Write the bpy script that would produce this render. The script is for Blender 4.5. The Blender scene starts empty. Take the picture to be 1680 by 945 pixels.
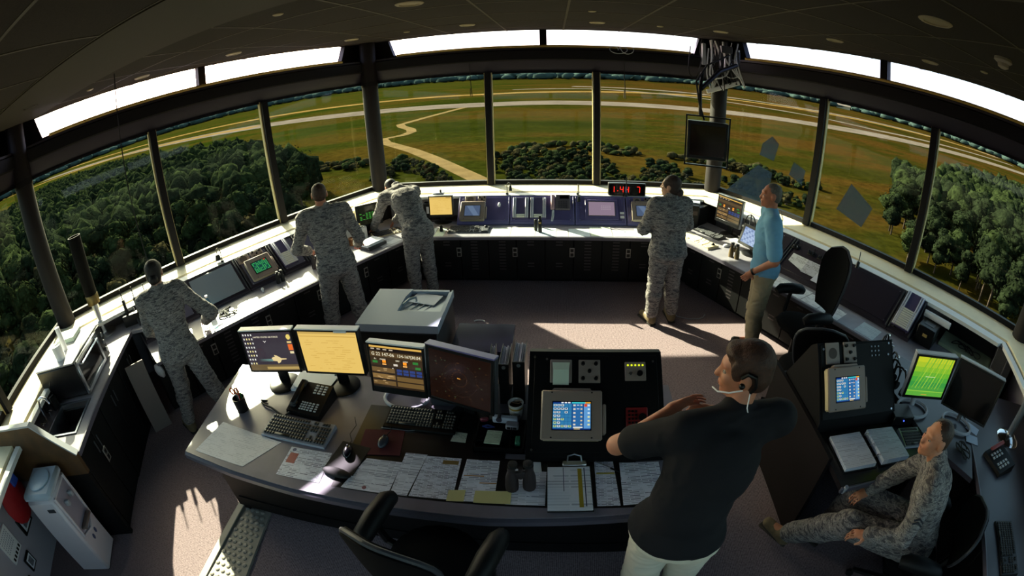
import bpy, bmesh, math, random
from mathutils import Vector, Matrix, noise as mnoise
rnd = random.Random(7)
sc = bpy.context.scene
COL = sc.collection
V = Vector
PI = math.pi

# ---------------------------------------------------------------- camera
cam_d = bpy.data.cameras.new('camera')
cam_d.type = 'PANO'
cam_d.sensor_fit = 'HORIZONTAL'
cam_d.sensor_width = 36.0
cam_d.clip_end = 20000
cam_d.clip_start = 0.02
for tgt in (cam_d, getattr(cam_d, 'cycles', None)):
    try:
        tgt.panorama_type = 'FISHEYE_EQUISOLID'
        tgt.fisheye_lens = 778.98 / 1680 * 36
        tgt.fisheye_fov = PI
        break
    except Exception:
        pass
PITCH, ROLL, YAW, CAMZ = 0.45899, -0.03479, 0.10272, 2.72
cam = bpy.data.objects.new('camera', cam_d)
COL.objects.link(cam)
def _cam_dir(x, y, z):
    c, s = math.cos(ROLL), math.sin(ROLL)
    x, y = c * x - s * y, s * x + c * y
    cp, sp = math.cos(PITCH), math.sin(PITCH)
    w = (x, z * cp + y * sp, -z * sp + y * cp)
    cy, sy = math.cos(YAW), math.sin(YAW)
    return V((w[0] * cy - w[1] * sy, w[0] * sy + w[1] * cy, w[2]))
cr, cu, cf = _cam_dir(1, 0, 0), _cam_dir(0, 1, 0), _cam_dir(0, 0, 1)
cam.matrix_world = Matrix(((cr.x, cu.x, -cf.x, 0), (cr.y, cu.y, -cf.y, 0), (cr.z, cu.z, -cf.z, CAMZ), (0, 0, 0, 1)))
sc.camera = cam

# ---------------------------------------------------------------- light and exposure
EXPO = 2.3
SUN_AZ, SUN_EL = math.radians(-47), math.radians(30.3)
sc.view_settings.view_transform = 'Standard'
sc.view_settings.look = 'None'
sc.view_settings.gamma = 1.0
sc.view_settings.use_curve_mapping = False
sc.view_settings.exposure = EXPO
EM = 1.0 / 2 ** EXPO
wd = bpy.data.worlds.new('sky')
sc.world = wd
wd.use_nodes = True
wt = wd.node_tree
bgn = wt.nodes['Background']
skyn = wt.nodes.new('ShaderNodeTexSky')
skyn.sky_type = 'NISHITA'
skyn.sun_disc = False
skyn.sun_elevation = SUN_EL
skyn.sun_rotation = SUN_AZ
skyn.air_density = 1.0
skyn.dust_density = 3.0
skyn.ozone_density = 1.5
wt.links.new(skyn.outputs[0], bgn.inputs[0])
bgn.inputs[1].default_value = 0.17
sun_d = bpy.data.lights.new('sun', 'SUN')
sun_d.energy = 8.0
sun_d.angle = math.radians(0.6)
sun_d.color = (1.0, 0.92, 0.82)
sun = bpy.data.objects.new('sun', sun_d)
COL.objects.link(sun)
sdir = V((math.sin(SUN_AZ) * math.cos(SUN_EL), math.cos(SUN_AZ) * math.cos(SUN_EL), math.sin(SUN_EL)))
sun.rotation_euler = sdir.to_track_quat('Z', 'Y').to_euler()
sun.location = sdir * 60
cy_ = getattr(sc, 'cycles', None)
if cy_:
    cy_.use_denoising = True
    cy_.max_bounces = 10
    cy_.transparent_max_bounces = 16
    cy_.sample_clamp_indirect = 4.0

# ---------------------------------------------------------------- materials
def lin(h):
    if not isinstance(h, str):
        return (h[0], h[1], h[2], 1)
    h = h.lstrip('#')
    o = []
    for i in (0, 2, 4):
        c = int(h[i:i + 2], 16) / 255
        o.append(c / 12.92 if c <= 0.04045 else ((c + 0.055) / 1.055) ** 2.4)
    return (*o, 1)
MATS = {}
def mat(name, col=None, rough=0.5, metal=0.0, spec=0.5, noise=None, bump=None, emit=None, es=1.0, trans=0.0, coat=0.0):
    if name in MATS:
        return MATS[name]
    m = bpy.data.materials.new(name)
    m.use_nodes = True
    nt = m.node_tree
    p = nt.nodes['Principled BSDF']
    c = lin(col or '#808080')
    p.inputs['Base Color'].default_value = c
    p.inputs['Roughness'].default_value = rough
    p.inputs['Metallic'].default_value = metal
    p.inputs['Specular IOR Level'].default_value = spec
    if coat:
        p.inputs['Coat Weight'].default_value = coat
        p.inputs['Coat Roughness'].default_value = 0.1
    if trans:
        p.inputs['Transmission Weight'].default_value = trans
    if emit:
        p.inputs['Emission Color'].default_value = lin(emit)
        p.inputs['Emission Strength'].default_value = es * EM
    tc = None
    if noise or bump:
        tc = nt.nodes.new('ShaderNodeTexCoord')
    if noise:
        n = nt.nodes.new('ShaderNodeTexNoise')
        n.inputs['Scale'].default_value = noise[0]
        n.inputs['Detail'].default_value = 6
        nt.links.new(tc.outputs['Object'], n.inputs['Vector'])
        r = nt.nodes.new('ShaderNodeValToRGB')
        a = noise[1]
        r.color_ramp.elements[0].position = 0.3
        r.color_ramp.elements[1].position = 0.7
        r.color_ramp.elements[0].color = tuple(max(0, x * (1 - a)) for x in c[:3]) + (1,)
        hi = lin(noise[2]) if len(noise) > 2 else tuple(min(1, x * (1 + a)) for x in c[:3]) + (1,)
        r.color_ramp.elements[1].color = hi
        nt.links.new(n.outputs['Fac'], r.inputs['Fac'])
        nt.links.new(r.outputs['Color'], p.inputs['Base Color'])
    if bump:
        n = nt.nodes.new('ShaderNodeTexNoise')
        n.inputs['Scale'].default_value = bump[0]
        n.inputs['Detail'].default_value = 4
        nt.links.new(tc.outputs['Object'], n.inputs['Vector'])
        b = nt.nodes.new('ShaderNodeBump')
        b.inputs['Strength'].default_value = bump[1]
        b.inputs['Distance'].default_value = bump[2] if len(bump) > 2 else 0.01
        nt.links.new(n.outputs['Fac'], b.inputs['Height'])
        nt.links.new(b.outputs['Normal'], p.inputs['Normal'])
    MATS[name] = m
    return m
def glass_mat(name, tint, refl=0.06):
    m = bpy.data.materials.new(name)
    m.use_nodes = True
    nt = m.node_tree
    nt.nodes.clear()
    o = nt.nodes.new('ShaderNodeOutputMaterial')
    t = nt.nodes.new('ShaderNodeBsdfTransparent')
    t.inputs[0].default_value = lin(tint)
    g = nt.nodes.new('ShaderNodeBsdfGlossy')
    g.inputs['Roughness'].default_value = 0.02
    lw = nt.nodes.new('ShaderNodeLayerWeight')
    pw = nt.nodes.new('ShaderNodeMath'); pw.operation = 'POWER'; pw.inputs[1].default_value = 5.0
    f = nt.nodes.new('ShaderNodeMath'); f.operation = 'MULTIPLY_ADD'; f.inputs[1].default_value = 0.4; f.inputs[2].default_value = refl * 0.12
    nt.links.new(lw.outputs['Facing'], pw.inputs[0]); nt.links.new(pw.outputs[0], f.inputs[0])
    mx = nt.nodes.new('ShaderNodeMixShader')
    nt.links.new(f.outputs[0], mx.inputs[0])
    nt.links.new(t.outputs[0], mx.inputs[1])
    nt.links.new(g.outputs[0], mx.inputs[2])
    nt.links.new(mx.outputs[0], o.inputs[0])
    MATS[name] = m
    return m
def print_mat(name, paper='#dfe2ee', ink='#777a8c', row=0.011, word=0.05, accent=None, fill=0.62):
    """paper with printed rows of words (flat print)"""
    if name in MATS:
        return MATS[name]
    m = mat(name, paper, 0.6)
    nt = m.node_tree
    p = nt.nodes['Principled BSDF']
    tc = nt.nodes.new('ShaderNodeTexCoord')
    b = nt.nodes.new('ShaderNodeTexBrick')
    b.inputs['Scale'].default_value = 1.0
    b.inputs['Row Height'].default_value = row
    b.inputs['Brick Width'].default_value = word
    b.inputs['Mortar Size'].default_value = row * 0.24
    b.inputs['Mortar Smooth'].default_value = 0.0
    b.inputs['Bias'].default_value = 0.0
    b.inputs['Color1'].default_value = lin(ink)
    b.inputs['Color2'].default_value = lin(paper)
    b.inputs['Mortar'].default_value = lin(paper)
    b.offset = 0.37
    nt.links.new(tc.outputs['Object'], b.inputs['Vector'])
    v = nt.nodes.new('ShaderNodeTexNoise')
    v.inputs['Scale'].default_value = 9.0
    nt.links.new(tc.outputs['Object'], v.inputs['Vector'])
    gt = nt.nodes.new('ShaderNodeMath')
    gt.operation = 'GREATER_THAN'
    gt.inputs[1].default_value = fill
    mx = nt.nodes.new('ShaderNodeMix')
    mx.data_type = 'RGBA'
    nt.links.new(v.outputs['Fac'], gt.inputs[0])
    nt.links.new(gt.outputs[0], mx.inputs['Factor'])
    nt.links.new(b.outputs['Color'], mx.inputs['A'])
    mx.inputs['B'].default_value = lin(accent or paper)
    nt.links.new(mx.outputs['Result'], p.inputs['Base Color'])
    return m
def emis(name, col, s=1.0):
    if name in MATS:
        return MATS[name]
    m = mat(name, '#050505', 0.15, emit=col, es=s)
    return m

# ---------------------------------------------------------------- mesh builder
def rot(x=0, y=0, z=0):
    return Matrix.Rotation(z, 3, 'Z') @ Matrix.Rotation(y, 3, 'Y') @ Matrix.Rotation(x, 3, 'X')
class MB:
    def __init__(s):
        s.v, s.f, s.m = [], [], []
        s.cur = 0
    def add(s, vs, fs):
        o = len(s.v)
        s.v += [tuple(v) for v in vs]
        s.f += [tuple(i + o for i in f) for f in fs]
        s.m += [s.cur] * len(fs)
        return s
    def box(s, c, d, R=None, bev=0.0):
        x, y, z = d[0] / 2, d[1] / 2, d[2] / 2
        c = V(c)
        if not bev:
            vs = [V((a * x, b * y, e * z)) for a in (-1, 1) for b in (-1, 1) for e in (-1, 1)]
            fs = [(0, 1, 3, 2), (4, 6, 7, 5), (0, 4, 5, 1), (2, 3, 7, 6), (0, 2, 6, 4), (1, 5, 7, 3)]
        else:
            b = min(bev, x * .95, y * .95, z * .95)
            vs, idx = [], {}
            for a in (-1, 1):
                for q in (-1, 1):
                    for e in (-1, 1):
                        for ax in range(3):
                            p = [a * (x - b), q * (y - b), e * (z - b)]
                            p[ax] = (a * x, q * y, e * z)[ax]
                            idx[(a, q, e, ax)] = len(vs)
                            vs.append(V(p))
            fs = []
            I = lambda sg, ax: idx[(sg[0], sg[1], sg[2], ax)]
            for ax in range(3):
                o1, o2 = (ax + 1) % 3, (ax + 2) % 3
                for sg in (-1, 1):
                    r = []
                    for a1, a2 in ((-1, -1), (1, -1), (1, 1), (-1, 1)):
                        t = [0, 0, 0]; t[ax] = sg; t[o1] = a1; t[o2] = a2
                        r.append(I(t, ax))
                    fs.append(tuple(r if sg > 0 else r[::-1]))
                for s1 in (-1, 1):
                    for s2 in (-1, 1):
                        t0 = [0, 0, 0]; t0[ax] = -1; t0[o1] = s1; t0[o2] = s2
                        t1 = list(t0); t1[ax] = 1
                        q = (I(t0, o1), I(t1, o1), I(t1, o2), I(t0, o2))
                        fs.append(q if s1 * s2 < 0 else q[::-1])
            for a in (-1, 1):
                for q in (-1, 1):
                    for e in (-1, 1):
                        t = tuple(idx[(a, q, e, ax)] for ax in range(3))
                        fs.append(t if a * q * e > 0 else t[::-1])
        if R is not None:
            vs = [R @ v for v in vs]
        return s.add([v + c for v in vs], fs)
    def cyl(s, p0, p1, r0, r1=None, n=16):
        p0, p1 = V(p0), V(p1)
        r1 = r0 if r1 is None else r1
        ax = (p1 - p0).normalized()
        u = ax.orthogonal().normalized(); w = ax.cross(u)
        vs = []
        for p, r in ((p0, r0), (p1, r1)):
            for i in range(n):
                a = 2 * PI * i / n
                vs.append(p + (u * math.cos(a) + w * math.sin(a)) * r)
        fs = [(i, (i + 1) % n, n + (i + 1) % n, n + i) for i in range(n)]
        fs += [tuple(range(n))[::-1], tuple(range(n, 2 * n))]
        return s.add(vs, fs)
    def tube(s, pts, r, n=8, closed=False):
        pts = [V(p) for p in pts]
        rs = r if isinstance(r, (list, tuple)) else [r] * len(pts)
        vs, fs = [], []
        u = None
        for i, p in enumerate(pts):
            a = pts[max(i - 1, 0)]; b = pts[min(i + 1, len(pts) - 1)]
            t = (b - a)
            t = t.normalized() if t.length > 1e-9 else V((0, 0, 1))
            u = t.orthogonal().normalized() if u is None else (u - t * u.dot(t)).normalized()
            w = t.cross(u)
            for k in range(n):
                g = 2 * PI * k / n
                vs.append(p + (u * math.cos(g) + w * math.sin(g)) * rs[i])
        L = len(pts)
        for i in range(L - 1):
            for k in range(n):
                fs.append((i * n + k, i * n + (k + 1) % n, (i + 1) * n + (k + 1) % n, (i + 1) * n + k))
        fs += [tuple(range(n))[::-1], tuple(range((L - 1) * n, L * n))]
        return s.add(vs, fs)
    def lathe(s, prof, c=(0, 0, 0), n=20, R=None):
        c = V(c); vs, fs = [], []
        for r, z in prof:
            for k in range(n):
                g = 2 * PI * k / n
                p = V((r * math.cos(g), r * math.sin(g), z))
                vs.append((R @ p if R is not None else p) + c)
        for i in range(len(prof) - 1):
            for k in range(n):
                fs.append((i * n + k, i * n + (k + 1) % n, (i + 1) * n + (k + 1) % n, (i + 1) * n + k))
        fs += [tuple(range(n))[::-1], tuple(range((len(prof) - 1) * n, len(prof) * n))]
        return s.add(vs, fs)
    def sph(s, c, r, n=12, R=None):
        if not isinstance(r, (list, tuple)):
            r = (r, r, r)
        c = V(c); h = max(4, n // 2); vs, fs = [], []
        for i in range(1, h):
            t = PI * i / h
            for k in range(n):
                g = 2 * PI * k / n
                p = V((r[0] * math.sin(t) * math.cos(g), r[1] * math.sin(t) * math.sin(g), -r[2] * math.cos(t)))
                vs.append((R @ p if R is not None else p) + c)
        for i in range(h - 2):
            for k in range(n):
                fs.append((i * n + k, i * n + (k + 1) % n, (i + 1) * n + (k + 1) % n, (i + 1) * n + k))
        b = len(vs)
        for z in (-r[2], r[2]):
            p = V((0, 0, z)); vs.append((R @ p if R is not None else p) + c)
        for k in range(n):
            fs.append((b, (k + 1) % n, k))
            o = (h - 2) * n
            fs.append((b + 1, o + k, o + (k + 1) % n))
        return s.add(vs, fs)
    def prism(s, poly, z0, z1, M=None):
        n = len(poly)
        vs = [V((p[0], p[1], z0)) for p in poly] + [V((p[0], p[1], z1)) for p in poly]
        if M is not None:
            vs = [M @ v for v in vs]
        fs = [(i, (i + 1) % n, n + (i + 1) % n, n + i) for i in range(n)] + [tuple(range(n))[::-1], tuple(range(n, 2 * n))]
        return s.add(vs, fs)
    def loft(s, a, b):
        """closed polygons a and b joined into a solid"""
        n = len(a)
        fs = [(i, (i + 1) % n, n + (i + 1) % n, n + i) for i in range(n)] + [tuple(range(n))[::-1], tuple(range(n, 2 * n))]
        return s.add(list(a) + list(b), fs)
    def quad(s, *p):
        return s.add(p, [tuple(range(len(p)))])
    def mesh(s, name, mats, angle=40):
        me = bpy.data.meshes.new(name)
        me.from_pydata(s.v, [], s.f)
        bm = bmesh.new(); bm.from_mesh(me)
        bmesh.ops.recalc_face_normals(bm, faces=bm.faces)
        bm.to_mesh(me); bm.free()
        for m in (mats if isinstance(mats, (list, tuple)) else [mats]):
            me.materials.append(m)
        me.polygons.foreach_set('material_index', s.m)
        me.polygons.foreach_set('use_smooth', [True] * len(me.polygons))
        if angle:
            me.set_sharp_from_angle(angle=math.radians(angle))
        me.update()
        return me
def link(name, me, parent=None):
    o = bpy.data.objects.new(name, me)
    COL.objects.link(o)
    if parent is not None:
        o.parent = parent
    return o
def tag(o, label=None, cat=None, group=None, kind=None):
    if label: o['label'] = label
    if cat: o['category'] = cat
    if group: o['group'] = group
    if kind: o['kind'] = kind
    return o
def place(o, loc=(0, 0, 0), rz=0.0, R=None):
    if R is not None:
        o.matrix_world = Matrix.Translation(V(loc)) @ R.to_4x4()
    else:
        o.location = loc
        o.rotation_euler = (0, 0, rz)
    return o
def thing(name, label, cat, loc=(0, 0, 0), rz=0.0, R=None, group=None):
    o = bpy.data.objects.new(name, None)
    o.empty_display_size = 0.1
    COL.objects.link(o)
    return tag(place(o, loc, rz, R), label, cat, group)
def part(name, mb, m, parent, label=None, angle=40):
    o = link(name, mb.mesh(name, m, angle), parent)
    return tag(o, label)
def single(name, label, cat, mb, m, loc=(0, 0, 0), rz=0.0, R=None, group=None, angle=40):
    return tag(place(link(name, mb.mesh(name, m, angle)), loc, rz, R), label, cat, group)
def struct(name, mb, m, parent=None, angle=40):
    o = link(name, mb.mesh(name, m, angle), parent)
    if parent is None:
        o['kind'] = 'structure'
    return o
def dup(root, loc=None, rz=None, R=None, label=None, group=None):
    def cp(o, par):
        c = o.copy(); COL.objects.link(c)
        if par is not None:
            c.parent = par
        for ch in list(o.children):
            cp(ch, c)
        return c
    r = cp(root, None)
    if loc is not None:
        place(r, loc, rz or 0.0, R)
    if label: r['label'] = label
    if group: r['group'] = group
    return r
TEXTS = []
def text(name, s, size, m, parent, loc, R=None, ext=0.0004, align='LEFT'):
    cu = bpy.data.curves.new(name, 'FONT')
    cu.body = s; cu.size = size; cu.extrude = ext
    cu.align_x = align; cu.align_y = 'CENTER'
    cu.resolution_u = 2
    o = bpy.data.objects.new(name + '_curve', cu)
    COL.objects.link(o)
    TEXTS.append((o, name, m, parent, Matrix.Translation(V(loc)) @ (R.to_4x4() if R is not None else Matrix.Identity(4))))
def bake_texts():
    """turn the lettering into plain meshes"""
    bpy.context.view_layer.update()
    dg = bpy.context.evaluated_depsgraph_get()
    for o, name, m, parent, M in TEXTS:
        me = bpy.data.meshes.new_from_object(o.evaluated_get(dg))
        me.materials.clear(); me.materials.append(m)
        t = link(name, me, parent)
        t.matrix_local = M
    for o, *_ in TEXTS:
        cu = o.data
        bpy.data.objects.remove(o); bpy.data.curves.remove(cu)
    TEXTS.clear()
# ---------------------------------------------------------------- shared materials
M_black = mat('black_laminate', '#08080a', 0.45, spec=.3, noise=(14, .35))
M_blackp = mat('black_plastic', '#08080a', 0.4, spec=.3)
M_rubber = mat('black_rubber', '#0a0a0a', 0.7)
M_cab = mat('cabinet_black', '#070708', 0.55, spec=.25, noise=(6, .3))
M_steel = mat('brushed_steel', '#b9bcc2', 0.3, 1.0)
M_chrome = mat('chrome', '#d8dadf', 0.12, 1.0)
M_grey = mat('grey_plastic', '#9a9ea8', 0.45)
M_dgrey = mat('dark_grey_plastic', '#34363c', 0.45)
M_beige = mat('beige_plastic', '#c9b894', 0.5)
M_taupe = mat('taupe_bezel', '#8b7a70', 0.5)
M_white = mat('white_plastic', '#e4e4e6', 0.4)
M_paper = mat('plain_paper', '#dfe3ea', 0.65)
M_cream = mat('sill_cream', '#e8d9b4', 0.55, noise=(3, .12))
M_sillw = mat('shelf_white', '#dcdad6', 0.5)
M_column = mat('column_brown', '#161011', 0.6, spec=.25)
M_frame = mat('frame_dark', '#0d0a0d', 0.6, spec=.2)
M_header = mat('header_purple', '#241e2a', 0.5)
M_counter = mat('counter_grey', '#86838c', 0.35, noise=(9, .12))
M_panel = mat('console_purple', '#564f7c', 0.4, noise=(5, .1))
M_panelf = mat('console_frame', '#6a6494', 0.35)
M_screen_off = mat('screen_dark', '#050506', 0.12)
M_wood = mat('dark_wood', '#2a1c18', 0.4, noise=(5, .35))
M_red = mat('red_plastic', '#7a1416', 0.45)
M_gpane = glass_mat('window_glass', '#dfe3d6')
M_gsky = glass_mat('skylight_glass', '#f2eefa')

# ================================================================ the cab: a regular hexagon, windows leaning out
KS = 1.0526
HC, HA = V((-0.144, 2.21)) * KS, 4.18 * KS
def Zs(z): return CAMZ - (CAMZ - z) * KS
TILT = 0.12
def hexc(k, a, z=0.0):
    g = math.radians([120, 60, 0, -60, -120, 180][k % 6])
    r = a / math.cos(PI / 6)
    return V((HC.x + r * math.cos(g), HC.y + r * math.sin(g), z))
SIDES = ['front', 'right', 'back_right', 'back', 'back_left', 'left']   # wall k runs from corner k to corner k+1
def ring(k, prof, t0=0.0, t1=1.0):
    """solid with the (apothem, z) profile along wall k between fractions t0 and t1"""
    A_, B_ = [], []
    for a, z in prof:
        p, q = hexc(k, a, z), hexc(k + 1, a, z)
        A_.append(p + (q - p) * t0); B_.append(p + (q - p) * t1)
    return MB().loft(A_, B_)
# floor of carpet
def carpet():
    m = mat('carpet', '#6a5c60', 0.95, spec=0.1)
    nt = m.node_tree; p = nt.nodes['Principled BSDF']
    tc = nt.nodes.new('ShaderNodeTexCoord')
    w = nt.nodes.new('ShaderNodeTexWave'); w.wave_type = 'BANDS'; w.bands_direction = 'X'
    w.inputs['Scale'].default_value = 26; w.inputs['Distortion'].default_value = 1.5; w.inputs['Detail'].default_value = 3; w.inputs['Detail Scale'].default_value = 6
    n = nt.nodes.new('ShaderNodeTexNoise'); n.inputs['Scale'].default_value = 70; n.inputs['Detail'].default_value = 3
    nt.links.new(tc.outputs['Object'], w.inputs['Vector']); nt.links.new(tc.outputs['Object'], n.inputs['Vector'])
    ad = nt.nodes.new('ShaderNodeMath'); ad.operation = 'MULTIPLY_ADD'; ad.inputs[1].default_value = 0.4
    nt.links.new(w.outputs['Fac'], ad.inputs[0]); nt.links.new(n.outputs['Fac'], ad.inputs[2])
    r = nt.nodes.new('ShaderNodeValToRGB')
    r.color_ramp.elements[0].position = .3; r.color_ramp.elements[0].color = lin('#54474c')
    r.color_ramp.elements[1].position = .95; r.color_ramp.elements[1].color = lin('#97868b')
    nt.links.new(ad.outputs[0], r.inputs[0]); nt.links.new(r.outputs[0], p.inputs['Base Color'])
    b = nt.nodes.new('ShaderNodeBump'); b.inputs['Strength'].default_value = .5; b.inputs['Distance'].default_value = .004
    nt.links.new(ad.outputs[0], b.inputs['Height']); nt.links.new(b.outputs[0], p.inputs['Normal'])
    return m
mb = MB(); mb.prism([hexc(k, HA + .1)[:2] for k in range(6)][::-1], -0.25, 0.0)
struct('floor', mb, carpet())

GL0, GL1 = Zs(1.165), CAMZ                       # bottom and top of the leaning glass
MULL = {0: (.345, .645), 1: (.345, .655), 2: (.333, .667), 3: (.333, .667), 4: (.333, .667), 5: (.345, .655)}
def on_glass(k, t, f, off=0.0):
    """point on wall k's glass: t along the sill, f up the slope; off towards the room"""
    p, q = hexc(k, HA, GL0), hexc(k + 1, HA, GL0)
    b = p + (q - p) * t
    nrm = V((0, 0, 0)); mid = (p + q) / 2 - V((HC.x, HC.y, GL0)); nrm = V((mid.x, mid.y, 0)).normalized()
    b = b + nrm * (TILT * f - off); b.z = GL0 + (GL1 - GL0) * f
    return b
for k in range(6):
    s = SIDES[k]
    struct('wall_' + s, ring(k, [(HA - .03, 0), (HA + .16, 0), (HA + .16, 1.06), (HA - .03, 1.0)]), mat('wall_grey', '#a9a4ae', .7))
    # window sill: white shelf, dark groove, cream slope
    q = lambda o, z: (HA - o * KS, Zs(z))
    sh = {0: .50, 5: .52, 1: .52}.get(k, .45)
    sill = struct('trim_%d' % (k + 1), ring(k, [q(sh - .005, 1.09), q(sh - .005, 1.124), q(.385, 1.128), q(.385, 1.09)]), M_sillw)
    struct('sill_slope', ring(k, [q(.345, 1.08), q(.345, 1.138), q(-.01, 1.160), q(-.01, 1.08)]), M_cream, sill)
    struct('sill_groove', ring(k, [q(.39, 1.085), q(.39, 1.10), q(.34, 1.10), q(.34, 1.085)]), M_frame, sill)
    # header over the glass
    hd = struct('wall_%s_header' % s, ring(k, [(HA + TILT - .005, 2.72), (HA + .06, 2.88), (HA + .06, 3.07), (HA + .40, 3.08), (HA + .40, 2.72)]), M_header)
    struct('header_rail', ring(k, [(HA + .055, 2.885), (HA + .030, 2.90), (HA + .030, 3.03), (HA + .055, 3.045)]), M_frame, hd)
    struct('shade_tube', ring(k, [(HA + .07, 3.075), (HA + .06, 3.095), (HA + .075, 3.11), (HA + .095, 3.095)], .09, .91), mat('shade_tube_yellow', '#c9a94e', .35), hd)
    # window: frame, mullions and three panes
    mt = (0.0,) + MULL[k] + (1.0,)
    fr = MB()
    for f0, f1, th in ((-.004, .03, .03), (.985, 1.0, .03)):
        fr.loft([on_glass(k, .01, f0, .03), on_glass(k, .01, f0, -.03), on_glass(k, .01, f1, -.03), on_glass(k, .01, f1, .03)],
                [on_glass(k, .99, f0, .03), on_glass(k, .99, f0, -.03), on_glass(k, .99, f1, -.03), on_glass(k, .99, f1, .03)])
    win = struct('window_%d' % (k + 1), fr, M_frame)
    L = (hexc(k + 1, HA) - hexc(k, HA)).length
    for j in (1, 2):
        t = mt[j]
        m1 = MB()
        w = .043 / L
        m1.loft([on_glass(k, t - w, 0, .09), on_glass(k, t + w, 0, .09), on_glass(k, t + w, 0, -.04), on_glass(k, t - w, 0, -.04)],
                [on_glass(k, t - w, 1, .09), on_glass(k, t + w, 1, .09), on_glass(k, t + w, 1, -.04), on_glass(k, t - w, 1, -.04)])
        mu = struct('mullion', m1, M_frame, win)
        for sg in (-1, 1):
            m2 = MB()
            w2 = (.043 + .015) / L
            a, b = t + sg * w * 1.02, t + sg * w2
            m2.loft([on_glass(k, a, 0, .035), on_glass(k, b, 0, .035), on_glass(k, b, 0, -.02), on_glass(k, a, 0, -.02)],
                    [on_glass(k, a, 1, .035), on_glass(k, b, 1, .035), on_glass(k, b, 1, -.02), on_glass(k, a, 1, -.02)])
            struct('mullion_lit_edge', m2, mat('mullion_sunlit_cream', '#cdbd8a', .5), mu)  # pale strips: sunlight on the mullion sides put into their colour
    for j in range(3):
        a, b = mt[j] + .01 * (j == 0), mt[j + 1] - .01 * (j == 2)
        g = MB()
        # the outer panes widen with the lean, up to the corner posts
        g.loft([on_glass(k, a, .0, .003), on_glass(k, b, .0, .003), on_glass(k, b, .0, -.003), on_glass(k, a, .0, -.003)],
               [on_glass(k, a - (.05 if j == 0 else 0), 1, .003), on_glass(k, b + (.05 if j == 2 else 0), 1, .003),
                on_glass(k, b + (.05 if j == 2 else 0), 1, -.003), on_glass(k, a - (.05 if j == 0 else 0), 1, -.003)])
        struct('pane', g, M_gpane, win)
    # skylight strip above the header: two panes between dark frames
    def sk(u0, u1, z0, z1, o0, o1, u0t=None, u1t=None):
        p, q = hexc(k, HA + .3), hexc(k + 1, HA + .3)
        d = (q - p).normalized(); n = V((-d.y, d.x, 0)); mid = (p + q) / 2
        if n.dot(mid - V((HC.x, HC.y, 0))) < 0: n = -n
        u0t = u0 if u0t is None else u0t; u1t = u1 if u1t is None else u1t
        Q = lambda u, z, o: mid + d * u + n * o + V((0, 0, z))
        return ([Q(u0, z0, o0), Q(u1, z0, o0), Q(u1, z0, o1), Q(u0, z0, o1)], [Q(u0t, z1, o0), Q(u1t, z1, o0), Q(u1t, z1, o1), Q(u0t, z1, o1)])
    fr = MB()
    hl = (HA + .4) / math.sqrt(3)
    fr.loft(*sk(-hl, -2.21, 3.07, 3.365, -.05, .06, -hl, -2.31))
    fr.loft(*sk(2.21, hl, 3.07, 3.365, -.05, .06, 2.31, hl))
    fr.loft(*sk(-2.3, 2.3, 3.065, 3.105, -.03, .06))
    skl = struct('window_%d' % (k + 7), fr, M_frame)
    mm = MB(); mm.loft(*sk(-.05, .05, 3.07, 3.365, -.09, .05)); struct('mullion', mm, M_frame, skl)
    for a, b in ((-2.3, -.05), (.05, 2.3)):
        g = MB(); g.loft(*sk(a, b, 3.09, 3.35, .0, .006)); struct('pane', g, M_gsky, skl)
    # corner post
    c0, c1 = hexc(k, HA - .10, 1.0), hexc(k, HA + TILT - .10, 2.75)
    dr = (c1 - c0) / (c1.z - c0.z)
    col = MB(); col.cyl(c0 - dr * 1.0, c1 + dr * .63, .122, n=24)
    trim = struct('trim_%d' % (k + 11), col, M_column)
    cl = MB()
    for z in (2.66,):
        p = c0 + dr * (z - 1.0)
        cl.cyl(p, p + dr * .07, .128, n=24)
    struct('collar', cl, M_frame, trim)

M_film = mat('old_film', '#8d97a0', .8, spec=.1)
_nt = M_film.node_tree; _tr = _nt.nodes.new('ShaderNodeBsdfTransparent'); _tr.inputs[0].default_value = lin('#c3ccd2'); _mx = _nt.nodes.new('ShaderNodeMixShader'); _mx.inputs[0].default_value = .78
_tl = _nt.nodes.new('ShaderNodeBsdfTranslucent'); _tl.inputs[0].default_value = lin('#76808a')
_nt.links.new(_tl.outputs[0], _mx.inputs[1]); _nt.links.new(_tr.outputs[0], _mx.inputs[2]); _nt.links.new(_mx.outputs[0], _nt.nodes['Material Output'].inputs[0])
_w2 = bpy.data.objects['window_2']
for pl in ([(.05, .02), (.20, .02), (.205, .30), (.155, .33), (.10, .18)], [(.155, .42), (.205, .40), (.215, .55), (.19, .60), (.16, .52)], [(.26, .33), (.305, .28), (.31, .40), (.27, .44)], [(.42, .20), (.50, .14), (.52, .30), (.45, .42)]):
    g = MB(); g.loft([on_glass(1, a, f, .006) for a, f in pl], [on_glass(1, a, f, .0045) for a, f in pl]); struct('film_scrap', g, M_film, _w2)

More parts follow.
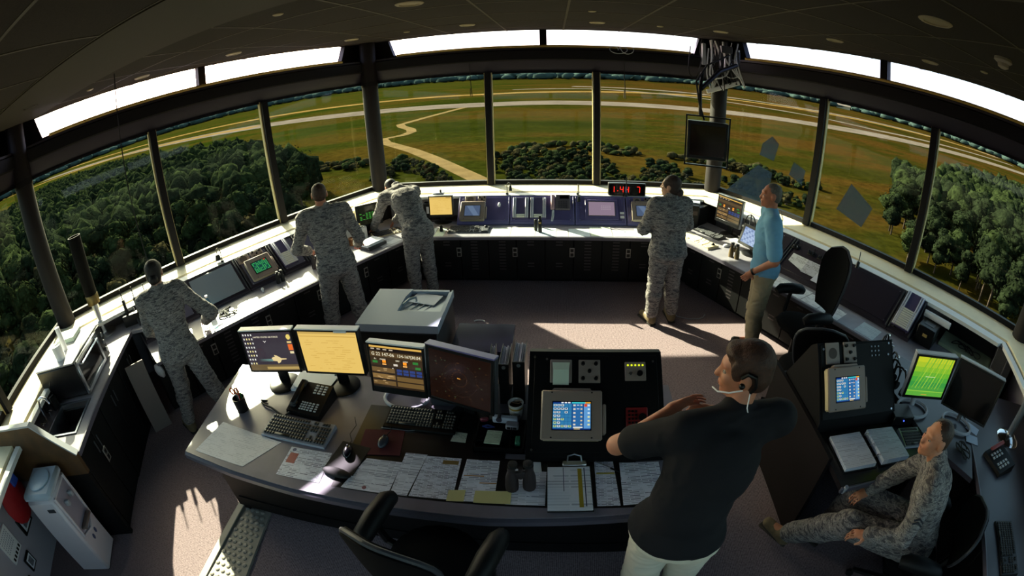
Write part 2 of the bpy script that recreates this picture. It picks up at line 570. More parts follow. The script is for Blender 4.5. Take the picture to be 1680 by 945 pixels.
# ---- ceiling: lay-in tiles on a grid, a smooth plaster strip, soffit outside
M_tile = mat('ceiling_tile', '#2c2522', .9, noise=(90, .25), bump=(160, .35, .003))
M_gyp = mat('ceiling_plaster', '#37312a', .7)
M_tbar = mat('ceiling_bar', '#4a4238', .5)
CZ = 3.352
mb = MB(); mb.prism([hexc(k, HA + .40)[:2] for k in range(6)][::-1], CZ + .02, CZ + .08)
ceil = struct('ceiling', mb, mat('ceiling_void', '#0c0b0b', .9))
mb = MB()
def clip_hex(poly, a):
    for k in range(6):
        p, q = hexc(k, a), hexc(k + 1, a)
        mid = (p + q) / 2 - V((HC.x, HC.y, 0)); n = V((mid.x, mid.y)).normalized()
        out = []
        for i in range(len(poly)):
            A1, B1 = V(poly[i]), V(poly[(i + 1) % len(poly)])
            da, db = n.dot(A1 - HC) - a, n.dot(B1 - HC) - a
            if da <= 0: out.append(A1)
            if da * db < 0: out.append(A1 + (B1 - A1) * (da / (da - db)))
        poly = out
        if len(poly) < 3: return []
    return poly
TS = .805
bars = MB()
for i in range(-9, 10):
    for j in range(-8, 9):
        x0, y0 = .139 + i * TS, 2.435 + j * TS
        if y0 < -.8 : continue
        gyp = (abs(y0 - 1.630) < .01 and x0 < -1.5)
        if gyp: continue
        if abs(y0 - 2.435) < .01 and x0 < -1.5: y0b, y1 = y0 + .22, y0 + TS
        else: y0b, y1 = y0, y0 + TS
        pl = clip_hex([(x0 + .012, y0b + .012), (x0 + TS - .012, y0b + .012), (x0 + TS - .012, y1 - .012), (x0 + .012, y1 - .012)], HA + .3)
        if len(pl) < 3: continue
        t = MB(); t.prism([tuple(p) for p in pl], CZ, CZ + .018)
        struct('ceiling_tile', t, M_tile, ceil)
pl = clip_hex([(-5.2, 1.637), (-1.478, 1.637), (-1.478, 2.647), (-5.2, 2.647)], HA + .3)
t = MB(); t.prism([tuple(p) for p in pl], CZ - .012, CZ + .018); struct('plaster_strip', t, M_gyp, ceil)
for i in range(-9, 10):
    x = .139 + i * TS
    pl = clip_hex([(x - .011, -.8), (x + .011, -.8), (x + .011, 9), (x - .011, 9)], HA + .3)
    if pl:
        ys = [p.y for p in pl]
        t = MB(); t.box((x, (max(ys) + min(ys)) / 2, CZ + .002), (.022, max(ys) - min(ys), .012)); struct('ceiling_bar', t, M_tbar, ceil)
for j in range(-3, 9):
    y = 2.435 + j * TS
    pl = clip_hex([(-9, y - .011), (9, y - .011), (9, y + .011), (-9, y + .011)], HA + .3)
    if pl:
        xs = [p.x for p in pl]
        x0 = min(xs)
        if abs(y - 2.435) < .01: x0 = -1.474
        t = MB(); t.box(((max(xs) + x0) / 2, y, CZ + .003), (max(xs) - x0, .022, .012)); struct('ceiling_bar', t, M_tbar, ceil)
# roof slab with overhanging eave
mb = MB(); mb.prism([hexc(k, HA + .5)[:2] for k in range(6)][::-1], 3.46, 3.66)
struct('roof', mb, mat('roof_dark', '#4a4644', .8))
mb = MB(); mb.prism([hexc(k, HA + .45)[:2] for k in range(6)][::-1], 3.372, 3.47)
struct('roof_fascia', mb, mat('roof_dark', '#4a4644', .8))

# ---- downlights, sprinklers, smoke detector
def downlight(x, y, big, label, group):
    t = thing('downlight', label, 'ceiling light', (x * KS, y * KS, CZ), group=group)
    r = .105 if big > 1 else .085
    a = MB(); a.lathe([(r * .78, -.004), (r * .80, -.012), (r, -.012), (r + .012, -.004), (r + .012, 0.0), (r * .78, 0.0)], n=28)
    part('trim_ring', a, mat('ring_white', '#b5a88c', .35), t)
    b = MB(); b.lathe([(r * .77, -.002), (r * .72, .010), (r * .5, .013), (.001, .013)], n=20)
    part('reflector', b, mat('lamp_well', '#241d16', .25, .6), t)
    c = MB(); c.sph((0, 0, .004), (r * .4, r * .4, .008), 12)
    part('lamp', c, mat('lamp_off', '#8b8068', .3), t)
for x, y, bg, lb in [(-1.05, 3.5, 2, 'large round downlight near the top centre-left edge of the ceiling'),
                     (-.98, 5.54, 1, 'round downlight over the yellow monitor, above the left end of the front skylight'),
                     (-2.44, 5.57, 1, 'round downlight by the corner post between left and front windows'),
                     (-3.25, 4.19, 1, 'round downlight above the middle of the left skylight'),
                     (-3.99, 3.44, 1, 'round downlight above the left skylight, over its left pane'),
                     (-4.03, 1.98, 1, 'round downlight at far left by the left corner post'),
                     (.5, 5.56, 1, 'round downlight above the right half of the front skylight'),
                     (1.92, 5.36, 1, 'round downlight over the cables of the corner post'),
                     (2.68, 4.04, 1, 'round downlight above the left pane of the right skylight'),
                     (3.42, 3.35, 1, 'round downlight above the right pane of the right skylight'),
                     (2.05, 1.95, 2, 'large round downlight at upper right nearest the smoke detector')]:
    downlight(x, y, bg, lb, 'round downlights in the ceiling')
for x, y, lb in [(-1.78, 2.82, 'small oval sprinkler cap at the edge of the smooth plaster strip'), (-1.73, 5.61, 'small sprinkler cap left of the front skylight'),
                 (-4.07, 2.75, 'small sprinkler cap over the left end of the left skylight'), (.36, 4.5, 'small sprinkler cap in the middle of the front ceiling'),
                 (1.23, 5.54, 'small sprinkler cap right of the front skylight middle'), (3.44, 2.62, 'small sprinkler cap beside the smoke detector')]:
    b = MB(); b.lathe([(.04, 0), (.042, -.006), (.03, -.012), (.001, -.013)], n=16)
    single('sprinkler_cap', lb, 'sprinkler', b, mat('cap_tan', '#b3a684', .4), (x * KS, y * KS, CZ), group='sprinkler caps in the ceiling')
sd = thing('smoke_detector', 'pale cone-shaped smoke detector on the ceiling at upper right', 'detector', (2.93, 2.03, CZ))
b = MB(); b.lathe([(.075, 0), (.078, -.02), (.06, -.032), (.05, -.034)], n=24); part('base', b, mat('detector_white', '#b0a595', .5), sd)
b = MB(); b.lathe([(.05, -.03), (.046, -.06), (.02, -.072), (.001, -.073)], n=24); part('sensor_head', b, mat('detector_white', '#b0a595', .5), sd)

# ================================================================ outdoors: airfield 24 m below
GZ = -24.0
def ground_mat():
    m = mat('field', '#4d4a22', 1.0, spec=0.0)
    nt = m.node_tree; p = nt.nodes['Principled BSDF']
    tc = nt.nodes.new('ShaderNodeTexCoord')
    mp = nt.nodes.new('ShaderNodeMapping'); mp.inputs['Scale'].default_value = (.006, .017, .01)
    nt.links.new(tc.outputs['Object'], mp.inputs[0])
    n1 = nt.nodes.new('ShaderNodeTexNoise'); n1.inputs['Scale'].default_value = 1.4; n1.inputs['Detail'].default_value = 8; n1.inputs['Roughness'].default_value = .6
    nt.links.new(mp.outputs[0], n1.inputs['Vector'])
    r1 = nt.nodes.new('ShaderNodeValToRGB'); e = r1.color_ramp.elements
    e[0].position = .32; e[0].color = lin('#252c10'); e[1].position = .72; e[1].color = lin('#3b3018')
    x = e.new(.45); x.color = lin('#2f3315'); x = e.new(.56); x.color = lin('#43371c')
    nt.links.new(n1.outputs[0], r1.inputs[0])
    n2 = nt.nodes.new('ShaderNodeTexNoise'); n2.inputs['Scale'].default_value = .35; n2.inputs['Detail'].default_value = 10; n2.inputs['Roughness'].default_value = .75
    nt.links.new(tc.outputs['Object'], n2.inputs['Vector'])
    r2 = nt.nodes.new('ShaderNodeValToRGB'); r2.color_ramp.elements[0].position = .35; r2.color_ramp.elements[0].color = (.35, .35, .35, 1)
    r2.color_ramp.elements[1].position = .7; r2.color_ramp.elements[1].color = (1.25, 1.2, 1.1, 1)
    nt.links.new(n2.outputs[0], r2.inputs[0])
    # green to the left of the field, brown to the right, as the grass grows there
    sx = nt.nodes.new('ShaderNodeSeparateXYZ'); nt.links.new(tc.outputs['Object'], sx.inputs[0])
    mr = nt.nodes.new('ShaderNodeMapRange'); mr.inputs['From Min'].default_value = -260; mr.inputs['From Max'].default_value = 160
    nt.links.new(sx.outputs[0], mr.inputs['Value'])
    gm = nt.nodes.new('ShaderNodeMix'); gm.data_type = 'RGBA'
    nt.links.new(mr.outputs[0], gm.inputs['Factor'])
    g2 = nt.nodes.new('ShaderNodeMix'); g2.data_type = 'RGBA'; g2.blend_type = 'MULTIPLY'; g2.inputs['Factor'].default_value = 1
    gm.inputs['A'].default_value = lin('#bccf9c'); gm.inputs['B'].default_value = lin('#cbb79c')
    nt.links.new(r1.outputs[0], g2.inputs['A']); nt.links.new(gm.outputs['Result'], g2.inputs['B'])
    g3 = nt.nodes.new('ShaderNodeMix'); g3.data_type = 'RGBA'; g3.blend_type = 'MULTIPLY'; g3.inputs['Factor'].default_value = .85
    nt.links.new(g2.outputs['Result'], g3.inputs['A']); nt.links.new(r2.outputs[0], g3.inputs['B'])
    nt.links.new(g3.outputs['Result'], p.inputs['Base Color'])
    return m
mb = MB(); mb.lathe([(0.5, GZ - 1), (9000, GZ - 1), (9000, GZ), (0.5, GZ)], n=96)
mb.add([(-9, -9, GZ), (9, -9, GZ), (9, 9, GZ), (-9, 9, GZ)], [(0, 1, 2, 3)])
struct('ground', mb, ground_mat())
def strip(name, pts_lo, pts_hi, m, dz):
    mb = MB(); n = len(pts_lo)
    vs = [(x, y, GZ + dz) for x, y in pts_lo] + [(x, y, GZ + dz) for x, y in pts_hi] + [(x, y, GZ - .2) for x, y in pts_lo] + [(x, y, GZ - .2) for x, y in pts_hi]
    fs = [(i, i + 1, n + i + 1, n + i) for i in range(n - 1)] + [(2 * n + i, i, i + 1, 2 * n + i + 1)[::-1] for i in range(n - 1)] + [(n + i, n + i + 1, 3 * n + i + 1, 3 * n + i) for i in range(n - 1)]
    mb.add(vs, fs)
    return struct(name, mb, m)
def band(name, pts, w, m, dz):
    lo, hi = [], []
    for i, p in enumerate(pts):
        a, b = V(pts[max(i - 1, 0)]), V(pts[min(i + 1, len(pts) - 1)])
        d = (b - a).normalized(); n = V((-d.y, d.x))
        lo.append(tuple(V(p) - n * w / 2)); hi.append(tuple(V(p) + n * w / 2))
    return strip(name, lo, hi, m, dz)
M_run = mat('runway_concrete', '#524a45', 1.0, spec=0.0, noise=(.05, .2))
M_runt = mat('taxiway_tan', '#5e4a2a', 1.0, spec=0.0, noise=(.05, .2))
band('runway', [(-1500, 760), (-700, 560), (-300, 435), (-165, 398), (-58, 386), (0, 396), (120, 390), (250, 396), (480, 462), (1050, 630), (2500, 1080)], 50, M_run, .10)
band('taxiway', [(-2500, 1250), (-1100, 800), (-435, 632), (-248, 584), (-85, 571), (0, 600), (100, 640), (217, 691), (325, 690), (700, 800), (2500, 1500)], 34, M_runt, .12)
band('taxiway', [(-2500, 800), (-1310, 626), (-646, 545), (-400, 470), (-320, 440)], 22, M_runt, .14)
band('runway', [(-60, 690), (60, 720), (260, 560), (420, 520), (1400, 900)], 22, M_run, .16)
band('runway', [(30, 820), (400, 760), (1500, 1080), (3000, 1900)], 40, M_run, .11)
band('access_path', [(-60, 372), (-70, 361), (-86, 272), (-88, 262), (-83, 250), (-73, 234), (-69, 222), (-70, 212), (-77, 203), (-71, 190), (-51, 164), (-39, 146), (-18, 112), (5, 70)], 5, mat('path_tan', '#5a4b32', 1.0, spec=0.0, noise=(.2, .2)), .08)

# foliage
def leaf_mat(name, c1, c2):
    m = mat(name, c1, .8, noise=(.9, .45, c2), bump=(1.4, .8, .5), spec=.0)
    return m
M_leaf = [leaf_mat('leaves_green', '#131a0d', '#272f1b'), leaf_mat('leaves_dark', '#0e130c', '#1d2417'), leaf_mat('leaves_olive', '#211f14', '#363220')]
def blob_pts(r, seed, mb, c, amp=.35, sub=2):
    bm = bmesh.new(); bmesh.ops.create_icosphere(bm, subdivisions=sub, radius=1)
    vs = []
    for v in bm.verts:
        d = v.co.normalized()
        k = 1 + amp * mnoise.noise(d * 1.7 + V((seed, 0, 0))) + amp * .6 * mnoise.noise(d * 4.1 + V((0, seed, 0)))
        vs.append(V(c) + V((d.x * r[0], d.y * r[1], d.z * r[2])) * k)
    mb.add(vs, [tuple(v.index for v in f.verts) for f in bm.faces]); bm.free()
def tree_mesh(seed, h, w, nblob, sub=2, leaves=620):
    r = random.Random(seed); mb = MB()
    mb.cyl((0, 0, -.3), (0, 0, h * .6), .22, .12, 6)
    mb.cur = 1
    cs = []
    for i in range(nblob):
        a = r.uniform(0, 2 * PI); q = r.uniform(0, .62) * w
        z = h * r.uniform(.36, .84)
        q *= 1.15 - abs(z / h - .5)
        rr = w * r.uniform(.34, .55)
        cs.append((V((q * math.cos(a), q * math.sin(a), z)), rr))
    cs.append((V((0, 0, h * .82)), w * .42))
    for i, (c, rr) in enumerate(cs):
        blob_pts((rr, rr, rr * .8), seed * 3.1 + i, mb, c, .5, sub)
    for i in range(leaves):
        c, rr = r.choice(cs)
        d = V((r.gauss(0, 1), r.gauss(0, 1), r.gauss(.3, 1))).normalized()
        p = c + V((d.x * rr, d.y * rr, d.z * rr * .8)) * r.uniform(.95, 1.35)
        u = d.orthogonal().normalized(); w2 = d.cross(u); s = r.uniform(.18, .45) * (1 if leaves > 100 else .45)
        a = r.uniform(0, PI); u, w2 = u * math.cos(a) + w2 * math.sin(a), w2 * math.cos(a) - u * math.sin(a)
        u = (u + d * r.uniform(-.6, .6)).normalized()
        mb.add([p - u * s, p + w2 * s * .6, p + u * s, p - w2 * s * .6], [(0, 1, 2, 3)])
    return mb
M_bark = mat('bark', '#3a2c22', .9)
TREES = [tree_mesh(i + 1, 9 + (i % 3) * 1.6, 3.2 + (i % 2) * .7, 7).mesh('tree', [M_bark, M_leaf[i % 3 if i % 3 < 2 else 0]], 0) for i in range(5)]
TREES.append(tree_mesh(9, 8, 3.6, 7).mesh('tree', [M_bark, M_leaf[2]], 0))
def inside(p, poly):
    r = False; n = len(poly)
    for i in range(n):
        a, b = poly[i], poly[(i + 1) % n]
        if (a[1] > p[1]) != (b[1] > p[1]) and p[0] < (b[0] - a[0]) * (p[1] - a[1]) / (b[1] - a[1]) + a[0]: r = not r
    return r
def scatter(poly, step, seed):
    r = random.Random(seed); xs = [p[0] for p in poly]; ys = [p[1] for p in poly]; out = []
    y = min(ys)
    while y < max(ys):
        x = min(xs)
        while x < max(xs):
            p = (x + r.uniform(-.45, .45) * step, y + r.uniform(-.45, .45) * step)
            if inside(p, poly): out.append(p)
            x += step
        y += step
    return sorted(out, key=lambda p: p[0] ** 2 + p[1] ** 2)
ring_hide = lambda p: math.hypot(*p) > 34
LF = [(-30, 50), (-52, 85), (-66, 116), (-92, 134), (-138, 186), (-195, 207), (-232, 222), (-380, 283), (-560, 300), (-420, 120), (-200, -20), (-60, -40), (-40, 10)]
RF = [(70, 40), (66, 70), (84, 92), (112, 118), (132, 150), (150, 140), (180, 160), (250, 208), (330, 200), (330, 90), (150, 10), (90, 10)]
def plant(poly, step, cap, seed, label, group, kinds):
    pts = [p for p in scatter(poly, step, seed) if ring_hide(p)]
    r = random.Random(seed + 5)
    for i, p in enumerate(pts[:cap]):
        o = link('tree', TREES[r.choice(kinds)])
        o.location = (p[0], p[1], GZ); s = r.uniform(.75, 1.2)
        o.scale = (s * r.uniform(.9, 1.15), s, s); o.rotation_euler = (0, 0, r.uniform(0, 6.28))
        tag(o, label, 'tree', group)
    return pts[cap:]
rest = plant(LF, 6.4, 190, 3, 'tree in the dense dark forest below the left windows', 'forest trees beyond the left windows', [0, 1, 2, 3, 4, 4, 5])
rest2 = plant(RF, 6.4, 105, 4, 'tree in the dark wood below the right windows', 'forest trees beyond the right windows', [1, 4, 1, 4, 3])
def mass(name, pts, seed, label, hmin, hmax, w, m, cat='trees', sub=1, squash=.75):
    r = random.Random(seed); mb = MB()
    for i, p in enumerate(pts):
        h = r.uniform(hmin, hmax); ww = w * r.uniform(.7, 1.25)
        mb.cur = r.randrange(len(m))
        blob_pts((ww, ww, h * .5), seed + i * .77, mb, (p[0], p[1], GZ + h * .5), .5, sub)
        if sub > 1:
            blob_pts((ww * .6, ww * .6, h * .3), seed + i * .37, mb, (p[0] + r.uniform(-1, 1) * ww * .5, p[1] + r.uniform(-1, 1) * ww * .5, GZ + h * .75), .5, 1)
            for q in range(46):
                d = V((r.gauss(0, 1), r.gauss(0, 1), abs(r.gauss(.4, .8)))).normalized(); c = V((p[0] + d.x * ww, p[1] + d.y * ww, GZ + h * .5 + d.z * h * .5)) + d * r.uniform(-.2, .7)
                u = d.orthogonal().normalized(); w2 = d.cross(u); a = r.uniform(0, PI); u, w2 = u * math.cos(a) + w2 * math.sin(a), w2 * math.cos(a) - u * math.sin(a); s = r.uniform(.3, .7)
                u = (u + d * r.uniform(-.6, .6)).normalized()
                mb.add([c - u * s, c + w2 * s * .6, c + u * s, c - w2 * s * .6], [(0, 1, 2, 3)])
    o = link(name, mb.mesh(name, m, 0))
    tag(o, label, cat, kind='stuff')
mass('forest', rest, 11, 'far canopy of the forest beyond the left windows', 8, 12, 4.2, M_leaf[:2], sub=2)
mass('forest', rest2, 12, 'far canopy of the wood beyond the right windows', 8, 12, 4.2, M_leaf[:2], sub=2)
# far treeline round the airfield
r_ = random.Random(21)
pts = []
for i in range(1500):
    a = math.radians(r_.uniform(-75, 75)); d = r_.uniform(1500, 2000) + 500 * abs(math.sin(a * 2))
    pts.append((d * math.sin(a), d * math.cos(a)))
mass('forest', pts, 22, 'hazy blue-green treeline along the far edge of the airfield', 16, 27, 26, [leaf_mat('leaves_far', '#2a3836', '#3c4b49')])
# shrubs on the field edge
SH = [(-34, 112), (-66, 122), (-90, 140), (-60, 152), (-20, 134), (-12, 168), (14, 168), (30, 150), (60, 146), (80, 116), (56, 96), (30, 104), (0, 104)]
pts = scatter(SH, 3.0, 8); r_ = random.Random(30)
def keep(p):
    path = [(-70, 212), (-77, 203), (-51, 164), (-39, 146), (-18, 112), (5, 70)]
    for a, b in zip(path, path[1:]):
        A1, B1, P1 = V(a), V(b), V(p); t = max(0, min(1, (P1 - A1).dot(B1 - A1) / (B1 - A1).length_squared))
        if (A1 + (B1 - A1) * t - P1).length < 6: return False
    return mnoise.noise(V((p[0] * .06, p[1] * .06, 3))) > (-.25 if -16 < p[0] < 12 else .02)
SHRUB = [tree_mesh(40 + i, 1.9, 1.3, 5, 1, 60).mesh('shrub', [M_bark, M_leaf[i % 3]], 0) for i in range(3)]
pts = [p for p in pts if keep(p)]
for p in pts[:290]:
    o = link('shrub', SHRUB[r_.randrange(3)]); o.location = (p[0], p[1], GZ - .3); s = r_.uniform(.7, 1.6)
    o.scale = (s * 1.2, s * 1.2, s); o.rotation_euler = (0, 0, r_.uniform(0, 6))
    tag(o, 'low bush on the rough ground below the front windows', 'bush', 'bushes below the front windows')
if len(pts) > 290:
    mass('undergrowth', pts[290:], 31, 'scrub at the far side of the rough ground below the front windows', 1.2, 2.6, 1.7, [M_leaf[0], M_leaf[2]], 'undergrowth')
# a few far buildings behind the runway
M_bld = mat('far_building', '#8d816b', .8); M_rf = mat('far_roof', '#4a3e38', .8)
for x, y, w, d, h, lb in [(1140, 1640, 60, 30, 12, 'leftmost small pale building on the far right horizon'), (1330, 1790, 90, 40, 20, 'wide pale hangar on the far right horizon'),
                      (1450, 1850, 40, 30, 14, 'small pale building just right of the far hangar'), (1600, 1930, 80, 40, 18, 'pale building with dark roof on the far right horizon'),
                      (1790, 2010, 50, 40, 15, 'rightmost small building on the far horizon')]:
    t = thing('far_building', lb, 'building', (x, y, GZ), math.radians(-35), group='buildings across the airfield')
    b = MB(); b.box((0, 0, h / 2), (w, d, h)); part('wall', b, M_bld, t)
    b = MB(); b.prism([(-d / 2 - 2, 0), (d / 2 + 2, 0), (0, 6)], -w / 2 - 2, w / 2 + 2, Matrix(((0, 0, 1, 0), (1, 0, 0, 0), (0, 1, 0, h), (0, 0, 0, 1)))); part('roof', b, M_rf, t)

# ================================================================ furniture frames along the walls
WD = {'F': (6.39, V((0, 1, 0))), 'L': (5.41, V((-.8660, .5, 0))), 'R': (5.16, V((.8660, .5, 0))), 'LB': (3.2, V((-.8660, -.5, 0))), 'RB': (2.95, V((.8660, -.5, 0)))}
PROF = {'F': (.50, .79, 1.22, .80), 'L': (.52, .87, 1.33, .93), 'R': (.52, .93, 1.30, .92)}      # depth of slope top, slope foot, counter edge, cabinet face
CTZ, SZ0, SZ1 = .82, .85, 1.12
def wt_(w):
    n = WD[w][1]
    return V((n.y, -n.x, 0))
def WPu(w, u, d, z):
    D, n = WD[w]
    p = n * (D - d) + wt_(w) * u
    return V((p.x, p.y, z))
def WP(w, u, d, z):
    p = WPu(w, u, d, z)
    return V((p.x * KS, p.y * KS, Zs(z))) if w in 'FLR' else p
def RS(w):
    t, n = wt_(w), WD[w][1]
    return Matrix(((t.x, n.x, 0), (t.y, n.y, 0), (0, 0, 1)))
def RSL(w):
    t = wt_(w); dt, db = PROF[w][:2]
    s = (WD[w][1] * (db - dt) + V((0, 0, SZ1 - SZ0))).normalized()
    n = t.cross(s)
    return Matrix(((t.x, s.x, n.x), (t.y, s.y, n.y), (t.z, s.z, n.z)))
def SP(w, u, s, off=0.0):
    dt, db = PROF[w][:2]
    p = WP(w, u, db + (dt - db) * s, SZ0 + (SZ1 - SZ0) * s)
    return p + RSL(w).col[2] * off
def SLEN(w):
    dt, db = PROF[w][:2]
    return math.hypot(db - dt, SZ1 - SZ0)
def mit(w1, d1, w2, d2, z):
    (D1, n1), (D2, n2) = WD[w1], WD[w2]
    M = Matrix(((n1.x, n1.y), (n2.x, n2.y)))
    p = M.inverted() @ V((D1 - d1, D2 - d2))
    return V((p.x * KS, p.y * KS, Zs(z)))
def endp(w, e, d, z):
    return mit(w, d, e[0], e[1](d), z) if isinstance(e, tuple) else WP(w, e, d, z)
CTS = Zs(CTZ)
def lerpd(w1, w2):
    a, b = PROF[w1], PROF[w2]
    xs = [(0.0, 0.0)] + sorted(zip((a[0], a[1], a[3], a[2]), (b[0], b[1], b[3], b[2])))
    def f(d):
        for (x0, y0), (x1, y1) in zip(xs, xs[1:]):
            if d <= x1 or (x1, y1) == xs[-1]:
                return y0 + (y1 - y0) * (d - x0) / max(1e-6, x1 - x0)
        return d
    return f
ENDS = {'F': (('L', lerpd('F', 'L')), ('R', lerpd('F', 'R'))), 'L': (.28, ('F', lerpd('L', 'F'))), 'R': (('F', lerpd('R', 'F')), .12)}
def along(w, prof, e0=None, e1=None):
    a = ENDS[w][0] if e0 is None else e0
    b = ENDS[w][1] if e1 is None else e1
    return MB().loft([endp(w, a, d, z) for d, z in prof], [endp(w, b, d, z) for d, z in prof])
WN = {'F': 'front', 'L': 'left', 'R': 'right'}
ORD = ['first', 'second', 'third', 'fourth', 'fifth', 'sixth', 'seventh', 'eighth']
M_vent = mat('vent_slot', '#332c2f', .5)
M_outl = mat('outlet_steel', '#8f8b86', .4, .5)
M_lip = mat('counter_lip', '#57535f', .35)
for w in 'FLR':
    dt, db, de, df = PROF[w]
    ct = thing('worktop', {'F': 'long grey counter under the front windows', 'L': 'long sunlit grey counter under the left windows', 'R': 'long grey counter under the right windows'}[w], 'counter')
    part('slab', along(w, [(de, CTZ - .035), (de, CTZ), (.46, CTZ), (.46, CTZ - .035)]), M_counter, ct)
    part('edge_lip', along(w, [(de + .012, CTZ - .038), (de + .012, CTZ - .004), (de + .0005, CTZ - .004), (de + .0005, CTZ - .038)]), M_lip, ct)
    # cabinets below
    b0 = endp(w, ENDS[w][0], df, 0); b1 = endp(w, ENDS[w][1], df, 0)
    t = wt_(w); u0, u1 = b0.dot(t) / KS, b1.dot(t) / KS
    n = max(3, round((u1 - u0) / .74)); cw = (u1 - u0) / n
    for i in range(n):
        uc = u0 + cw * (i + .5)
        c = thing('console_cabinet', 'black console cabinet, %s from the left under the %s counter' % (ORD[i], WN[w]), 'cabinet', WPu(w, uc, df, 0), R=RS(w), group='black cabinets under the %s counter' % WN[w])
        dep = .34 if i in (0, n - 1) else df - .30
        bx = MB(); bx.box((0, dep / 2 + .01, .375), (cw - .004, dep, .58)); bx.box((0, dep / 2 + .06, .045), (cw - .004, dep - .1, .09)); part('body', bx, M_cab, c)
        for s in (-1, 1):
            d_ = MB(); d_.box((s * cw * .25, -.002, .375), (cw * .5 - .012, .022, .56), bev=.004); dr = part('door', d_, M_cab, c)
            v = MB()
            rows = range(10) if (i % 2) else (0, 1, 7, 8)
            for r in rows:
                v.box((s * cw * .25, -.0135,   .60 - r * .042), (.085, .003, .014))
            part('vent_slots', v, M_vent, dr)['kind'] = 'stuff'
        o = MB(); o.box((cw * .5 - .02, -.017, .46), (.062, .008, .125), bev=.003)
        op = part('outlet', o, M_outl, c)
        q = MB(); q.box((cw * .5 - .02, -.022, .488), (.042, .004, .042)); q.box((cw * .5 - .02, -.022, .430), (.042, .004, .042)); part('socket', q, M_blackp, op)

# sloped console sections
M_gl = mat('console_glass', '#8d96a0', .12, spec=.7)
def section(w, u0, u1, label, face=None, inset=.035, group=None):
    t = thing('console_section', label, 'console', group=group or 'sloped console panels on the %s counter' % WN[w])
    dt, db = PROF[w][:2]
    b = MB().loft([WP(w, u0, db, CTZ + .001), WP(w, u0, db, SZ0), WP(w, u0, dt, SZ1), WP(w, u0, dt, CTZ + .001)], [WP(w, u1, db, CTZ + .001), WP(w, u1, db, SZ0), WP(w, u1, dt, SZ1), WP(w, u1, dt, CTZ + .001)])
    part('housing', b, M_panelf if w == 'F' else mat('console_brown', '#2a2430', .4), t)
    L = SLEN(w); R_ = RSL(w)
    f = MB(); c = SP(w, (u0 + u1) / 2, .5, .002); f.box(c, (u1 - u0 - inset * 2, L - .05, .008), R_, .002)
    part('face', f, face or M_panel, t)
    for u in (u0, u1):
        r = MB(); r.box(SP(w, u + (.012 if u == u0 else -.012), .5, .004), (.018, L - .01, .012), R_, .003); part('side_rail', r, M_panelf if w == 'F' else M_dgrey, t)
    sc_ = MB()
    for u in (u0 + inset + .02, u1 - inset - .02):
        for s in (.1, .9): sc_.cyl(SP(w, u, s, .005), SP(w, u, s, .009), .006, n=8)
    part('screws', sc_, M_steel, t)['kind'] = 'stuff'
    return t
section('F', -1.25, -.585, 'sloped purple console panel right of the yellow monitor, with the touch screen on its left')
section('F', -.575, .232, 'sloped purple console panel with strip bays and a desk phone')
section('F', .242, .885, 'sloped purple console panel with the flush pinkish screen')
section('F', .895, 1.62, 'sloped purple console panel below the red digital clock')
section('L', .30, .96, 'sloped grey console panel hidden partly behind the woman at the left counter', mat('panel_slate', '#565468', .35))
section('L', .97, 1.61, 'sloped console panel with a large pale glass top, next to the water bottle', M_gl)
section('L', 1.62, 2.06, 'sloped console panel holding the green-lit touch screen', mat('panel_slate', '#565468', .35))
section('L', 2.07, 2.42, 'sloped console panel with the strip bay left of the standing man', mat('panel_slate', '#565468', .35))
section('L', 2.43, 2.80, 'sloped console panel in front of the standing man at the left counter', mat('panel_slate', '#565468', .35))
M_pdark = mat('panel_plum', '#251d2a', .4)
section('R', -2.78, -2.56, 'narrow dark console panel behind the man in blue', M_pdark)
section('R', -2.55, -1.86, 'dark plum console panel with knobs and loose charts', M_pdark)
section('R', -1.85, -1.08, 'large plain plum console panel behind the empty chair', M_pdark)
section('R', -1.07, -.80, 'end console panel carrying the strip bay at right', M_pdark)

# ---- touch terminals with speaker and jack plates
def rects(mb_list, x0, y0, x1, y1, z):
    mb_list.quad((x0, y0, z), (x1, y0, z), (x1, y1, z), (x0, y1, z))
class Screen:
    """a lit display: rectangles of plain colour, drawn on the glass of one screen"""
    def __init__(s, w, h):
        s.w, s.h, s.mb, s.mats, s.idx, s.z = w, h, MB(), [], {}, 0.0
    def rect(s, x0, y0, x1, y1, col, e=1.0):
        key = (col, e)
        if key not in s.idx:
            s.idx[key] = len(s.mats); s.mats.append(emis('lit_%s_%g' % (col.strip('#'), e), col, e))
        s.mb.cur = s.idx[key]
        s.z += .00002
        x0, x1, y0, y1 = [(x0 - .5) * s.w, (x1 - .5) * s.w, (.5 - y1) * s.h, (.5 - y0) * s.h]
        s.mb.quad((x0, y0, s.z), (x1, y0, s.z), (x1, y1, s.z), (x0, y1, s.z))
    def poly(s, pts, col, e=1.0):
        key = (col, e)
        if key not in s.idx:
            s.idx[key] = len(s.mats); s.mats.append(emis('lit_%s_%g' % (col.strip('#'), e), col, e))
        s.mb.cur = s.idx[key]; s.z += .00002
        s.mb.add([((x - .5) * s.w, (.5 - y) * s.h, s.z) for x, y in pts], [tuple(range(len(pts)))])
    def build(s, parent, loc, R):
        me = s.mb.mesh('display', s.mats, 0)
        o = link('display', me, parent)
        o.matrix_local = Matrix.Translation(V(loc)) @ R.to_4x4()
        return o
I3 = Matrix.Identity(3)
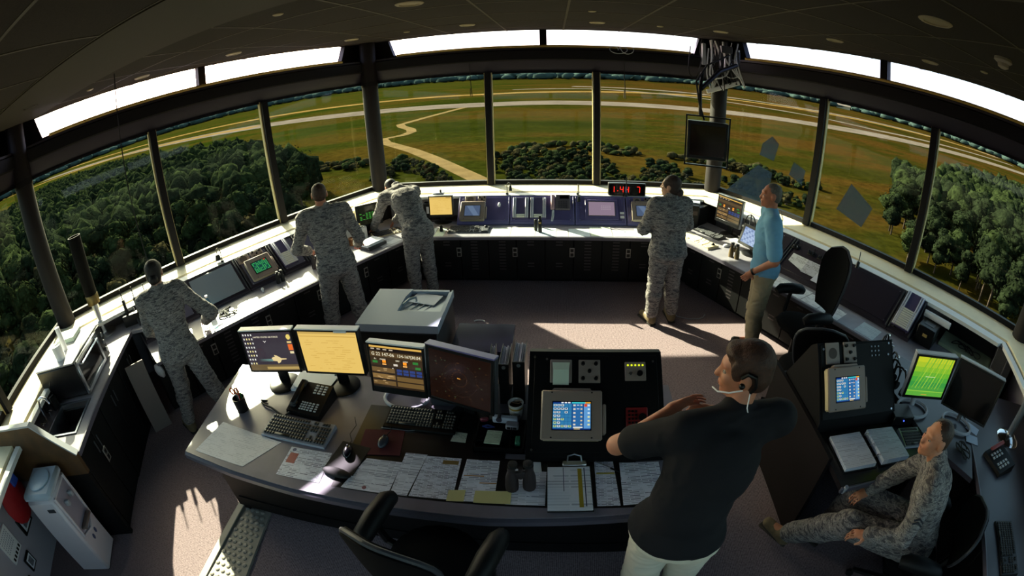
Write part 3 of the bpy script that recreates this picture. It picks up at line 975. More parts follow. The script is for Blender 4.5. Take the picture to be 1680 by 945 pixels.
def scr_touch(w, h, kind='blue'):
    s = Screen(w, h); r = random.Random(5)
    if kind == 'blue':
        s.rect(0, 0, 1, 1, '#10306e')
        s.rect(.0, .06, .5, .96, '#2f78a8'); s.rect(.52, .06, .80, .96, '#2a66a0'); s.rect(.82, .06, 1, .96, '#5b98d0')
        s.rect(.5, 0, .86, .05, '#3ac0c8'); s.rect(.86, 0, 1, .05, '#e0a030')
        for i, nn in enumerate((3, 4, 4, 2, 3, 2, 5)):
            for j in range(nn):
                if i == 2 and j == 2: continue
                x, y = .02 + j * .098, .085 + i * .127
                s.rect(x, y, x + .075, y + .07, '#e6e8e0' if i < 4 or j % 2 else '#c8dc80'); s.rect(x + .012, y + .012, x + .06, y + .05, '#23486a')
        for i in range(1, 7): s.rect(0, .06 + i * .128, .5, .066 + i * .128, '#123a72')
        for i in range(1, 5): s.rect(i * .1, .06, i * .1 + .006, .96, '#123a72')
        for i in range(6):
            s.rect(.54, .09 + i * .14, .60, .15 + i * .14, '#d8cfc0'); s.rect(.73, .09 + i * .14, .78, .14 + i * .14, '#d9c4a0')
            s.rect(.92, .09 + i * .14, .98, .15 + i * .14, '#c9e2f0' if i < 3 else '#dfe2a0')
        s.rect(.63, .10, .70, .12, '#e8e8f0'); s.rect(.63, .24, .70, .26, '#e8e8f0')
        s.rect(.83, .07, .91, .17, '#d84a28'); s.rect(.54, .90, .79, .94, '#e4e4da'); s.rect(.56, .965, .72, .99, '#e8c868')
        for j in range(3): s.rect(.22 + j * .09, .0, .28 + j * .09, .045, '#e8ecf0')
    elif kind == 'green':
        s.rect(0, 0, 1, 1, '#10261c')
        for i in range(8):
            for j in range(9):
                c = '#3fae6a' if r.random() < .8 else '#1c5f58'
                s.rect(.03 + j * .108, .04 + i * .12, .115 + j * .108, .125 + i * .12, c, .8)
        s.rect(.80, .02, .92, .12, '#c8442c')
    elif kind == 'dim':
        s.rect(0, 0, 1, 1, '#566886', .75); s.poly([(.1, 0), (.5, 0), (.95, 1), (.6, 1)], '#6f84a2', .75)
    return s
def touch(label, loc, R, kind, group='touch terminals on the consoles'):
    t = thing('touch_terminal', label, 'touch screen', loc, R=R, group=group)
    b = MB(); b.box((0, 0, .03), (.325, .275, .06), bev=.012); part('housing', b, M_beige if kind != 'dark' else M_taupe, t)
    b = MB(); b.box((0, 0, .062), (.335, .285, .018), bev=.008); part('bezel', b, M_taupe, t)
    b = MB(); b.box((0, -.005, .0715), (.215, .165, .003)); part('screen_glass', b, M_screen_off, t)
    b = MB(); b.box((.178, -.02, .04), (.022, .17, .05), bev=.006); part('side_module', b, M_taupe, t)
    b = MB()
    for x in (-.11, .11):
        for y in (-.128, .128): b.cyl((x, y, .0705), (x, y, .0725), .005, n=8)
    part('screws', b, M_blackp, t)['kind'] = 'stuff'
    b = MB(); b.prism([(-.115, .14), (.115, .14), (.10, .158), (-.10, .158)], .02, .055); part('top_hood', b, M_taupe, t)
    scr_touch(.205, .155, 'dim' if kind == 'dark' else kind).build(t, (0, -.005, .0732), I3)
    return t
def plate(label, loc, R, kind, sx=.11, sy=.13, name=None):
    nm = {'spk': 'speaker_plate', 'knob': 'knob_plate', 'jack': 'jack_plate'}[kind]
    t = thing(nm, label, 'panel plate', loc, R=R, group='speaker and knob plates on the consoles')
    b = MB(); b.box((0, 0, .005), (sx, sy, .010), bev=.003); part('plate', b, mat('plate_taupe', '#8a7c74', .5), t)
    if kind == 'spk':
        g = MB(); g.cyl((0, 0, .010), (0, 0, .013), sx * .30, n=20); part('speaker_grille', g, mat('grille_brown', '#4a403c', .8), t)
    else:
        for x, y in ((-.3, .32), (.3, .32), (0, 0), (-.3, -.32), (.3, -.32)):
            k = MB(); k.cyl((x * sx, y * sy, .01), (x * sx, y * sy, .026), .012, .010, 12); part('knob', k, M_blackp, t)
    return t
touch('blank grey-blue touch terminal beside the yellow monitor on the front console', SP('F', -1.05, .35, .006), RSL('F'), 'dim')
plate('speaker plate above the left front touch terminal', SP('F', -1.10, .84, .006), RSL('F'), 'spk', .15, .11)
plate('knob plate above the left front touch terminal', SP('F', -.95, .84, .006), RSL('F'), 'knob', .11, .11)
touch('touch terminal with blue reflections in front of the standing woman', SP('F', 1.11, .38, .006), RSL('F'), 'dim')
plate('speaker plate above the touch terminal in front of the woman', SP('F', 1.045, .82, .006), RSL('F'), 'spk', .11, .11)
plate('knob plate under the black spiral cord by the red clock', SP('F', 1.185, .82, .006), RSL('F'), 'knob', .10, .11)
touch('tan touch terminal with green buttons on the left console', SP('L', 1.84, .40, .006), RSL('L'), 'green')
plate('pale speaker plate above the green touch terminal', SP('L', 1.72, .86, .006), RSL('L'), 'spk', .16, .10)
plate('pale knob plate above the green touch terminal', SP('L', 1.90, .86, .006), RSL('L'), 'knob', .16, .10)
# spiral cord on the front console
b = MB(); b.tube([V((1.17 + .03 * math.cos(a * 1.3) + a * .006, .0, 0)) + V((0, .02 * math.sin(a * 1.3), .02 + .01 * math.sin(a))) for a in [i * .35 for i in range(40)]], .006, 6)
cc = MB(); cc.tube([SP('F', 1.16 + .003 * i + .028 * math.cos(i * .75), .66 + .012 * i, .035 + .022 * math.sin(i * .75)) for i in range(24)], .007, 6)
single('spiral_cord', 'black spiral cord coiled over the knob plate near the clock', 'cord', cc, M_rubber)

# ---- strip bays, phone, flush screen
def strip_bay(label, w, uc, wd, s0, s1, rows, group='flight strip bays'):
    L = SLEN(w); h = (s1 - s0) * L
    t = thing('strip_bay', label, 'strip bay', SP(w, uc, (s0 + s1) / 2, .008), R=RSL(w), group=group)
    b = MB(); b.box((0, 0, .012), (wd, h, .024), bev=.004); part('tray', b, mat('bay_tray', '#4b4468', .5), t)
    for sx in (-1, 1):
        for k in range(2):
            r = MB(); r.box((sx * (wd / 2 - .014 - k * .024), .0, .030), (.018, h - .01, .014), bev=.004); part('rail', r, mat('bay_rail', '#c9c8d4', .4, .3), t)
    for k in range(rows):
        r = MB(); r.box((0, -h / 2 + .018 + k * .026, .030), (wd - .105 if rows < 6 else wd - .02, .022, .012), bev=.003); part('strip_holder', r, mat('strip_white', '#d8d6cc', .5), t)
    return t
strip_bay('left of two pale strip bays on the front console, almost empty', 'F', -.445, .215, .1, .9, 2)
strip_bay('right of two pale strip bays on the front console, next to the desk phone', 'F', -.225, .215, .1, .9, 2)
strip_bay('strip bay full of white holders on the left console beside the standing man', 'L', 2.20, .20, .12, .98, 7)
strip_bay('strip bay full of white holders at the right end of the right console', 'R', -.94, .225, .08, 1.02, 9)
ph = thing('desk_phone', 'grey-brown desk phone with white handset cord on the front console', 'phone', SP('F', .065, .70, .008), R=RSL('F'))
b = MB(); b.box((.02, 0, .02), (.20, .23, .04), bev=.008); part('body', b, mat('phone_taupe', '#5c5358', .5), ph)
b = MB(); b.box((-.115, .0, .035), (.05, .22, .03), bev=.012); b.box((-.115, .085, .022), (.055, .055, .035), bev=.01); b.box((-.115, -.085, .022), (.055, .055, .035), bev=.01); part('handset', b, mat('handset_rose', '#a9848a', .5), ph)
b = MB()
for i in range(4):
    for j in range(4): b.box((-.03 + i * .032, -.09 + j * .03, .042), (.022, .018, .006))
part('keypad', b, mat('key_grey', '#3f3a42', .5), ph)
b = MB(); b.box((.04, .07, .042), (.12, .05, .006)); part('lcd', b, M_screen_off, ph)
b = MB(); b.tube([(-.115, -.12, .02), (-.12, -.20, .012), (-.13, -.27, -.01), (-.15, -.33, -.06), (-.17, -.37, -.095)], .006, 6); b.tube([(-.10, -.12, .02), (-.10, -.20, .012), (-.115, -.27, -.01), (-.14, -.33, -.06), (-.16, -.37, -.095)], .006, 6); part('cord', b, M_white, ph)
fs = thing('flush_screen', 'flush pinkish-grey display in the middle of the front console', 'screen', SP('F', .575, .48, .006), R=RSL('F'))
b = MB(); b.box((0, -.005, .008), (.44, .30, .016), bev=.004); part('bezel', b, M_panel, fs)
b = MB(); b.box((0, .006, .0165), (.36, .22, .003)); part('screen_glass', b, M_taupe, fs)
s = Screen(.345, .205); s.rect(0, 0, 1, 1, '#9a8598', .8)
for i in range(3):
    for j in range(5): s.rect(.48 + j * .08, .28 + i * .12, .53 + j * .08, .33 + i * .12, '#b5a4b2', .8)
s.build(fs, (0, .006, .0185), I3)
b = MB(); b.box((0, 0, .002), (.055, .035, .004))
b.box((0, .06, .002), (.055, .03, .004)); single('console_label', 'pair of small white labels at the corner of the flush screen panel', 'label', b, M_white, SP('F', .835, .22, .008), R=RSL('F'))
# ---- clock
ck = thing('digital_clock', 'black digital clock with red digits on the sill behind the front console', 'clock', WP('F', .92, .44, 1.128), R=RS('F'))
b = MB(); b.box((0, 0, .085), (.52, .06, .17), bev=.005); part('case', b, M_blackp, ck)
b = MB(); b.box((0, -.031, .085), (.49, .003, .145)); part('face', b, M_screen_off, ck)
M_led = emis('led_red', '#ff2a1c', 1.6)
SEG = {'1': 'bc', '4': 'bcfg', '7': 'abc'}
def digit(ch, x, mb, w=.040, h=.082, y=-.034, z=.085, t=.009):
    S_ = {'a': (0, h / 2, w, t), 'g': (0, 0, w, t), 'd': (0, -h / 2, w, t), 'b': (w / 2, h / 4, t, h / 2), 'c': (w / 2, -h / 4, t, h / 2), 'f': (-w / 2, h / 4, t, h / 2), 'e': (-w / 2, -h / 4, t, h / 2)}
    for k in SEG[ch]:
        cx, cz, sx, sz = S_[k]; mb.box((x + cx, y, z + cz), (sx * .9 if sx > t else sx, .003, sz * .88 if sz > t else sz))
for ch, x in (('1', -.20), ('4', -.075), ('4', .0), ('7', .155)):
    dg = MB(); digit(ch, x, dg); part('digit', dg, M_led, ck)['kind'] = 'stuff'
dg = MB(); dg.box((-.13, -.034, .065), (.011, .003, .011)); part('colon_dot', dg, M_led, ck)

# ---- keyboards
def keyboard(label, loc, rz, w, d, body, keys, R=None, trackball=False, zt=.022, group='keyboards', palm=0.0):
    t = thing('keyboard', label, 'keyboard', loc, rz, R, group)
    b = MB(); b.loft([V((-w / 2, -d / 2 - palm, 0)), V((w / 2, -d / 2 - palm, 0)), V((w / 2, d / 2, 0)), V((-w / 2, d / 2, 0))], [V((-w / 2 + .004, -d / 2 - palm + .003, zt * .6)), V((w / 2 - .004, -d / 2 - palm + .003, zt * .6)), V((w / 2 - .004, d / 2 - .003, zt * 1.35)), V((-w / 2 + .004, d / 2 - .003, zt * 1.35))])
    part('case', b, body, t)
    k = MB(); pitch = d * .86 / 6
    x0 = -w / 2 + .015; xw = (w - .03) * (.78 if trackball else 1.0)
    cols = [(0, .68, 15), (.705, .815, 3), (.84, 1.0, 4)]
    for a, bb, nn in cols:
        for r in range(6):
            y = d / 2 - .02 - r * pitch - (0 if r == 0 else .006)
            z = zt * (1.30 - .62 * (d / 2 - y) / d)
            if r == 0: nn_ = nn - 1
            else: nn_ = nn
            if a > .7 and a < .8 and r in (3,): continue
            for c in range(nn_):
                if r == 5 and a == 0 and 4 <= c <= 9:
                    if c == 4: k.box((x0 + xw * (a + (bb - a) * 7 / nn), y, z), ((bb - a) * xw / nn * 5.6, pitch * .78, .011))
                    continue
                if a > .7 and a < .8 and r == 4 and c != 1: continue
                k.box((x0 + xw * (a + (bb - a) * (c + .5) / nn), y, z), ((bb - a) * xw / nn * .82, pitch * .8, .011))
    kk = part('keys', k, keys, t, angle=0); kk['kind'] = 'stuff'
    if trackball:
        p = MB(); p.box((w / 2 - w * .09, -.005, zt * .95), (w * .155, d * .85, .02), bev=.005); part('trackball_pad', p, body, t)
        s_ = MB(); s_.sph((w / 2 - w * .09, d * .2, zt * 1.3), .026, 14); part('trackball', s_, M_blackp, t)
    return t
M_key = mat('key_black', '#141416', .45); M_keyb = mat('key_beige', '#c8bda0', .5)
keyboard('black keyboard with grey trackball pad on the front counter', WP('F', -1.06, 1.00, CTZ), 0, .53, .21, M_dgrey, M_key, trackball=True)
keyboard('beige keyboard with trackball pad on the right counter beside the standing woman', WP('R', -3.58, 1.14, CTZ), 0, .56, .20, M_beige, mat('key_pale', '#d8cfb8', .5), R=RS('R') @ rot(z=-.03), trackball=True)
keyboard('black keyboard behind the beige one on the right counter', WP('R', -3.70, .80, CTZ), 0, .45, .17, M_blackp, M_dgrey, R=RS('R') @ rot(z=.02))
b = MB(); b.lathe([(.022, 0), (.026, .02), (.018, .05), (.022, .07), (.010, .085)], n=14)
single('stamp', 'small black knob-shaped hand stamp left of the trackball keyboard', 'stamp', b, M_blackp, WP('F', -1.40, 1.02, CTZ))

# ---- monitors
def monitor(label, c, yaw, tilt, w, h, z0, shell, scr=None, bez=.016, chin=.0, stand='bar', top=None, group='flat monitors', depth=.05):
    """c: centre of the display; the thing stands at z0; display faces (sin yaw, -cos yaw)"""
    base = V((c[0], c[1], z0)); t = thing('monitor', label, 'monitor', base, yaw, group=group)
    hz = c[2] - z0; Rt = rot(x=-tilt)
    P = lambda x, y, z: V((0, 0, hz)) + Rt @ V((x, y, z))
    b = MB(); b.box(P(0, depth / 2 + .003, -chin / 2), (w + 2 * bez, depth, h + 2 * bez + chin), Rt, .006); part('shell', b, shell, t)
    f = MB()
    for sx in (-1, 1): f.box(P(sx * (w / 2 + bez / 2), -.0, -chin / 2), (bez, .012, h + 2 * bez + chin), Rt, .003)
    for sz in (-1, 1): f.box(P(0, -.0, sz * (h / 2 + bez / 2) - (chin / 2 if sz < 0 else 0)), (w, .012, bez + (chin if sz < 0 else 0)), Rt, .003)
    part('bezel', f, M_blackp, t)
    if top is not None:
        f = MB(); f.box(P(0, .02, h / 2 + bez + .003), (w + 2 * bez + .004, depth + .01, .010), Rt, .003); part('top_edge', f, top, t)
    g = MB(); g.box(P(0, .001, 0), (w, .004, h), Rt); part('screen_glass', g, M_screen_off, t)
    if scr is not None:
        scr.build(t, P(0, -.0022, 0), Rt @ rot(x=PI / 2))
    s = MB()
    if stand == 'bar':
        s.box((0, .085, hz * .5 - .01), (.085, .03, hz * .9), bev=.008); s.box(P(0, .065, -.02), (.12, .05, .1), Rt, .005)
    else:
        s.tube([P(0, .07, -h * .2), (0, .13, hz * .5), (0, .08, .02)], .022, 10); s.box(P(0, .062, -.02), (.12, .04, .1), Rt, .005)
    part('stand', s, shell if stand != 'bar' else M_blackp, t)
    s = MB()
    if stand == 'ring':
        s.tube([(.15 * math.cos(a), .05 + .11 * math.sin(a), .012) for a in [i * 2 * PI / 28 for i in range(29)]], .012, 8)
        part('base', s, M_grey, t)
    else:
        s.lathe([(.125, 0), (.125, .008), (.11, .016), (.03, .02)], (0, .06, 0), 24); part('base', s, M_blackp, t)
    return t
def scr_yellow(w, h, n=14, seed=1, dark='#b98f38'):
    s = Screen(w, h); r = random.Random(seed)
    s.rect(0, 0, 1, 1, '#e8c368')
    s.rect(0, 0, 1, .05, '#c9a85a'); s.rect(.02, .10, .98, .115, '#c29a44')
    for i in range(n):
        y = .2 + i * .75 / n
        for j in range(r.randrange(2, 6)):
            x = .08 + r.random() * .7; s.rect(x, y, min(.95, x + .03 + r.random() * .12), y + .012, '#d0a850')
    return s
def scr_wx(w, h):
    s = Screen(w, h); r = random.Random(3)
    s.rect(0, 0, 1, 1, '#2c2116'); s.rect(0, 0, 1, .045, '#d9ac55'); s.rect(0, .045, 1, .11, '#1c1512'); s.rect(.0, .14, 1, .26, '#57442a')
    s.rect(.0, .27, 1, .47, '#3a2c1c')
    for x in (.27, .67):
        s.rect(x - .055, .31, x + .055, .47, '#1a120c'); s.rect(x - .035, .33, x + .035, .40, '#e88a20', 1.3); s.rect(x - .04, .415, x + .04, .45, '#f0b060')
    for x, y in ((.04, .36), (.82, .30), (.86, .42)): s.rect(x, y, x + .1, y + .06, '#2f7a34')
    s.rect(.45, .40, .53, .45, '#d8cfc0')
    for i in range(2):
        for j in range(4): s.rect(.50 + j * .125, .52 + i * .075, .60 + j * .125, .58 + i * .075, '#2c3f7a')
    s.rect(.42, .50, .44, .62, '#e8e0d0')
    for i in range(3): s.rect(.01, .52 + i * .16, .46, .63 + i * .16, '#6e5530' if i % 2 == 0 else '#86683a')
    for i in range(2): s.rect(.49, .70 + i * .14, .99, .81 + i * .14, '#6e5630')
    for i in range(12):
        x = .02 + r.random() * .35; y = .5 + r.random() * .45; s.rect(x, y, x + .06, y + .015, '#c9a878')
    for j in range(4): s.rect(.03 + j * .12, .065, .10 + j * .12, .09, '#c8b8a0')
    return s
def scr_desk(w, h):
    s = Screen(w, h)
    s.rect(0, 0, 1, 1, '#3a343c'); s.rect(0, .84, 1, 1, '#6b5a3c'); s.rect(.35, .90, 1, .97, '#b59a5c')
    for i in range(8):
        for j in range(4):
            if i > 5 and j == 3: continue
            x, y = .025 + j * .055, .03 + i * .108; s.rect(x, y, x + .026, y + .045, '#f0e2a0' if (i * j) % 3 else '#e8e8e0')
    s.poly([(.93, .06), (.97, .06), (.985, .10), (.985, .15), (.96, .19), (.93, .19), (.905, .15), (.905, .10)], '#e8d070')
    s.rect(.90, .23, .985, .28, '#d9c080'); s.rect(.90, .31, .99, .46, '#e06a28', 1.1); s.rect(.91, .49, .985, .55, '#e8d8a8')
    # an aircraft in flight with twin trails
    for y in (.70, .735): s.poly([(.22, y), (.52, y - .012), (.52, y + .012)], '#7aa79c')
    s.poly([(.50, .66), (.58, .62), (.56, .58), (.62, .60), (.70, .67), (.80, .675), (.80, .70), (.70, .71), (.66, .78), (.61, .81), (.60, .75), (.52, .74)], '#e6cf96')
    s.poly([(.42, .205), (.445, .215), (.455, .24), (.465, .215), (.49, .205), (.47, .235), (.455, .26), (.44, .235)], '#e8e4dc')
    return s
DZ = .762
mo = monitor('leftmost desk monitor showing a dark desktop with an aircraft and icon columns', (-1.93, 2.27, 1.08), math.radians(9), math.radians(2), .40, .305, DZ, M_blackp, scr_desk(.40, .305), top=M_white)
hz = 1.08 - DZ
M_txt = emis('text_pale', '#efe6c8', 1.0)
Rt = rot(x=-math.radians(2)); PT = lambda x, y: V((0, 0, hz)) + Rt @ V((x, -.004, y))
text('screen_text', 'UNITED STATES AIR FORCE', .0165, M_txt, mo, PT(-.105, .118), Rt @ rot(x=PI / 2))
mo = monitor('second desk monitor from the left with a plain yellow list on screen', (-1.45, 2.31, 1.085), math.radians(3), math.radians(1), .43, .315, DZ, M_blackp, scr_yellow(.43, .315), top=M_white)
b = MB(); b.box((.11, -.008, 1.085 - DZ + .165), (.09, .006, .012)); part('badge', b, M_white, mo)
mo = monitor('third desk monitor with silver frame and a brown weather readout', (-.96, 2.235, 1.05), math.radians(-6), math.radians(9), .355, .285, DZ, M_grey, scr_wx(.355, .285), chin=.03, stand='ring', top=M_white)
Rt = rot(x=-math.radians(9)); PT = lambda x, y: V((0, 0, 1.05 - DZ)) + Rt @ V((x, -.004, y))
for tx, x, y, sz in (('G 22 147-06', -.165, .0865, .031), ('134-167|30.04', .012, .0865, .027), ('MAINS', -.11, .052, .014), ('DRY', .0, .052, .014), ('LOW', .05, .052, .014), ('0.1', -.15, .052, .014)):
    text('screen_text', tx, sz, M_txt, mo, PT(x, y), Rt @ rot(x=PI / 2))
s = Screen(.40, .32); s.rect(0, 0, 1, 1, '#20110a', .7); r_ = random.Random(4)
for i in range(46):
    x, y = .06 + r_.random() * .86, .08 + r_.random() * .84; s.rect(x, y, x + .012 + r_.random() * .02, y + .014, '#5a3a1c' if i % 4 else '#4a5a3c', .7)
for k in range(40):
    a = k * 2 * PI / 40; s.rect(.5 + .28 * math.cos(a), .5 + .34 * math.sin(a), .508 + .28 * math.cos(a), .51 + .34 * math.sin(a), '#4a2e18', .8)
    if k % 2: s.rect(.5 + .12 * math.cos(a), .48 + .15 * math.sin(a), .51 + .12 * math.cos(a), .49 + .15 * math.sin(a), '#7a4a1c', .8)
s.rect(.47, .46, .52, .48, '#c88a3a')
monitor('fourth desk monitor turned left, a nearly black radar display', (-.535, 2.10, 1.09), math.radians(-19), math.radians(8), .40, .32, DZ, M_dgrey, s, bez=.022, top=M_panelf)
s = scr_yellow(.305, .245, 8, 5); s.rect(.75, .03, .96, .06, '#6a5320')
monitor('yellow-screen monitor on the left end of the front counter', WP('F', -1.465, .70, 1.055), 0, .06, .305, .245, CTS, M_dgrey, s, chin=.02)
# terminals at the corner
s = Screen(.33, .27); s.rect(0, 0, 1, 1, '#14160c'); r_ = random.Random(8)
for i in range(5):
    for j in range(6):
        if r_.random() < .8: s.rect(.1 + j * .13, .38 + i * .07, .19 + j * .13, .415 + i * .07, '#3c8a34')
p = WP('L', 3.47, .72, 1.07)
monitor('beige terminal screen with green text in front of the bending man', p, math.radians(38), .10, .30, .24, CTS, M_beige, s, bez=.03, depth=.08)
monitor('slim monitor with an amber weather readout in the right corner', WP('R', -3.57, .62, 1.15), math.radians(-60), .10, .40, .30, CTS, M_grey, scr_wx(.40, .30), chin=.03, stand='bar', top=M_dgrey)
s = Screen(.26, .20); s.rect(0, 0, 1, 1, '#7f97c4'); r_ = random.Random(9)
for i in range(7):
    for j in range(7): s.rect(.06 + j * .13, .08 + i * .125, .16 + j * .13, .17 + i * .125, '#9db2d6' if (i + j) % 3 else '#5f78aa')
monitor('beige touch display with pale blue grid beside the man in blue', WP('R', -3.00, .88, 1.035), math.radians(-66), .38, .25, .19, CTS, M_beige, s, bez=.035, stand='bar', depth=.06)
s = Screen(.375, .30)
cols = ['#c2cc2c', '#a8c42c', '#86bb2c', '#63ae30', '#4aa23a', '#3a9440', '#4a9c3c', '#5aa838']
for i, c in enumerate(cols): s.rect(0, i / 8, 1, (i + 1) / 8, c)
for i in range(9): s.poly([(.30 + i * .08, 0), (.335 + i * .08, 0), (.10 + i * .09, .8), (.08 + i * .09, .8)], '#9cc63a' if i % 2 else '#74b436')
s.rect(.35, .48, .62, .495, '#cfe0a8'); s.rect(0, .86, 1, .885, '#8cc440'); s.rect(.4, .95, .56, .97, '#c9a040')
monitor('green-screen monitor at the right supervisor desk', (2.67, 1.91, 1.12), math.radians(-15), math.radians(5), .385, .31, .80, M_grey, s, stand='ring', top=M_grey)
monitor('black blank monitor turned to the seated soldier, right of the green screen', (3.02, 1.66, 1.12), math.radians(-50), math.radians(8), .43, .345, .80, M_dgrey, None, stand='ring', top=M_grey)

# ================================================================ the island desk
M_desk = mat('desk_grey', '#74707c', .32, noise=(7, .1))
M_desktop_dark = mat('desk_black', '#0d0d10', .35)
dk = thing('operator_desk', 'large grey island desk with a curved front edge, papers along its front', 'desk')
front = [(-2.36, 1.47), (-1.9, 1.425), (-1.42, 1.40), (-.82, 1.392), (-.3, 1.388), (.43, 1.43), (.78, 1.47)]
poly = front + [(.78, 2.50), (-2.47, 2.50)]
b = MB(); b.prism(poly, .715, .76); part('desktop', b, M_desk, dk)
b = MB()
n = len(front)
for i in range(n - 1):
    p, q = front[i], front[i + 1]
    b.add([(p[0], p[1] - .002, .70), (q[0], q[1] - .002, .70), (q[0], q[1] - .002, .755), (p[0], p[1] - .002, .755), (p[0], p[1] - .02, .712), (q[0], q[1] - .02, .712), (q[0], q[1] - .02, .745), (p[0], p[1] - .02, .745)],
          [(0, 1, 2, 3), (4, 7, 6, 5), (0, 4, 5, 1), (3, 2, 6, 7), (0, 3, 7, 4), (1, 5, 6, 2)])
part('front_edge', b, mat('edge_band', '#4c4a57', .35), dk)
b = MB(); b.box((-.82, 1.62, .40), (2.9, .03, .62)); b.box((-.82, 1.60, .20), (2.8, .012, .02)); b.box((-.82, 1.60, .55), (2.8, .012, .02)); part('modesty_panel', b, M_cab, dk)
for x in (-2.24, .70):
    b = MB(); b.box((x, 2.05, .358), (.05, .84, .714)); part('side_panel', b, M_cab, dk)
b = MB(); b.box((-.845, 2.46, .358), (3.1, .03, .71)); part('back_panel', b, M_cab, dk)
b = MB(); b.box((-.72, 2.0, .7605), (.92, .40, .003)); part('desk_inlay', b, M_desktop_dark, dk)
# shallow strip holding the papers, sunk in the front of the desk
b = MB(); b.box((-.36, 1.64, .7602), (1.66, .34, .002)); part('paper_rest', b, M_desktop_dark, dk)

# control console let into the desk's right end
M_cbox = mat('console_black', '#060608', .6, spec=.2)
cx0, cx1, cyb, cyt, czb, czt = -.145, .635, 1.80, 2.31, .80, 1.16
cc = thing('control_console', 'black sloped control console on the right end of the island desk', 'console')
b = MB(); b.loft([V((cx0, cyb, .7625)), V((cx0, cyb, czb)), V((cx0, cyt, czt)), V((cx0, cyt + .06, czt - .02)), V((cx0, cyt + .06, .7625))], [V((cx1, cyb, .7625)), V((cx1, cyb, czb)), V((cx1, cyt, czt)), V((cx1, cyt + .06, czt - .02)), V((cx1, cyt + .06, .7625))]); part('housing', b, M_cbox, cc)
cs = V((0, cyt - cyb, czt - czb)); CL = cs.length; cs.normalize()
RC = Matrix(((1, 0, 0), (0, cs.y, -cs.z), (0, cs.z, cs.y)))
def CP(x, s, o=0.0): return V((cx0 + (cx1 - cx0) * x, cyb, czb)) + RC @ V((0, CL * s, o))
b = MB(); b.box(CP(.5, .5, .003), (cx1 - cx0 - .06, CL - .05, .006), RC, .002); part('faceplate', b, mat('faceplate_black', '#09090b', .55, spec=.2), cc)
b = MB()
for x, s in ((.04, .06), (.96, .06), (.04, .94), (.93, .90), (.13, .92)): b.cyl(CP(x, s, .005), CP(x, s, .010), .007, n=8)
part('screws', b, M_steel, cc)['kind'] = 'stuff'
touch('lit blue touch terminal in the middle of the island control console', CP(.315, .36, .008), RC, 'blue')
p1 = plate('speaker plate with a paper roll slip on the island console', CP(.235, .80, .008), RC, 'spk', .125, .14)
b = MB(); b.loft([V((-.045, -.085, .012)), V((.045, -.085, .012)), V((.045, .0, .03)), V((-.045, .0, .03))], [V((-.045, -.085, .014)), V((.045, -.085, .014)), V((.045, .0, .033)), V((-.045, .0, .033))])
b.loft([V((-.045, .0, .03)), V((.045, .0, .03)), V((.05, .05, .014)), V((-.05, .05, .014))], [V((-.045, .0, .033)), V((.045, .0, .033)), V((.05, .05, .017)), V((-.05, .05, .017))]); part('paper_slip', b, mat('slip_green', '#c9d8c4', .6), p1)
plate('brown knob plate with five black knobs on the island console', CP(.445, .80, .008), RC, 'knob', .125, .14)
ip = thing('indicator_plate', 'small plate with five yellow-green lights at the top right of the island console', 'panel plate', CP(.79, .80, .008), R=RC)
b = MB(); b.box((0, 0, .005), (.125, .115, .01), bev=.003); part('plate', b, mat('plate_taupe', '#8a7c74', .5), ip)
for k in range(5):
    q = MB(); q.sph((-.044 + k * .022, .036, .011), .006, 8); part('indicator_lamp', q, emis('lamp_lime', '#d8f020', 1.5), ip)
b = MB(); b.cyl((.025, -.015, .01), (.025, -.015, .022), .017, n=14); part('knob', b, M_blackp, ip)
b = MB(); b.cyl((-.03, -.015, .01), (-.03, -.015, .016), .010, n=12); part('jack', b, M_steel, ip)
kp = thing('alarm_keypad', 'dark red keypad panel at the right of the island console by the man\'s elbow', 'keypad', CP(.79, .34, .008), R=RC)
b = MB(); b.box((0, 0, .007), (.125, .14, .014), bev=.004); part('plate', b, M_red, kp)
b = MB()
for i in range(3):
    for j in range(5): b.box((-.045 + i * .02, .045 - j * .022, .016), (.012, .012, .008))
part('buttons', b, M_blackp, kp)['kind'] = 'stuff'
b = MB(); b.cyl((.03, .01, .014), (.03, .01, .03), .022, n=14); part('knob', b, M_blackp, kp)

# papers on the desk
def sheet(label, poly, z, m, name='paper_sheet', cat='paper', th=.0012, group='papers along the front of the island desk', org=None):
    c = V((sum(p[0] for p in poly) / len(poly), sum(p[1] for p in poly) / len(poly)))
    d = V(poly[1]) - V(poly[0]); rz = math.atan2(d.y, d.x)
    M = Matrix.Rotation(-rz, 2)
    b = MB(); b.prism([tuple(M @ (V(p) - c)) for p in poly], 0, th)
    return single(name, label, cat, b, m, (c.x, c.y, z), rz, group=group)
PR1 = print_mat('print_list', '#eceefa', '#6c6d86', .012, .06)
PR2 = print_mat('print_table', '#e8eaf8', '#55566e', .009, .034, fill=.7)
PR3 = print_mat('print_text', '#eeeffa', '#7a7a92', .010, .10, fill=.66)
PR4 = print_mat('print_form', '#e4e6ea', '#9a9a9c', .014, .05, accent='#e4e6ea', fill=.55)
z0 = .7622
sheet('large blank white sheet at the sunlit left end of the island desk', [(-2.28, 1.50), (-1.83, 1.472), (-1.66, 1.74), (-2.22, 1.82)], .761, print_mat('print_faint', '#dcdce2', '#c2c2ca', .014, .06), group='papers on the left half of the island desk')
p = sheet('printed sheet with a red block in front of the near keyboard', [(-1.57, 1.477), (-1.27, 1.477), (-1.28, 1.72), (-1.57, 1.72)], .761, PR1, group='papers on the left half of the island desk')
b = MB(); b.box((-.10, .03, .0016), (.06, .085, .0006)); part('red_block', b, mat('print_red', '#a8564e', .6), p)
b = MB(); b.cyl((-.115, .10, .0013), (-.115, .10, .0018), .014, n=16); part('seal', b, mat('print_grey', '#70708a', .6), p)
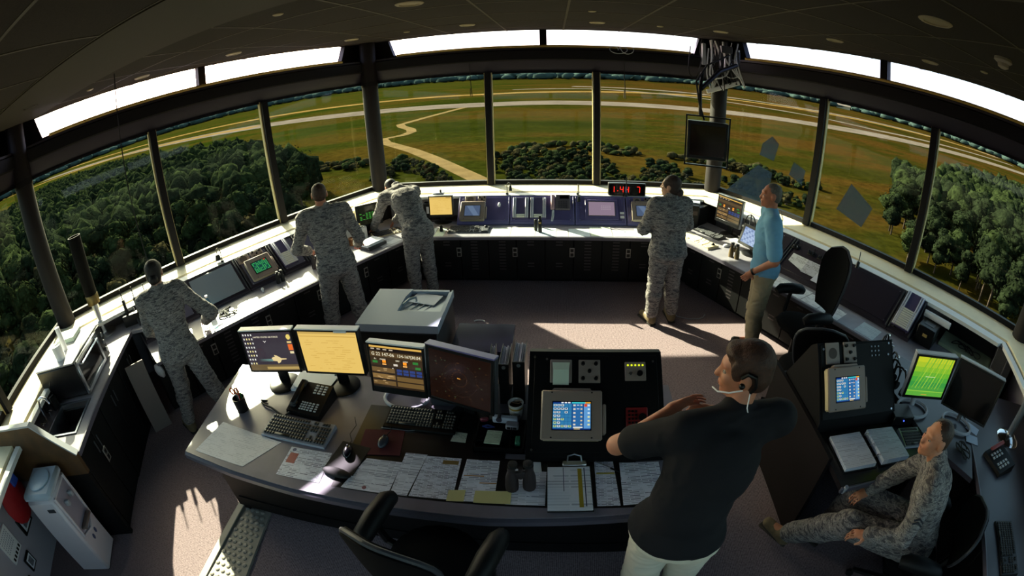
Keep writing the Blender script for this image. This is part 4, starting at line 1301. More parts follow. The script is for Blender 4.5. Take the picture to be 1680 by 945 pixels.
p = sheet('printed sheet just right of the black wrist rest pad', [(-1.13, 1.475), (-.85, 1.475), (-.83, 1.72), (-1.05, 1.72)], z0, PR3)
b = MB(); b.cyl((-.03, -.10, .0013), (-.03, -.10, .0018), .013, n=16); part('seal', b, mat('print_redlogo', '#8a5560', .6), p)
sheet('printed sheet with curving columns, left of the dense table sheet', [(-.84, 1.48), (-.745, 1.48), (-.70, 1.80), (-.83, 1.80)], z0 + .0001, PR3)
p = sheet('dense two-column table sheet on the island desk', [(-.735, 1.482), (-.50, 1.486), (-.50, 1.79), (-.70, 1.79)], z0 + .0006, PR2)
b = MB(); b.box((.055, .115, .0016), (.09, .03, .0006)); part('ochre_block', b, mat('print_ochre', '#8a6f3c', .6), p)
p = sheet('printed sheet with orange rule lines left of the binoculars', [(-.485, 1.482), (-.285, 1.488), (-.285, 1.79), (-.47, 1.79)], z0, PR1)
for x, y, w in ((-.03, .03, .11), (.05, -.02, .09)):
    b = MB(); b.box((x, y, .0016), (w, .007, .0006)); part('orange_rule', b, mat('print_orange', '#b07a3c', .6), p)
sheet('printed text sheet under the binoculars', [(-.225, 1.482), (-.025, 1.482), (-.025, 1.72), (-.225, 1.74)], z0, PR3)
sheet('left of two pale yellow sticky notes on the desk papers', [(-.53, 1.474), (-.44, 1.48), (-.44, 1.56), (-.53, 1.55)], z0 + .002, mat('note_yellow', '#cfc98c', .7), 'sticky_note', 'note', group='sticky notes')
sheet('wide pale yellow sticky note right of the narrow one on the desk papers', [(-.39, 1.478), (-.20, 1.482), (-.20, 1.57), (-.39, 1.56)], z0 + .002, mat('note_yellow', '#cfc98c', .7), 'sticky_note', 'note', group='sticky notes')
p = sheet('printed sheet with a highlighted line beside the clipboard', [(.24, 1.482), (.36, 1.482), (.34, 1.80), (.235, 1.80)], z0, PR2)
b = MB(); b.box((0, .07, .0016), (.10, .012, .0006)); part('highlight', b, mat('print_yellow', '#b5a648', .6), p)
sheet('printed sheet nearest the man in the black shirt', [(.375, 1.484), (.60, 1.50), (.60, 1.79), (.375, 1.79)], z0, PR1)
sheet('small white card between binoculars and clipboard', [(-.095, 1.715), (-.05, 1.71), (-.06, 1.79), (-.10, 1.79)], z0 + .002, M_paper, 'note_card', 'card')
sheet('handwritten note lying on the black desk inlay', [(-.59, 1.925), (-.50, 1.92), (-.50, 2.0), (-.575, 2.01)], .763, print_mat('print_hand', '#c4cabd', '#8d9588', .012, .03), 'note_slip', 'note')
# clipboard
cl = thing('clipboard', 'clipboard with a ruled form and steel clip at the front of the desk', 'clipboard', (.10, 1.61, .7645), math.radians(2))
b = MB(); b.box((0, 0, .003), (.235, .345, .006), bev=.002); part('board', b, M_blackp, cl)
b = MB()
for k in range(3): b.box((-.002 * k, -.012 - .003 * k, .008 + .003 * k), (.225, .305, .0025))
part('paper_block', b, print_mat('print_ruled', '#e8ecf6', '#b2b8c8', .02, .4), cl)
b = MB(); b.box((.055, -.015, .0157), (.022, .27, .0006)); part('yellow_column', b, mat('print_mustard', '#a08c22', .6), cl)
b = MB(); b.box((-.032, .045, .0157), (.004, .17, .0006)); b.box((.080, -.01, .0157), (.006, .27, .0006)); part('rule_line', b, mat('print_navy', '#44506a', .6), cl)
b = MB(); b.box((.03, .158, .018), (.13, .035, .014), bev=.004); b.tube([(-.01, .165, .02), (-.005, .19, .045), (.03, .20, .05), (.065, .19, .045), (.07, .165, .02)], .005, 6); part('clip', b, M_steel, cl)
pn = thing('ballpoint_pen', 'silver ballpoint pen with black grip lying right of the clipboard', 'pen', (.305, 1.755, .7695), math.radians(-31))
b = MB(); b.cyl((-.075, 0, 0), (.02, 0, 0), .0048, n=10); part('barrel', b, M_steel, pn)
b = MB(); b.cyl((.02, 0, 0), (.065, 0, 0), .0055, .005, 10); b.cyl((.065, 0, 0), (.08, 0, 0), .005, .001, 10); part('grip', b, M_blackp, pn)

def binoculars(label, loc, rz, m, s=1.0, R=None, m2=None):
    t = thing('binoculars', label, 'binoculars', loc, rz, R, group='binoculars on the desks')
    for sx in (-1, 1):
        b = MB(); b.lathe([(.018 * s, 0), (.033 * s, .0), (.034 * s, .03 * s), (.031 * s, .085 * s), (.024 * s, .115 * s), (.019 * s, .13 * s), (.019 * s, .15 * s), (.021 * s, .165 * s), (.012 * s, .166 * s)], (sx * .043 * s, 0, 0), 18); part('barrel', b, m, t)
        b = MB(); b.lathe([(.022 * s, .0), (.023 * s, .022 * s), (.016 * s, .024 * s)], (sx * .036 * s, 0, .162 * s), 14); part('eyepiece', b, m2 or M_rubber, t)
    b = MB(); b.box((0, 0, .10 * s), (.06 * s, .022 * s, .05 * s), bev=.006); b.cyl((0, .0, .075 * s), (0, 0, .15 * s), .011 * s, n=12); part('bridge', b, m2 or m, t)
    return t
binoculars('large black binoculars standing on the papers at the front of the desk', (-.155, 1.60, .7655), math.radians(8), mat('bino_brown', '#2a2022', .5), 1.05)
# keyboards, pads, mice
keyboard('silver keyboard with black keys in front of the desk phone', (-1.585, 1.855, .762), math.radians(-3), .50, .20, mat('silver_plastic', '#a3a7b3', .35, .3), M_key)
keyboard('all-black keyboard with a wavy silver front rim on the middle of the desk', (-.80, 2.09, .7638), math.radians(-2), .46, .17, M_blackp, M_key, palm=.02)
b = MB(); b.tube([(-1.04, 1.985, .768), (-.95, 1.985, .768), (-.86, 1.98, .768), (-.82, 1.99, .768), (-.6, 1.985, .768), (-.575, 2.0, .768)], .0035, 6)
single('silver_strip', 'thin silver rim along the front of the all-black keyboard', 'trim', b, M_steel)
wp = thing('wrist_pad', 'black mouse pad with gel wrist rest on the left of the desk', 'mouse pad', (-1.17, 1.68, .7625), math.radians(-9))
b = MB(); b.box((0, .02, .003), (.20, .24, .006), bev=.003); part('pad', b, M_rubber, wp)
b = MB(); b.sph((0, -.115, .012), (.10, .035, .016), 16); part('wrist_rest', b, M_rubber, wp)
b = MB(); b.box((0, 0, .002), (.26, .22, .004), bev=.002); single('mouse_pad', 'flat dark red mouse pad in the middle of the desk', 'mouse pad', b, mat('pad_red', '#5a1a20', .8), (-1.0, 1.865, .7625), math.radians(6))
def mouse(label, loc, rz, m):
    t = thing('computer_mouse', label, 'mouse', loc, rz, group='computer mice on the island desk')
    b = MB(); b.sph((0, 0, .012), (.031, .056, .024), 16); part('body', b, m, t)
    b = MB(); b.cyl((-.004, .028, .0345), (.004, .028, .0345), .008, n=10); part('scroll_wheel', b, M_dgrey, t)
    b = MB(); b.tube([(0, .055, .012), (.01, .10, .006), (-.01, .16, .005), (.02, .24, .004), (.0, .32, .004)], .0025, 6); part('cord', b, M_rubber, t)
mouse('glossy black mouse on the black wrist pad', (-1.175, 1.735, .771), math.radians(12), mat('gloss_black', '#0a0b10', .15))
mouse('black and silver mouse on the red pad', (-.985, 1.855, .769), math.radians(-4), mat('mouse_grey', '#3a3d46', .25))
# phone
dp = thing('desk_phone', 'large black office phone with many white keys on the left of the desk', 'phone', (-1.60, 2.135, .762), math.radians(-6))
b = MB(); b.loft([V((-.14, -.14, 0)), V((.14, -.14, 0)), V((.14, .12, 0)), V((-.14, .12, 0))], [V((-.135, -.135, .035)), V((.135, -.135, .035)), V((.135, .115, .10)), V((-.135, .115, .10))]); part('body', b, M_blackp, dp)
Rp = rot(x=math.atan2(.065, .25))
PP = lambda x, y: V((x, y, .0675 + y * .26 + .004))
b = MB()
for g0x, g0y, nx, ny, sx_, sy_ in ((.02, .035, 3, 4, .029, .020), (-.035, -.105, 3, 4, .016, .018), (.03, -.105, 2, 4, .022, .018), (.09, -.105, 1, 4, .022, .018)):
    for i in range(nx):
        for j in range(ny): b.box(PP(g0x + i * sx_ * 1.25, g0y + j * sy_), (sx_ * .8, sy_ * .55, .005), Rp)
part('keys', b, mat('key_lightgrey', '#b6bac0', .5), dp, angle=0)['kind'] = 'stuff'
b = MB(); b.box(PP(-.095, .0) + V((0, 0, .022)), (.05, .22, .026), Rp, .012); b.box(PP(-.095, .085) + V((0, 0, .008)), (.058, .055, .03), Rp, .01); b.box(PP(-.095, -.085) + V((0, 0, .008)), (.058, .055, .03), Rp, .01); part('handset', b, M_blackp, dp)
b = MB(); b.tube([(-.10, -.145, .03), (-.13, -.18, .012), (-.20, -.16, .01), (-.28, -.13, .01), (-.36, -.12, .012), (-.40, -.10, .008), (-.37, -.075, .008), (-.42, -.08, .008)], .008, 8); part('cord', b, M_rubber, dp)
# stack of white papers behind the phone
b = MB(); b.box((0, 0, .012), (.30, .22, .022), rot(z=.1)); b.box((.03, -.02, .0255), (.28, .2, .004), rot(z=-.12)); single('paper_pile', 'loose pile of white papers behind the black phone under the monitors', 'papers', b, M_paper, (-1.70, 2.375, .7615))
# pen cup with scissors
pc = thing('pen_cup', 'tall black mesh pen cup with orange scissors and pens at the desk\'s left corner', 'pen cup', (-2.13, 1.98, .762))
b = MB(); b.lathe([(.046, 0), (.050, .11), (.044, .108), (.042, .01)], n=20); part('cup', b, M_blackp, pc)
b = MB()
for s_ in (-1, 1):
    b.tube([(s_ * .018 + .018 * math.cos(a), -.01 + .004 * s_, .17 + .026 * math.sin(a)) for a in [i * 2 * PI / 14 for i in range(15)]], .006, 6)
part('scissors_handle', b, mat('scissors_orange', '#c4561c', .4), pc)
b = MB(); b.box((0, -.008, .10), (.014, .004, .12)); part('scissors_blade', b, M_steel, pc)
for k, (x, y, c) in enumerate(((.02, .015, '#1f7a34'), (-.022, .02, '#b9bcc4'), (.028, -.012, '#a82420'), (-.01, .028, '#20309a'), (.0, .01, '#c9c9cc'))):
    b = MB(); b.cyl((x * .5, y * .5, .02), (x * 1.25, y * 1.3, .15 + .006 * k), .004, n=8); part('pen', b, mat('pen_%d' % k, c, .4), pc)
# desk organiser group
og = thing('desk_tray', 'black compartment desk tray between the keyboard and the control console', 'desk tray', (-.30, 1.975, .7625))
b = MB(); b.box((0, 0, .006), (.29, .25, .012)); part('floor_plate', b, M_blackp, og)
b = MB()
for x, y, w, d in ((-.14, 0, .008, .25), (.14, 0, .008, .25), (0, .121, .29, .008), (0, -.121, .29, .008), (.06, 0, .006, .25), (-.04, -.06, .2, .006)): b.box((x, y, .022), (w, d, .036))
part('dividers', b, M_blackp, og)
sheet('pale green note pad on the black desk tray', [(-.385, 1.885), (-.295, 1.88), (-.288, 1.985), (-.375, 1.99)], .8035, print_mat('print_pad', '#c3d2b8', '#9aa890', .012, .05), 'note_pad', 'note pad', .008)
b = MB(); b.box((0, 0, .017), (.030, .065, .034), bev=.005); single('eraser', 'small green and white eraser standing in the desk tray', 'eraser', b, mat('eraser_green', '#2f7a5c', .6), (-.195, 1.925, .775))
td = thing('tape_dispenser', 'grey-white tape dispenser behind the desk tray by the paper cup', 'tape dispenser', (-.28, 2.075, .8035), math.radians(-4))
b = MB(); b.box((0, 0, .022), (.15, .04, .044), bev=.008); part('body', b, mat('dispenser_grey', '#b4b8c8', .4), td)
b = MB(); b.cyl((-.035, -.022, .03), (-.035, .022, .03), .018, n=16); part('tape_roll', b, mat('tape_dark', '#3a3340', .4), td)
lm = thing('label_maker', 'small grey label block with dark square marks on the desk tray', 'label maker', (-.235, 2.028, .8035), math.radians(-3))
b = MB(); b.box((0, 0, .016), (.075, .05, .032), bev=.006); part('body', b, mat('block_grey', '#8a8790', .5), lm)
b = MB(); b.box((-.018, -.026, .017), (.020, .002, .016)); b.box((.018, -.026, .017), (.020, .002, .016)); b.box((0, -.0262, .017), (.008, .002, .018)); part('face_marks', b, M_blackp, lm)
b = MB(); b.box((0, 0, .014), (.05, .024, .028), bev=.008); single('glue_bottle', 'small dark red capped bottle lying left of the tape dispenser', 'bottle', b, mat('cap_red', '#6a2030', .4), (-.405, 2.075, .8035), .2)
b = MB(); b.tube([(0, 0, .006), (.03, .01, .012), (.07, 0, .006), (.03, -.012, .01), (.0, .0, .012)], .005, 6); single('blue_clip', 'coiled dark blue clip on the left of the desk tray', 'clip', b, mat('clip_blue', '#22306e', .4), (-.41, 2.02, .8035))
# cup
cp = thing('paper_cup', 'white paper cup of coffee with a stirrer, lettered QUICK, right of the radar monitor', 'cup', (-.225, 2.17, .7625))
b = MB(); b.lathe([(.036, 0), (.046, .115), (.048, .117), (.045, .118), (.043, .112), (.036, .10), (.001, .10)], n=24); part('cup', b, mat('cup_white', '#e6e3df', .5), cp)
b = MB(); b.lathe([(.042, .1005), (.001, .101)], n=20); part('coffee', b, mat('coffee', '#2a160c', .2), cp)
b = MB(); b.tube([(-.03, .02, .10), (.02, -.01, .118), (.035, .0, .124), (.02, .012, .12), (-.01, .022, .11)], .003, 6); part('stirrer', b, mat('stirrer', '#8a6a4a', .5), cp)
b = MB(); b.lathe([(.0433, .082), (.0446, .096)], n=24); part('gold_band', b, mat('band_gold', '#b08a3c', .4), cp)
for i, ch in enumerate('QUICK'):
    a = math.radians(-90 - 44 + i * 20)
    rr = .0407
    text('lettering', ch, .020, mat('ink_dark', '#2a2a30', .6), cp, (rr * math.cos(a), rr * math.sin(a), .040), rot(z=a + PI / 2) @ rot(x=PI / 2), align='CENTER')
# binders
def binder(label, x, y, w, h, d, m, lean=0.0, rz=0.0):
    t = thing('ring_binder', label, 'binder', (x, y, .7625), R=rot(z=rz) @ rot(x=lean), group='binders standing on the island desk')
    for sx in (-1, 1):
        b = MB(); b.box((sx * (w / 2 - .003), 0, h / 2), (.005, d, h)); part('cover', b, m, t)
    b = MB(); b.box((0, -d / 2, h / 2), (w, .005, h)); part('spine', b, m, t)
    b = MB()
    for k in range(6): b.box((-w * .36 + k * w * .145, .01 + .003 * (k % 2), h / 2 - .002 * (k % 3)), (w * .12, d - .03, h - .03 - .006 * (k % 3)))
    part('pages', b, mat('page_edges', '#b2b4cc', .7), t)
    b = MB(); b.cyl((0, -d / 2 - .004, h * .92), (0, -d / 2 - .001, h * .92), .012, n=14); part('finger_ring', b, M_steel, t)
binder('thin black binder leaning beside the radar monitor', -.385, 2.41, .035, .30, .24, M_blackp, -.04, .05)
binder('left of two thick black binders with pages fanning out', -.305, 2.41, .06, .30, .25, M_blackp, -.05)
binder('right of two thick black binders, next to the control console', -.215, 2.42, .075, .315, .26, M_blackp, -.05)
# grey case behind the radar monitor
gc = thing('computer_case', 'dark grey computer case with a rounded silver rim behind the radar monitor', 'computer', (-.62, 2.32, .7625), math.radians(3))
b = MB(); b.box((0, 0, .14), (.32, .17, .28), bev=.012); part('case', b, M_dgrey, gc)
b = MB(); b.tube([(-.16, -.085, .275), (.13, -.085, .278), (.155, -.085, .268), (.16, -.085, .22)], .006, 8); part('rim', b, M_white, gc)
b = MB(); b.tube([(.165, -.05, .27), (.168, -.05, .18), (.168, -.03, .10), (.17, .0, .01)], .004, 6); part('cable', b, M_grey, gc)
# printer and the low cabinet behind
pr = thing('laser_printer', 'big grey-topped laser printer with a recessed output tray, standing behind the monitors', 'printer', (-1.18, 3.17, 0))
b = MB(); b.box((0, 0, .46), (.64, .58, .90), bev=.01); part('body', b, mat('printer_dark', '#1d1d22', .5), pr)
b = MB(); b.box((0, 0, .02), (.60, .54, .04)); part('plinth', b, M_blackp, pr)
top = MB()
gt = mat('printer_top', '#94a0ac', .4)
top.prism([(-.33, -.30), (.33, -.30), (.33, -.08), (-.05, -.08), (-.05, .16), (-.02, .30), (-.33, .30)], .91, .975); top.box((.315, .11, .94), (.03, .38, .06)); top.box((.14, .285, .94), (.36, .03, .06))
part('top_cover', top, gt, pr)
b = MB(); b.loft([V((-.05, -.08, .955)), V((.30, -.08, .955)), V((.30, .27, .925)), V((-.05, .27, .925))], [V((-.05, -.08, .90)), V((.30, -.08, .90)), V((.30, .27, .90)), V((-.05, .27, .90))]); part('output_tray', b, mat('tray_grey', '#a8b2b6', .4), pr)
b = MB()
for k in range(4): b.box((.02 + k * .06, .10, .945), (.008, .30, .01), rot(z=-.35))
part('tray_ribs', b, mat('tray_grey2', '#7e868e', .4), pr)
b = MB(); b.box((.12, .17, .952), (.24, .17, .003), rot(z=-.25)); part('printed_page', b, M_paper, pr)
b = MB(); b.tube([(-.04, .05, .96), (-.0, .10, .985), (.05, .13, .985), (.06, .10, .965)], .010, 8); part('paper_stop', b, gt, pr)
b = MB(); b.box((-.0, -.293, .84), (.6, .006, .10)); b.box((0, -.293, .60), (.58, .006, .008)); b.box((0, -.293, .36), (.58, .006, .008)); part('front_panel', b, M_blackp, pr)
b = MB(); b.tube([(.20, -.295, .80), (.24, -.31, .82), (.26, -.30, .86)], .006, 6); part('cable', b, M_grey, pr)
lc = thing('low_cabinet', 'low cabinet with a glossy purple-black top right of the printer', 'cabinet', (-.57, 3.18, 0))
b = MB(); b.box((0, 0, .34), (.46, .40, .68), bev=.006); part('body', b, M_cab, lc)
b = MB(); b.box((0, 0, .69), (.48, .42, .02), bev=.004); part('top_board', b, mat('top_gloss', '#221d36', .15, noise=(7, .3)), lc)
b = MB(); b.box((0, -.203, .34), (.42, .008, .60), bev=.003); part('door', b, M_cab, lc)
b = MB(); b.tube([(.06 * math.cos(a), .03 * math.sin(a), .006) for a in [i * .3 for i in range(11)]], .008, 6)
single('cable_loop', 'white loop of cable lying on the carpet behind the low cabinet', 'cable', b, M_white, (-.86, 4.60, 0))

# ================================================================ sink counter along the back-left wall
lb = thing('sink_worktop', 'pale grey counter with the sink along the back-left windows', 'counter')
def LBp(u, d, z): return WP('LB', u, d, z)
def lbbox(mb, u0, u1, d0, d1, z0, z1):
    return mb.loft([LBp(u0, d0, z0), LBp(u1, d0, z0), LBp(u1, d1, z0), LBp(u0, d1, z0)], [LBp(u0, d0, z1), LBp(u1, d0, z1), LBp(u1, d1, z1), LBp(u0, d1, z1)])
b = MB(); lbbox(b, 2.5, 2.72, -.13, .90, .845, .88); lbbox(b, 3.22, 4.42, -.13, .90, .845, .88); lbbox(b, 2.72, 3.22, -.13, .38, .845, .88); lbbox(b, 2.72, 3.22, .80, .90, .845, .88)
part('slab', b, M_counter, lb)
b = MB(); lbbox(b, 2.5, 4.42, .90, .915, .84, .882); part('edge_lip', b, M_lip, lb)
for i in range(3):
    u0 = 2.52 + i * .63
    c = thing('base_cabinet', ['black base cabinet nearest the water cooler, under the sink', 'black base cabinet below the oven', 'black base cabinet at the window end of the sink counter'][i], 'cabinet', LBp(u0 + .315, .86, 0), R=RS('LB'), group='black cabinets under the sink counter')
    b = MB(); b.box((0, .35, .42), (.626, .70, .838)) if i else b.box((0, .35, .33), (.626, .70, .64)); part('body', b, M_cab, c)
    for s in (-1, 1):
        d_ = MB(); d_.box((s * .156, -.006, .43), (.30, .02, .76), bev=.004); dr = part('door', d_, M_cab, c)
        h = MB(); h.box((s * .04, -.022, .68), (.012, .014, .12), bev=.003); part('handle', h, M_dgrey, dr)
o = thing('wall_outlet', 'steel double outlet on the black cabinet front below the sink', 'outlet', LBp(2.86, .885, .55), R=RS('LB'))
b = MB(); b.box((0, -.004, 0), (.07, .008, .13), bev=.003); part('cover_plate', b, M_outl, o)
for z in (-.028, .028):
    q = MB(); q.box((0, -.009, z), (.035, .004, .04)); part('socket', q, M_blackp, o)
sk_ = thing('sink', 'stainless steel sink basin set in the counter beside the oven', 'sink')
b = MB(); lbbox(b, 2.74, 3.20, .39, .41, .70, .884); lbbox(b, 2.74, 3.20, .77, .79, .70, .884); lbbox(b, 2.74, 2.76, .41, .77, .70, .884); lbbox(b, 3.18, 3.20, .41, .77, .70, .884); lbbox(b, 2.74, 3.20, .39, .79, .69, .70); part('basin', b, M_steel, sk_)
b = MB(); b.cyl(LBp(2.97, .59, .70), LBp(2.97, .59, .704), .035, n=16); part('drain', b, M_chrome, sk_)
fc = thing('faucet', 'curved chrome faucet behind the sink', 'faucet', LBp(2.97, .31, .88), R=RS('LB'))
b = MB(); b.tube([(0, 0, 0), (0, 0, .16), (0, -.03, .22), (0, -.08, .24), (0, -.13, .22), (0, -.15, .17)], .013, 10); part('spout', b, M_chrome, fc)
for x in (-.09, .09):
    b = MB(); b.cyl((x, 0, 0), (x, 0, .045), .015, n=12); b.box((x, -.02, .055), (.018, .07, .014), bev=.004); part('lever', b, M_chrome, fc)
b = MB(); b.cyl((0, 0, 0), (0, 0, .10), .028, .024, 14); b.cyl((0, 0, .10), (0, 0, .15), .008, n=8)
single('soap_bottle', 'small dark bottle beside the faucet at the window', 'bottle', b, mat('soap_dark', '#1c1a20', .2), LBp(3.15, .22, .88))
b = MB(); b.lathe([(.03, 0), (.075, .05), (.08, .06), (.07, .055), (.028, .01)], n=20)
single('metal_bowl', 'dark bowl on the counter by the window behind the sink', 'bowl', b, mat('bowl_dark', '#2b2624', .25, .5), LBp(2.75, .22, .88))
ep = thing('end_board', 'brown board with cut corner closing the near end of the sink counter', 'board')
P_ = [(-.05, .70), (.90, .70), (.90, .882), (.55, 1.19), (-.05, 1.20)]
b = MB(); b.loft([LBp(2.46, d, z) for d, z in P_], [LBp(2.50, d, z) for d, z in P_]); part('board', b, mat('board_brown', '#4a3218', .55, noise=(8, .3)), ep)
b = MB(); b.loft([LBp(2.452, d, z) for d, z in ((-.05, 1.20), (.55, 1.19), (.55, 1.205), (-.05, 1.215))], [LBp(2.508, d, z) for d, z in ((-.05, 1.20), (.55, 1.19), (.55, 1.205), (-.05, 1.215))]); b.loft([LBp(2.452, d, z) for d, z in ((.55, 1.19), (.90, .882), (.91, .89), (.555, 1.205))], [LBp(2.508, d, z) for d, z in ((.55, 1.19), (.90, .882), (.91, .89), (.555, 1.205))]); part('edge_strip', b, M_grey, ep)
b = MB(); lbbox(b, 2.46, 2.50, .10, .89, .0, .70); part('end_panel', b, M_cab, ep)
# oven
ov = thing('toaster_oven', 'wide toaster oven with a steel-framed glass door on the sink counter', 'oven', LBp(3.60, .49, .881), R=RS('LB'))
b = MB(); b.box((0, 0, .165), (.70, .54, .30), bev=.012); part('body', b, mat('oven_black', '#121114', .35), ov)
b = MB(); b.box((0, .01, .322), (.70, .52, .014), bev=.005); part('top_sheet', b, mat('oven_top', '#b8b4b8', .35, .4), ov)
fr_ = MB()
for x in (-.33, .20): fr_.box((x, -.278, .165), (.04, .025, .31), bev=.005)
for z in (.03, .30): fr_.box((-.065, -.278, z), (.57, .025, .04), bev=.005)
dr = part('door_frame', fr_, M_steel, ov)
b = MB(); b.box((-.065, -.272, .165), (.49, .008, .24)); part('door_glass', b, mat('oven_glass', '#1a1512', .08), dr)
b = MB(); b.tube([(-.28, -.29, .275), (-.28, -.32, .275), (.15, -.32, .275), (.15, -.29, .275)], .009, 8); part('handle', b, M_chrome, dr)
b = MB(); b.box((.285, -.275, .165), (.12, .02, .31), bev=.004); cpn = part('control_panel', b, mat('oven_black', '#121114', .35), ov)
for z in (.24, .165, .09):
    b = MB(); b.cyl((.285, -.285, z), (.285, -.308, z), .022, n=14); part('knob', b, M_steel, cpn)
for x in (-.3, .3):
    for y in (-.2, .2):
        b = MB(); b.cyl((x, y, 0), (x, y, .02), .018, n=10); part('foot', b, M_rubber, ov)
tz = .881 + .3295
b = MB(); b.lathe([(.055, 0), (.055, .13), (.02, .13), (.02, .10)], n=20)
single('paper_towel_roll', 'short white paper roll on top of the oven', 'paper roll', b, M_white, LBp(3.40, .52, tz))
b = MB(); b.lathe([(.027, 0), (.027, .22), (.02, .22), (.02, .05)], n=16)
single('cardboard_tube', 'tall white tube standing on the oven behind the paper roll', 'tube', b, M_white, LBp(3.56, .50, tz))
bk = thing('flat_carton', 'flat pale green carton lying on the oven top', 'box', LBp(3.80, .42, tz), R=RS('LB') @ rot(z=.08))
b = MB(); b.box((0, 0, .02), (.22, .26, .04), bev=.003); part('carton', b, mat('carton_green', '#a9b8ac', .6), bk)
b = MB(); b.box((-.02, .03, .0405), (.10, .08, .001)); part('printed_patch', b, mat('carton_print', '#7f9498', .6), bk)
b = MB(); b.box((0, 0, .065), (.05, .09, .13), bev=.012); b.tube([(0, .03, .13), (.0, .03, .2), (.02, .06, .24)], .006, 6)
single('handheld_radio', 'black handheld radio standing at the near back corner of the oven', 'radio', b, M_blackp, LBp(3.16, .36, .88))
# signal light pole
lp = thing('signal_light', 'tall black signal light tube on a chrome pole with a round base beside the oven', 'signal light', LBp(4.47, .50, .881))
b = MB(); b.lathe([(.14, 0), (.14, .012), (.12, .02), (.03, .03)], n=28); part('base', b, M_steel, lp)
b = MB(); b.cyl((0, 0, .02), (0, 0, .34), .038, n=18); b.cyl((0, 0, .30), (0, 0, .36), .046, n=18); part('pole', b, M_steel, lp)
b = MB(); b.lathe([(.072, .36), (.078, .37), (.080, 1.10), (.070, 1.10), (.066, .98), (.001, .95)], n=24); part('tube', b, mat('tube_black', '#080707', .7, spec=.1), lp)
b = MB(); b.lathe([(.081, .36), (.082, .46), (.074, .47)], n=24); part('brass_ring', b, mat('brass', '#6e5a34', .35, .8), lp)
b = MB(); b.box((0, 0, .085), (.10, .03, .17), bev=.006); b.box((.0, -.02, .12), (.07, .012, .06)); single('radio_charger', 'bluish charger box behind the signal light base', 'charger', b, mat('charger_blue', '#4a5a78', .4), LBp(4.05, .25, .881), .9)
# black radios at the corner
for k, (u, d, h) in enumerate(((4.40, .28, .16), (4.50, .30, .15), (4.58, .32, .14))):
    t = thing('handheld_radio', ['first of three black handheld radios charging left of the woman', 'second of three black handheld radios charging left of the woman', 'third of three black handheld radios charging left of the woman'][k], 'radio', (-4.31 + .11 * k, 2.765 + .095 * k, 1.0), -.8, group='radios charging in the left corner')
    b = MB(); b.box((0, 0, h / 2), (.055, .035, h), bev=.006); part('body', b, M_blackp, t)
    b = MB(); b.cyl((.015, 0, h), (.015, 0, h + .12), .006, n=8); part('antenna', b, M_rubber, t)
b = MB(); b.box((0, 0, .06), (.42, .14, .12), bev=.006); single('charger_bank', 'black charging bank holding the radios left of the woman', 'charger', b, M_blackp, (-4.20, 2.86, .88), .72)
b = MB(); b.box((0, 0, .1), (.22, .18, .20), bev=.01); single('speaker_box', 'black speaker box at the left end of the left counter', 'speaker', b, M_blackp, (-3.98, 3.05, .882), .52)
# corner counter
b = MB(); b.prism([(-4.62, 2.36), (-4.25, 2.58), (-3.80, 2.80), (-3.98, 3.30), (-4.40, 2.92), (-4.66, 2.5)], .845, .879); single('corner_worktop', 'pale sunlit corner counter between sink and left console', 'counter', b, M_counter)
gb = thing('gray_board', 'grey-brown board leaning under the left counter near the woman', 'board', (-3.78, 2.25, 0), R=rot(z=1.0) @ rot(x=-.12))
b = MB(); b.box((0, 0, .37), (.22, .025, .74), bev=.004); part('board', b, mat('board_grey', '#6d625e', .6), gb)
b = MB(); b.sph((0, 0, .12), (.05, .04, .10), 10, rot(x=.3)); single('plastic_bag', 'crumpled white plastic bag hanging under the left counter', 'bag', b, mat('bag_white', '#c9c4c8', .4, bump=(25, .8, .03)), (-3.72, 2.50, .42), .3)
# water cooler
wc = thing('water_cooler', 'white floor-standing water cooler with a blue-grey round top', 'water cooler', LBp(2.24, .52, 0), R=RS('LB'))
mW = mat('cooler_white', '#c9c3cc', .4)
b = MB(); b.box((0, 0, .41), (.34, .34, .80), bev=.02); part('body', b, mW, wc)
b = MB(); b.box((0, 0, .84), (.345, .345, .07), bev=.025); part('top_cover', b, mat('cooler_top', '#a9b4c2', .35), wc)
b = MB(); b.lathe([(.115, .876), (.118, .885), (.10, .89), (.001, .886)], n=28); part('bottle_collar', b, mat('collar_blue', '#9fb2c4', .3), wc)
b = MB(); b.loft([V((-.12, -.171, .40)), V((.12, -.171, .40)), V((.12, -.171, .78)), V((-.12, -.171, .78))], [V((-.10, -.178, .43)), V((.10, -.178, .43)), V((.10, -.178, .75)), V((-.10, -.178, .75))]); part('alcove', b, mat('alcove_shadow', '#8a8494', .5), wc)
for x in (-.05, .05):
    b = MB(); b.box((x, -.20, .68), (.03, .05, .05), bev=.006); part('tap', b, M_grey, wc)
b = MB(); b.box((0, -.205, .44), (.19, .06, .03), bev=.01); part('drip_tray', b, mat('drip_brown', '#6b5a54', .5), wc)
b = MB(); b.tube([(-.13, -.172, .80), (-.13, -.185, .6), (-.13, -.18, .40), (0, -.19, .35), (.13, -.18, .40), (.13, -.185, .6), (.13, -.172, .80)], .012, 8); part('alcove_rim', b, mW, wc)
for x in (-.03, .04):
    b = MB(); b.sph((x, -.172, .28), (.018, .006, .026), 12); part('badge', b, mat('badge_navy', '#3a4468', .3), wc)
b = MB(); b.box((-.172, -.08, .72), (.006, .09, .035), bev=.003); part('side_grip', b, M_dgrey, wc)
b = MB(); b.box((0, 0, .005), (.30, .30, .01)); part('foot', b, M_rubber, wc)
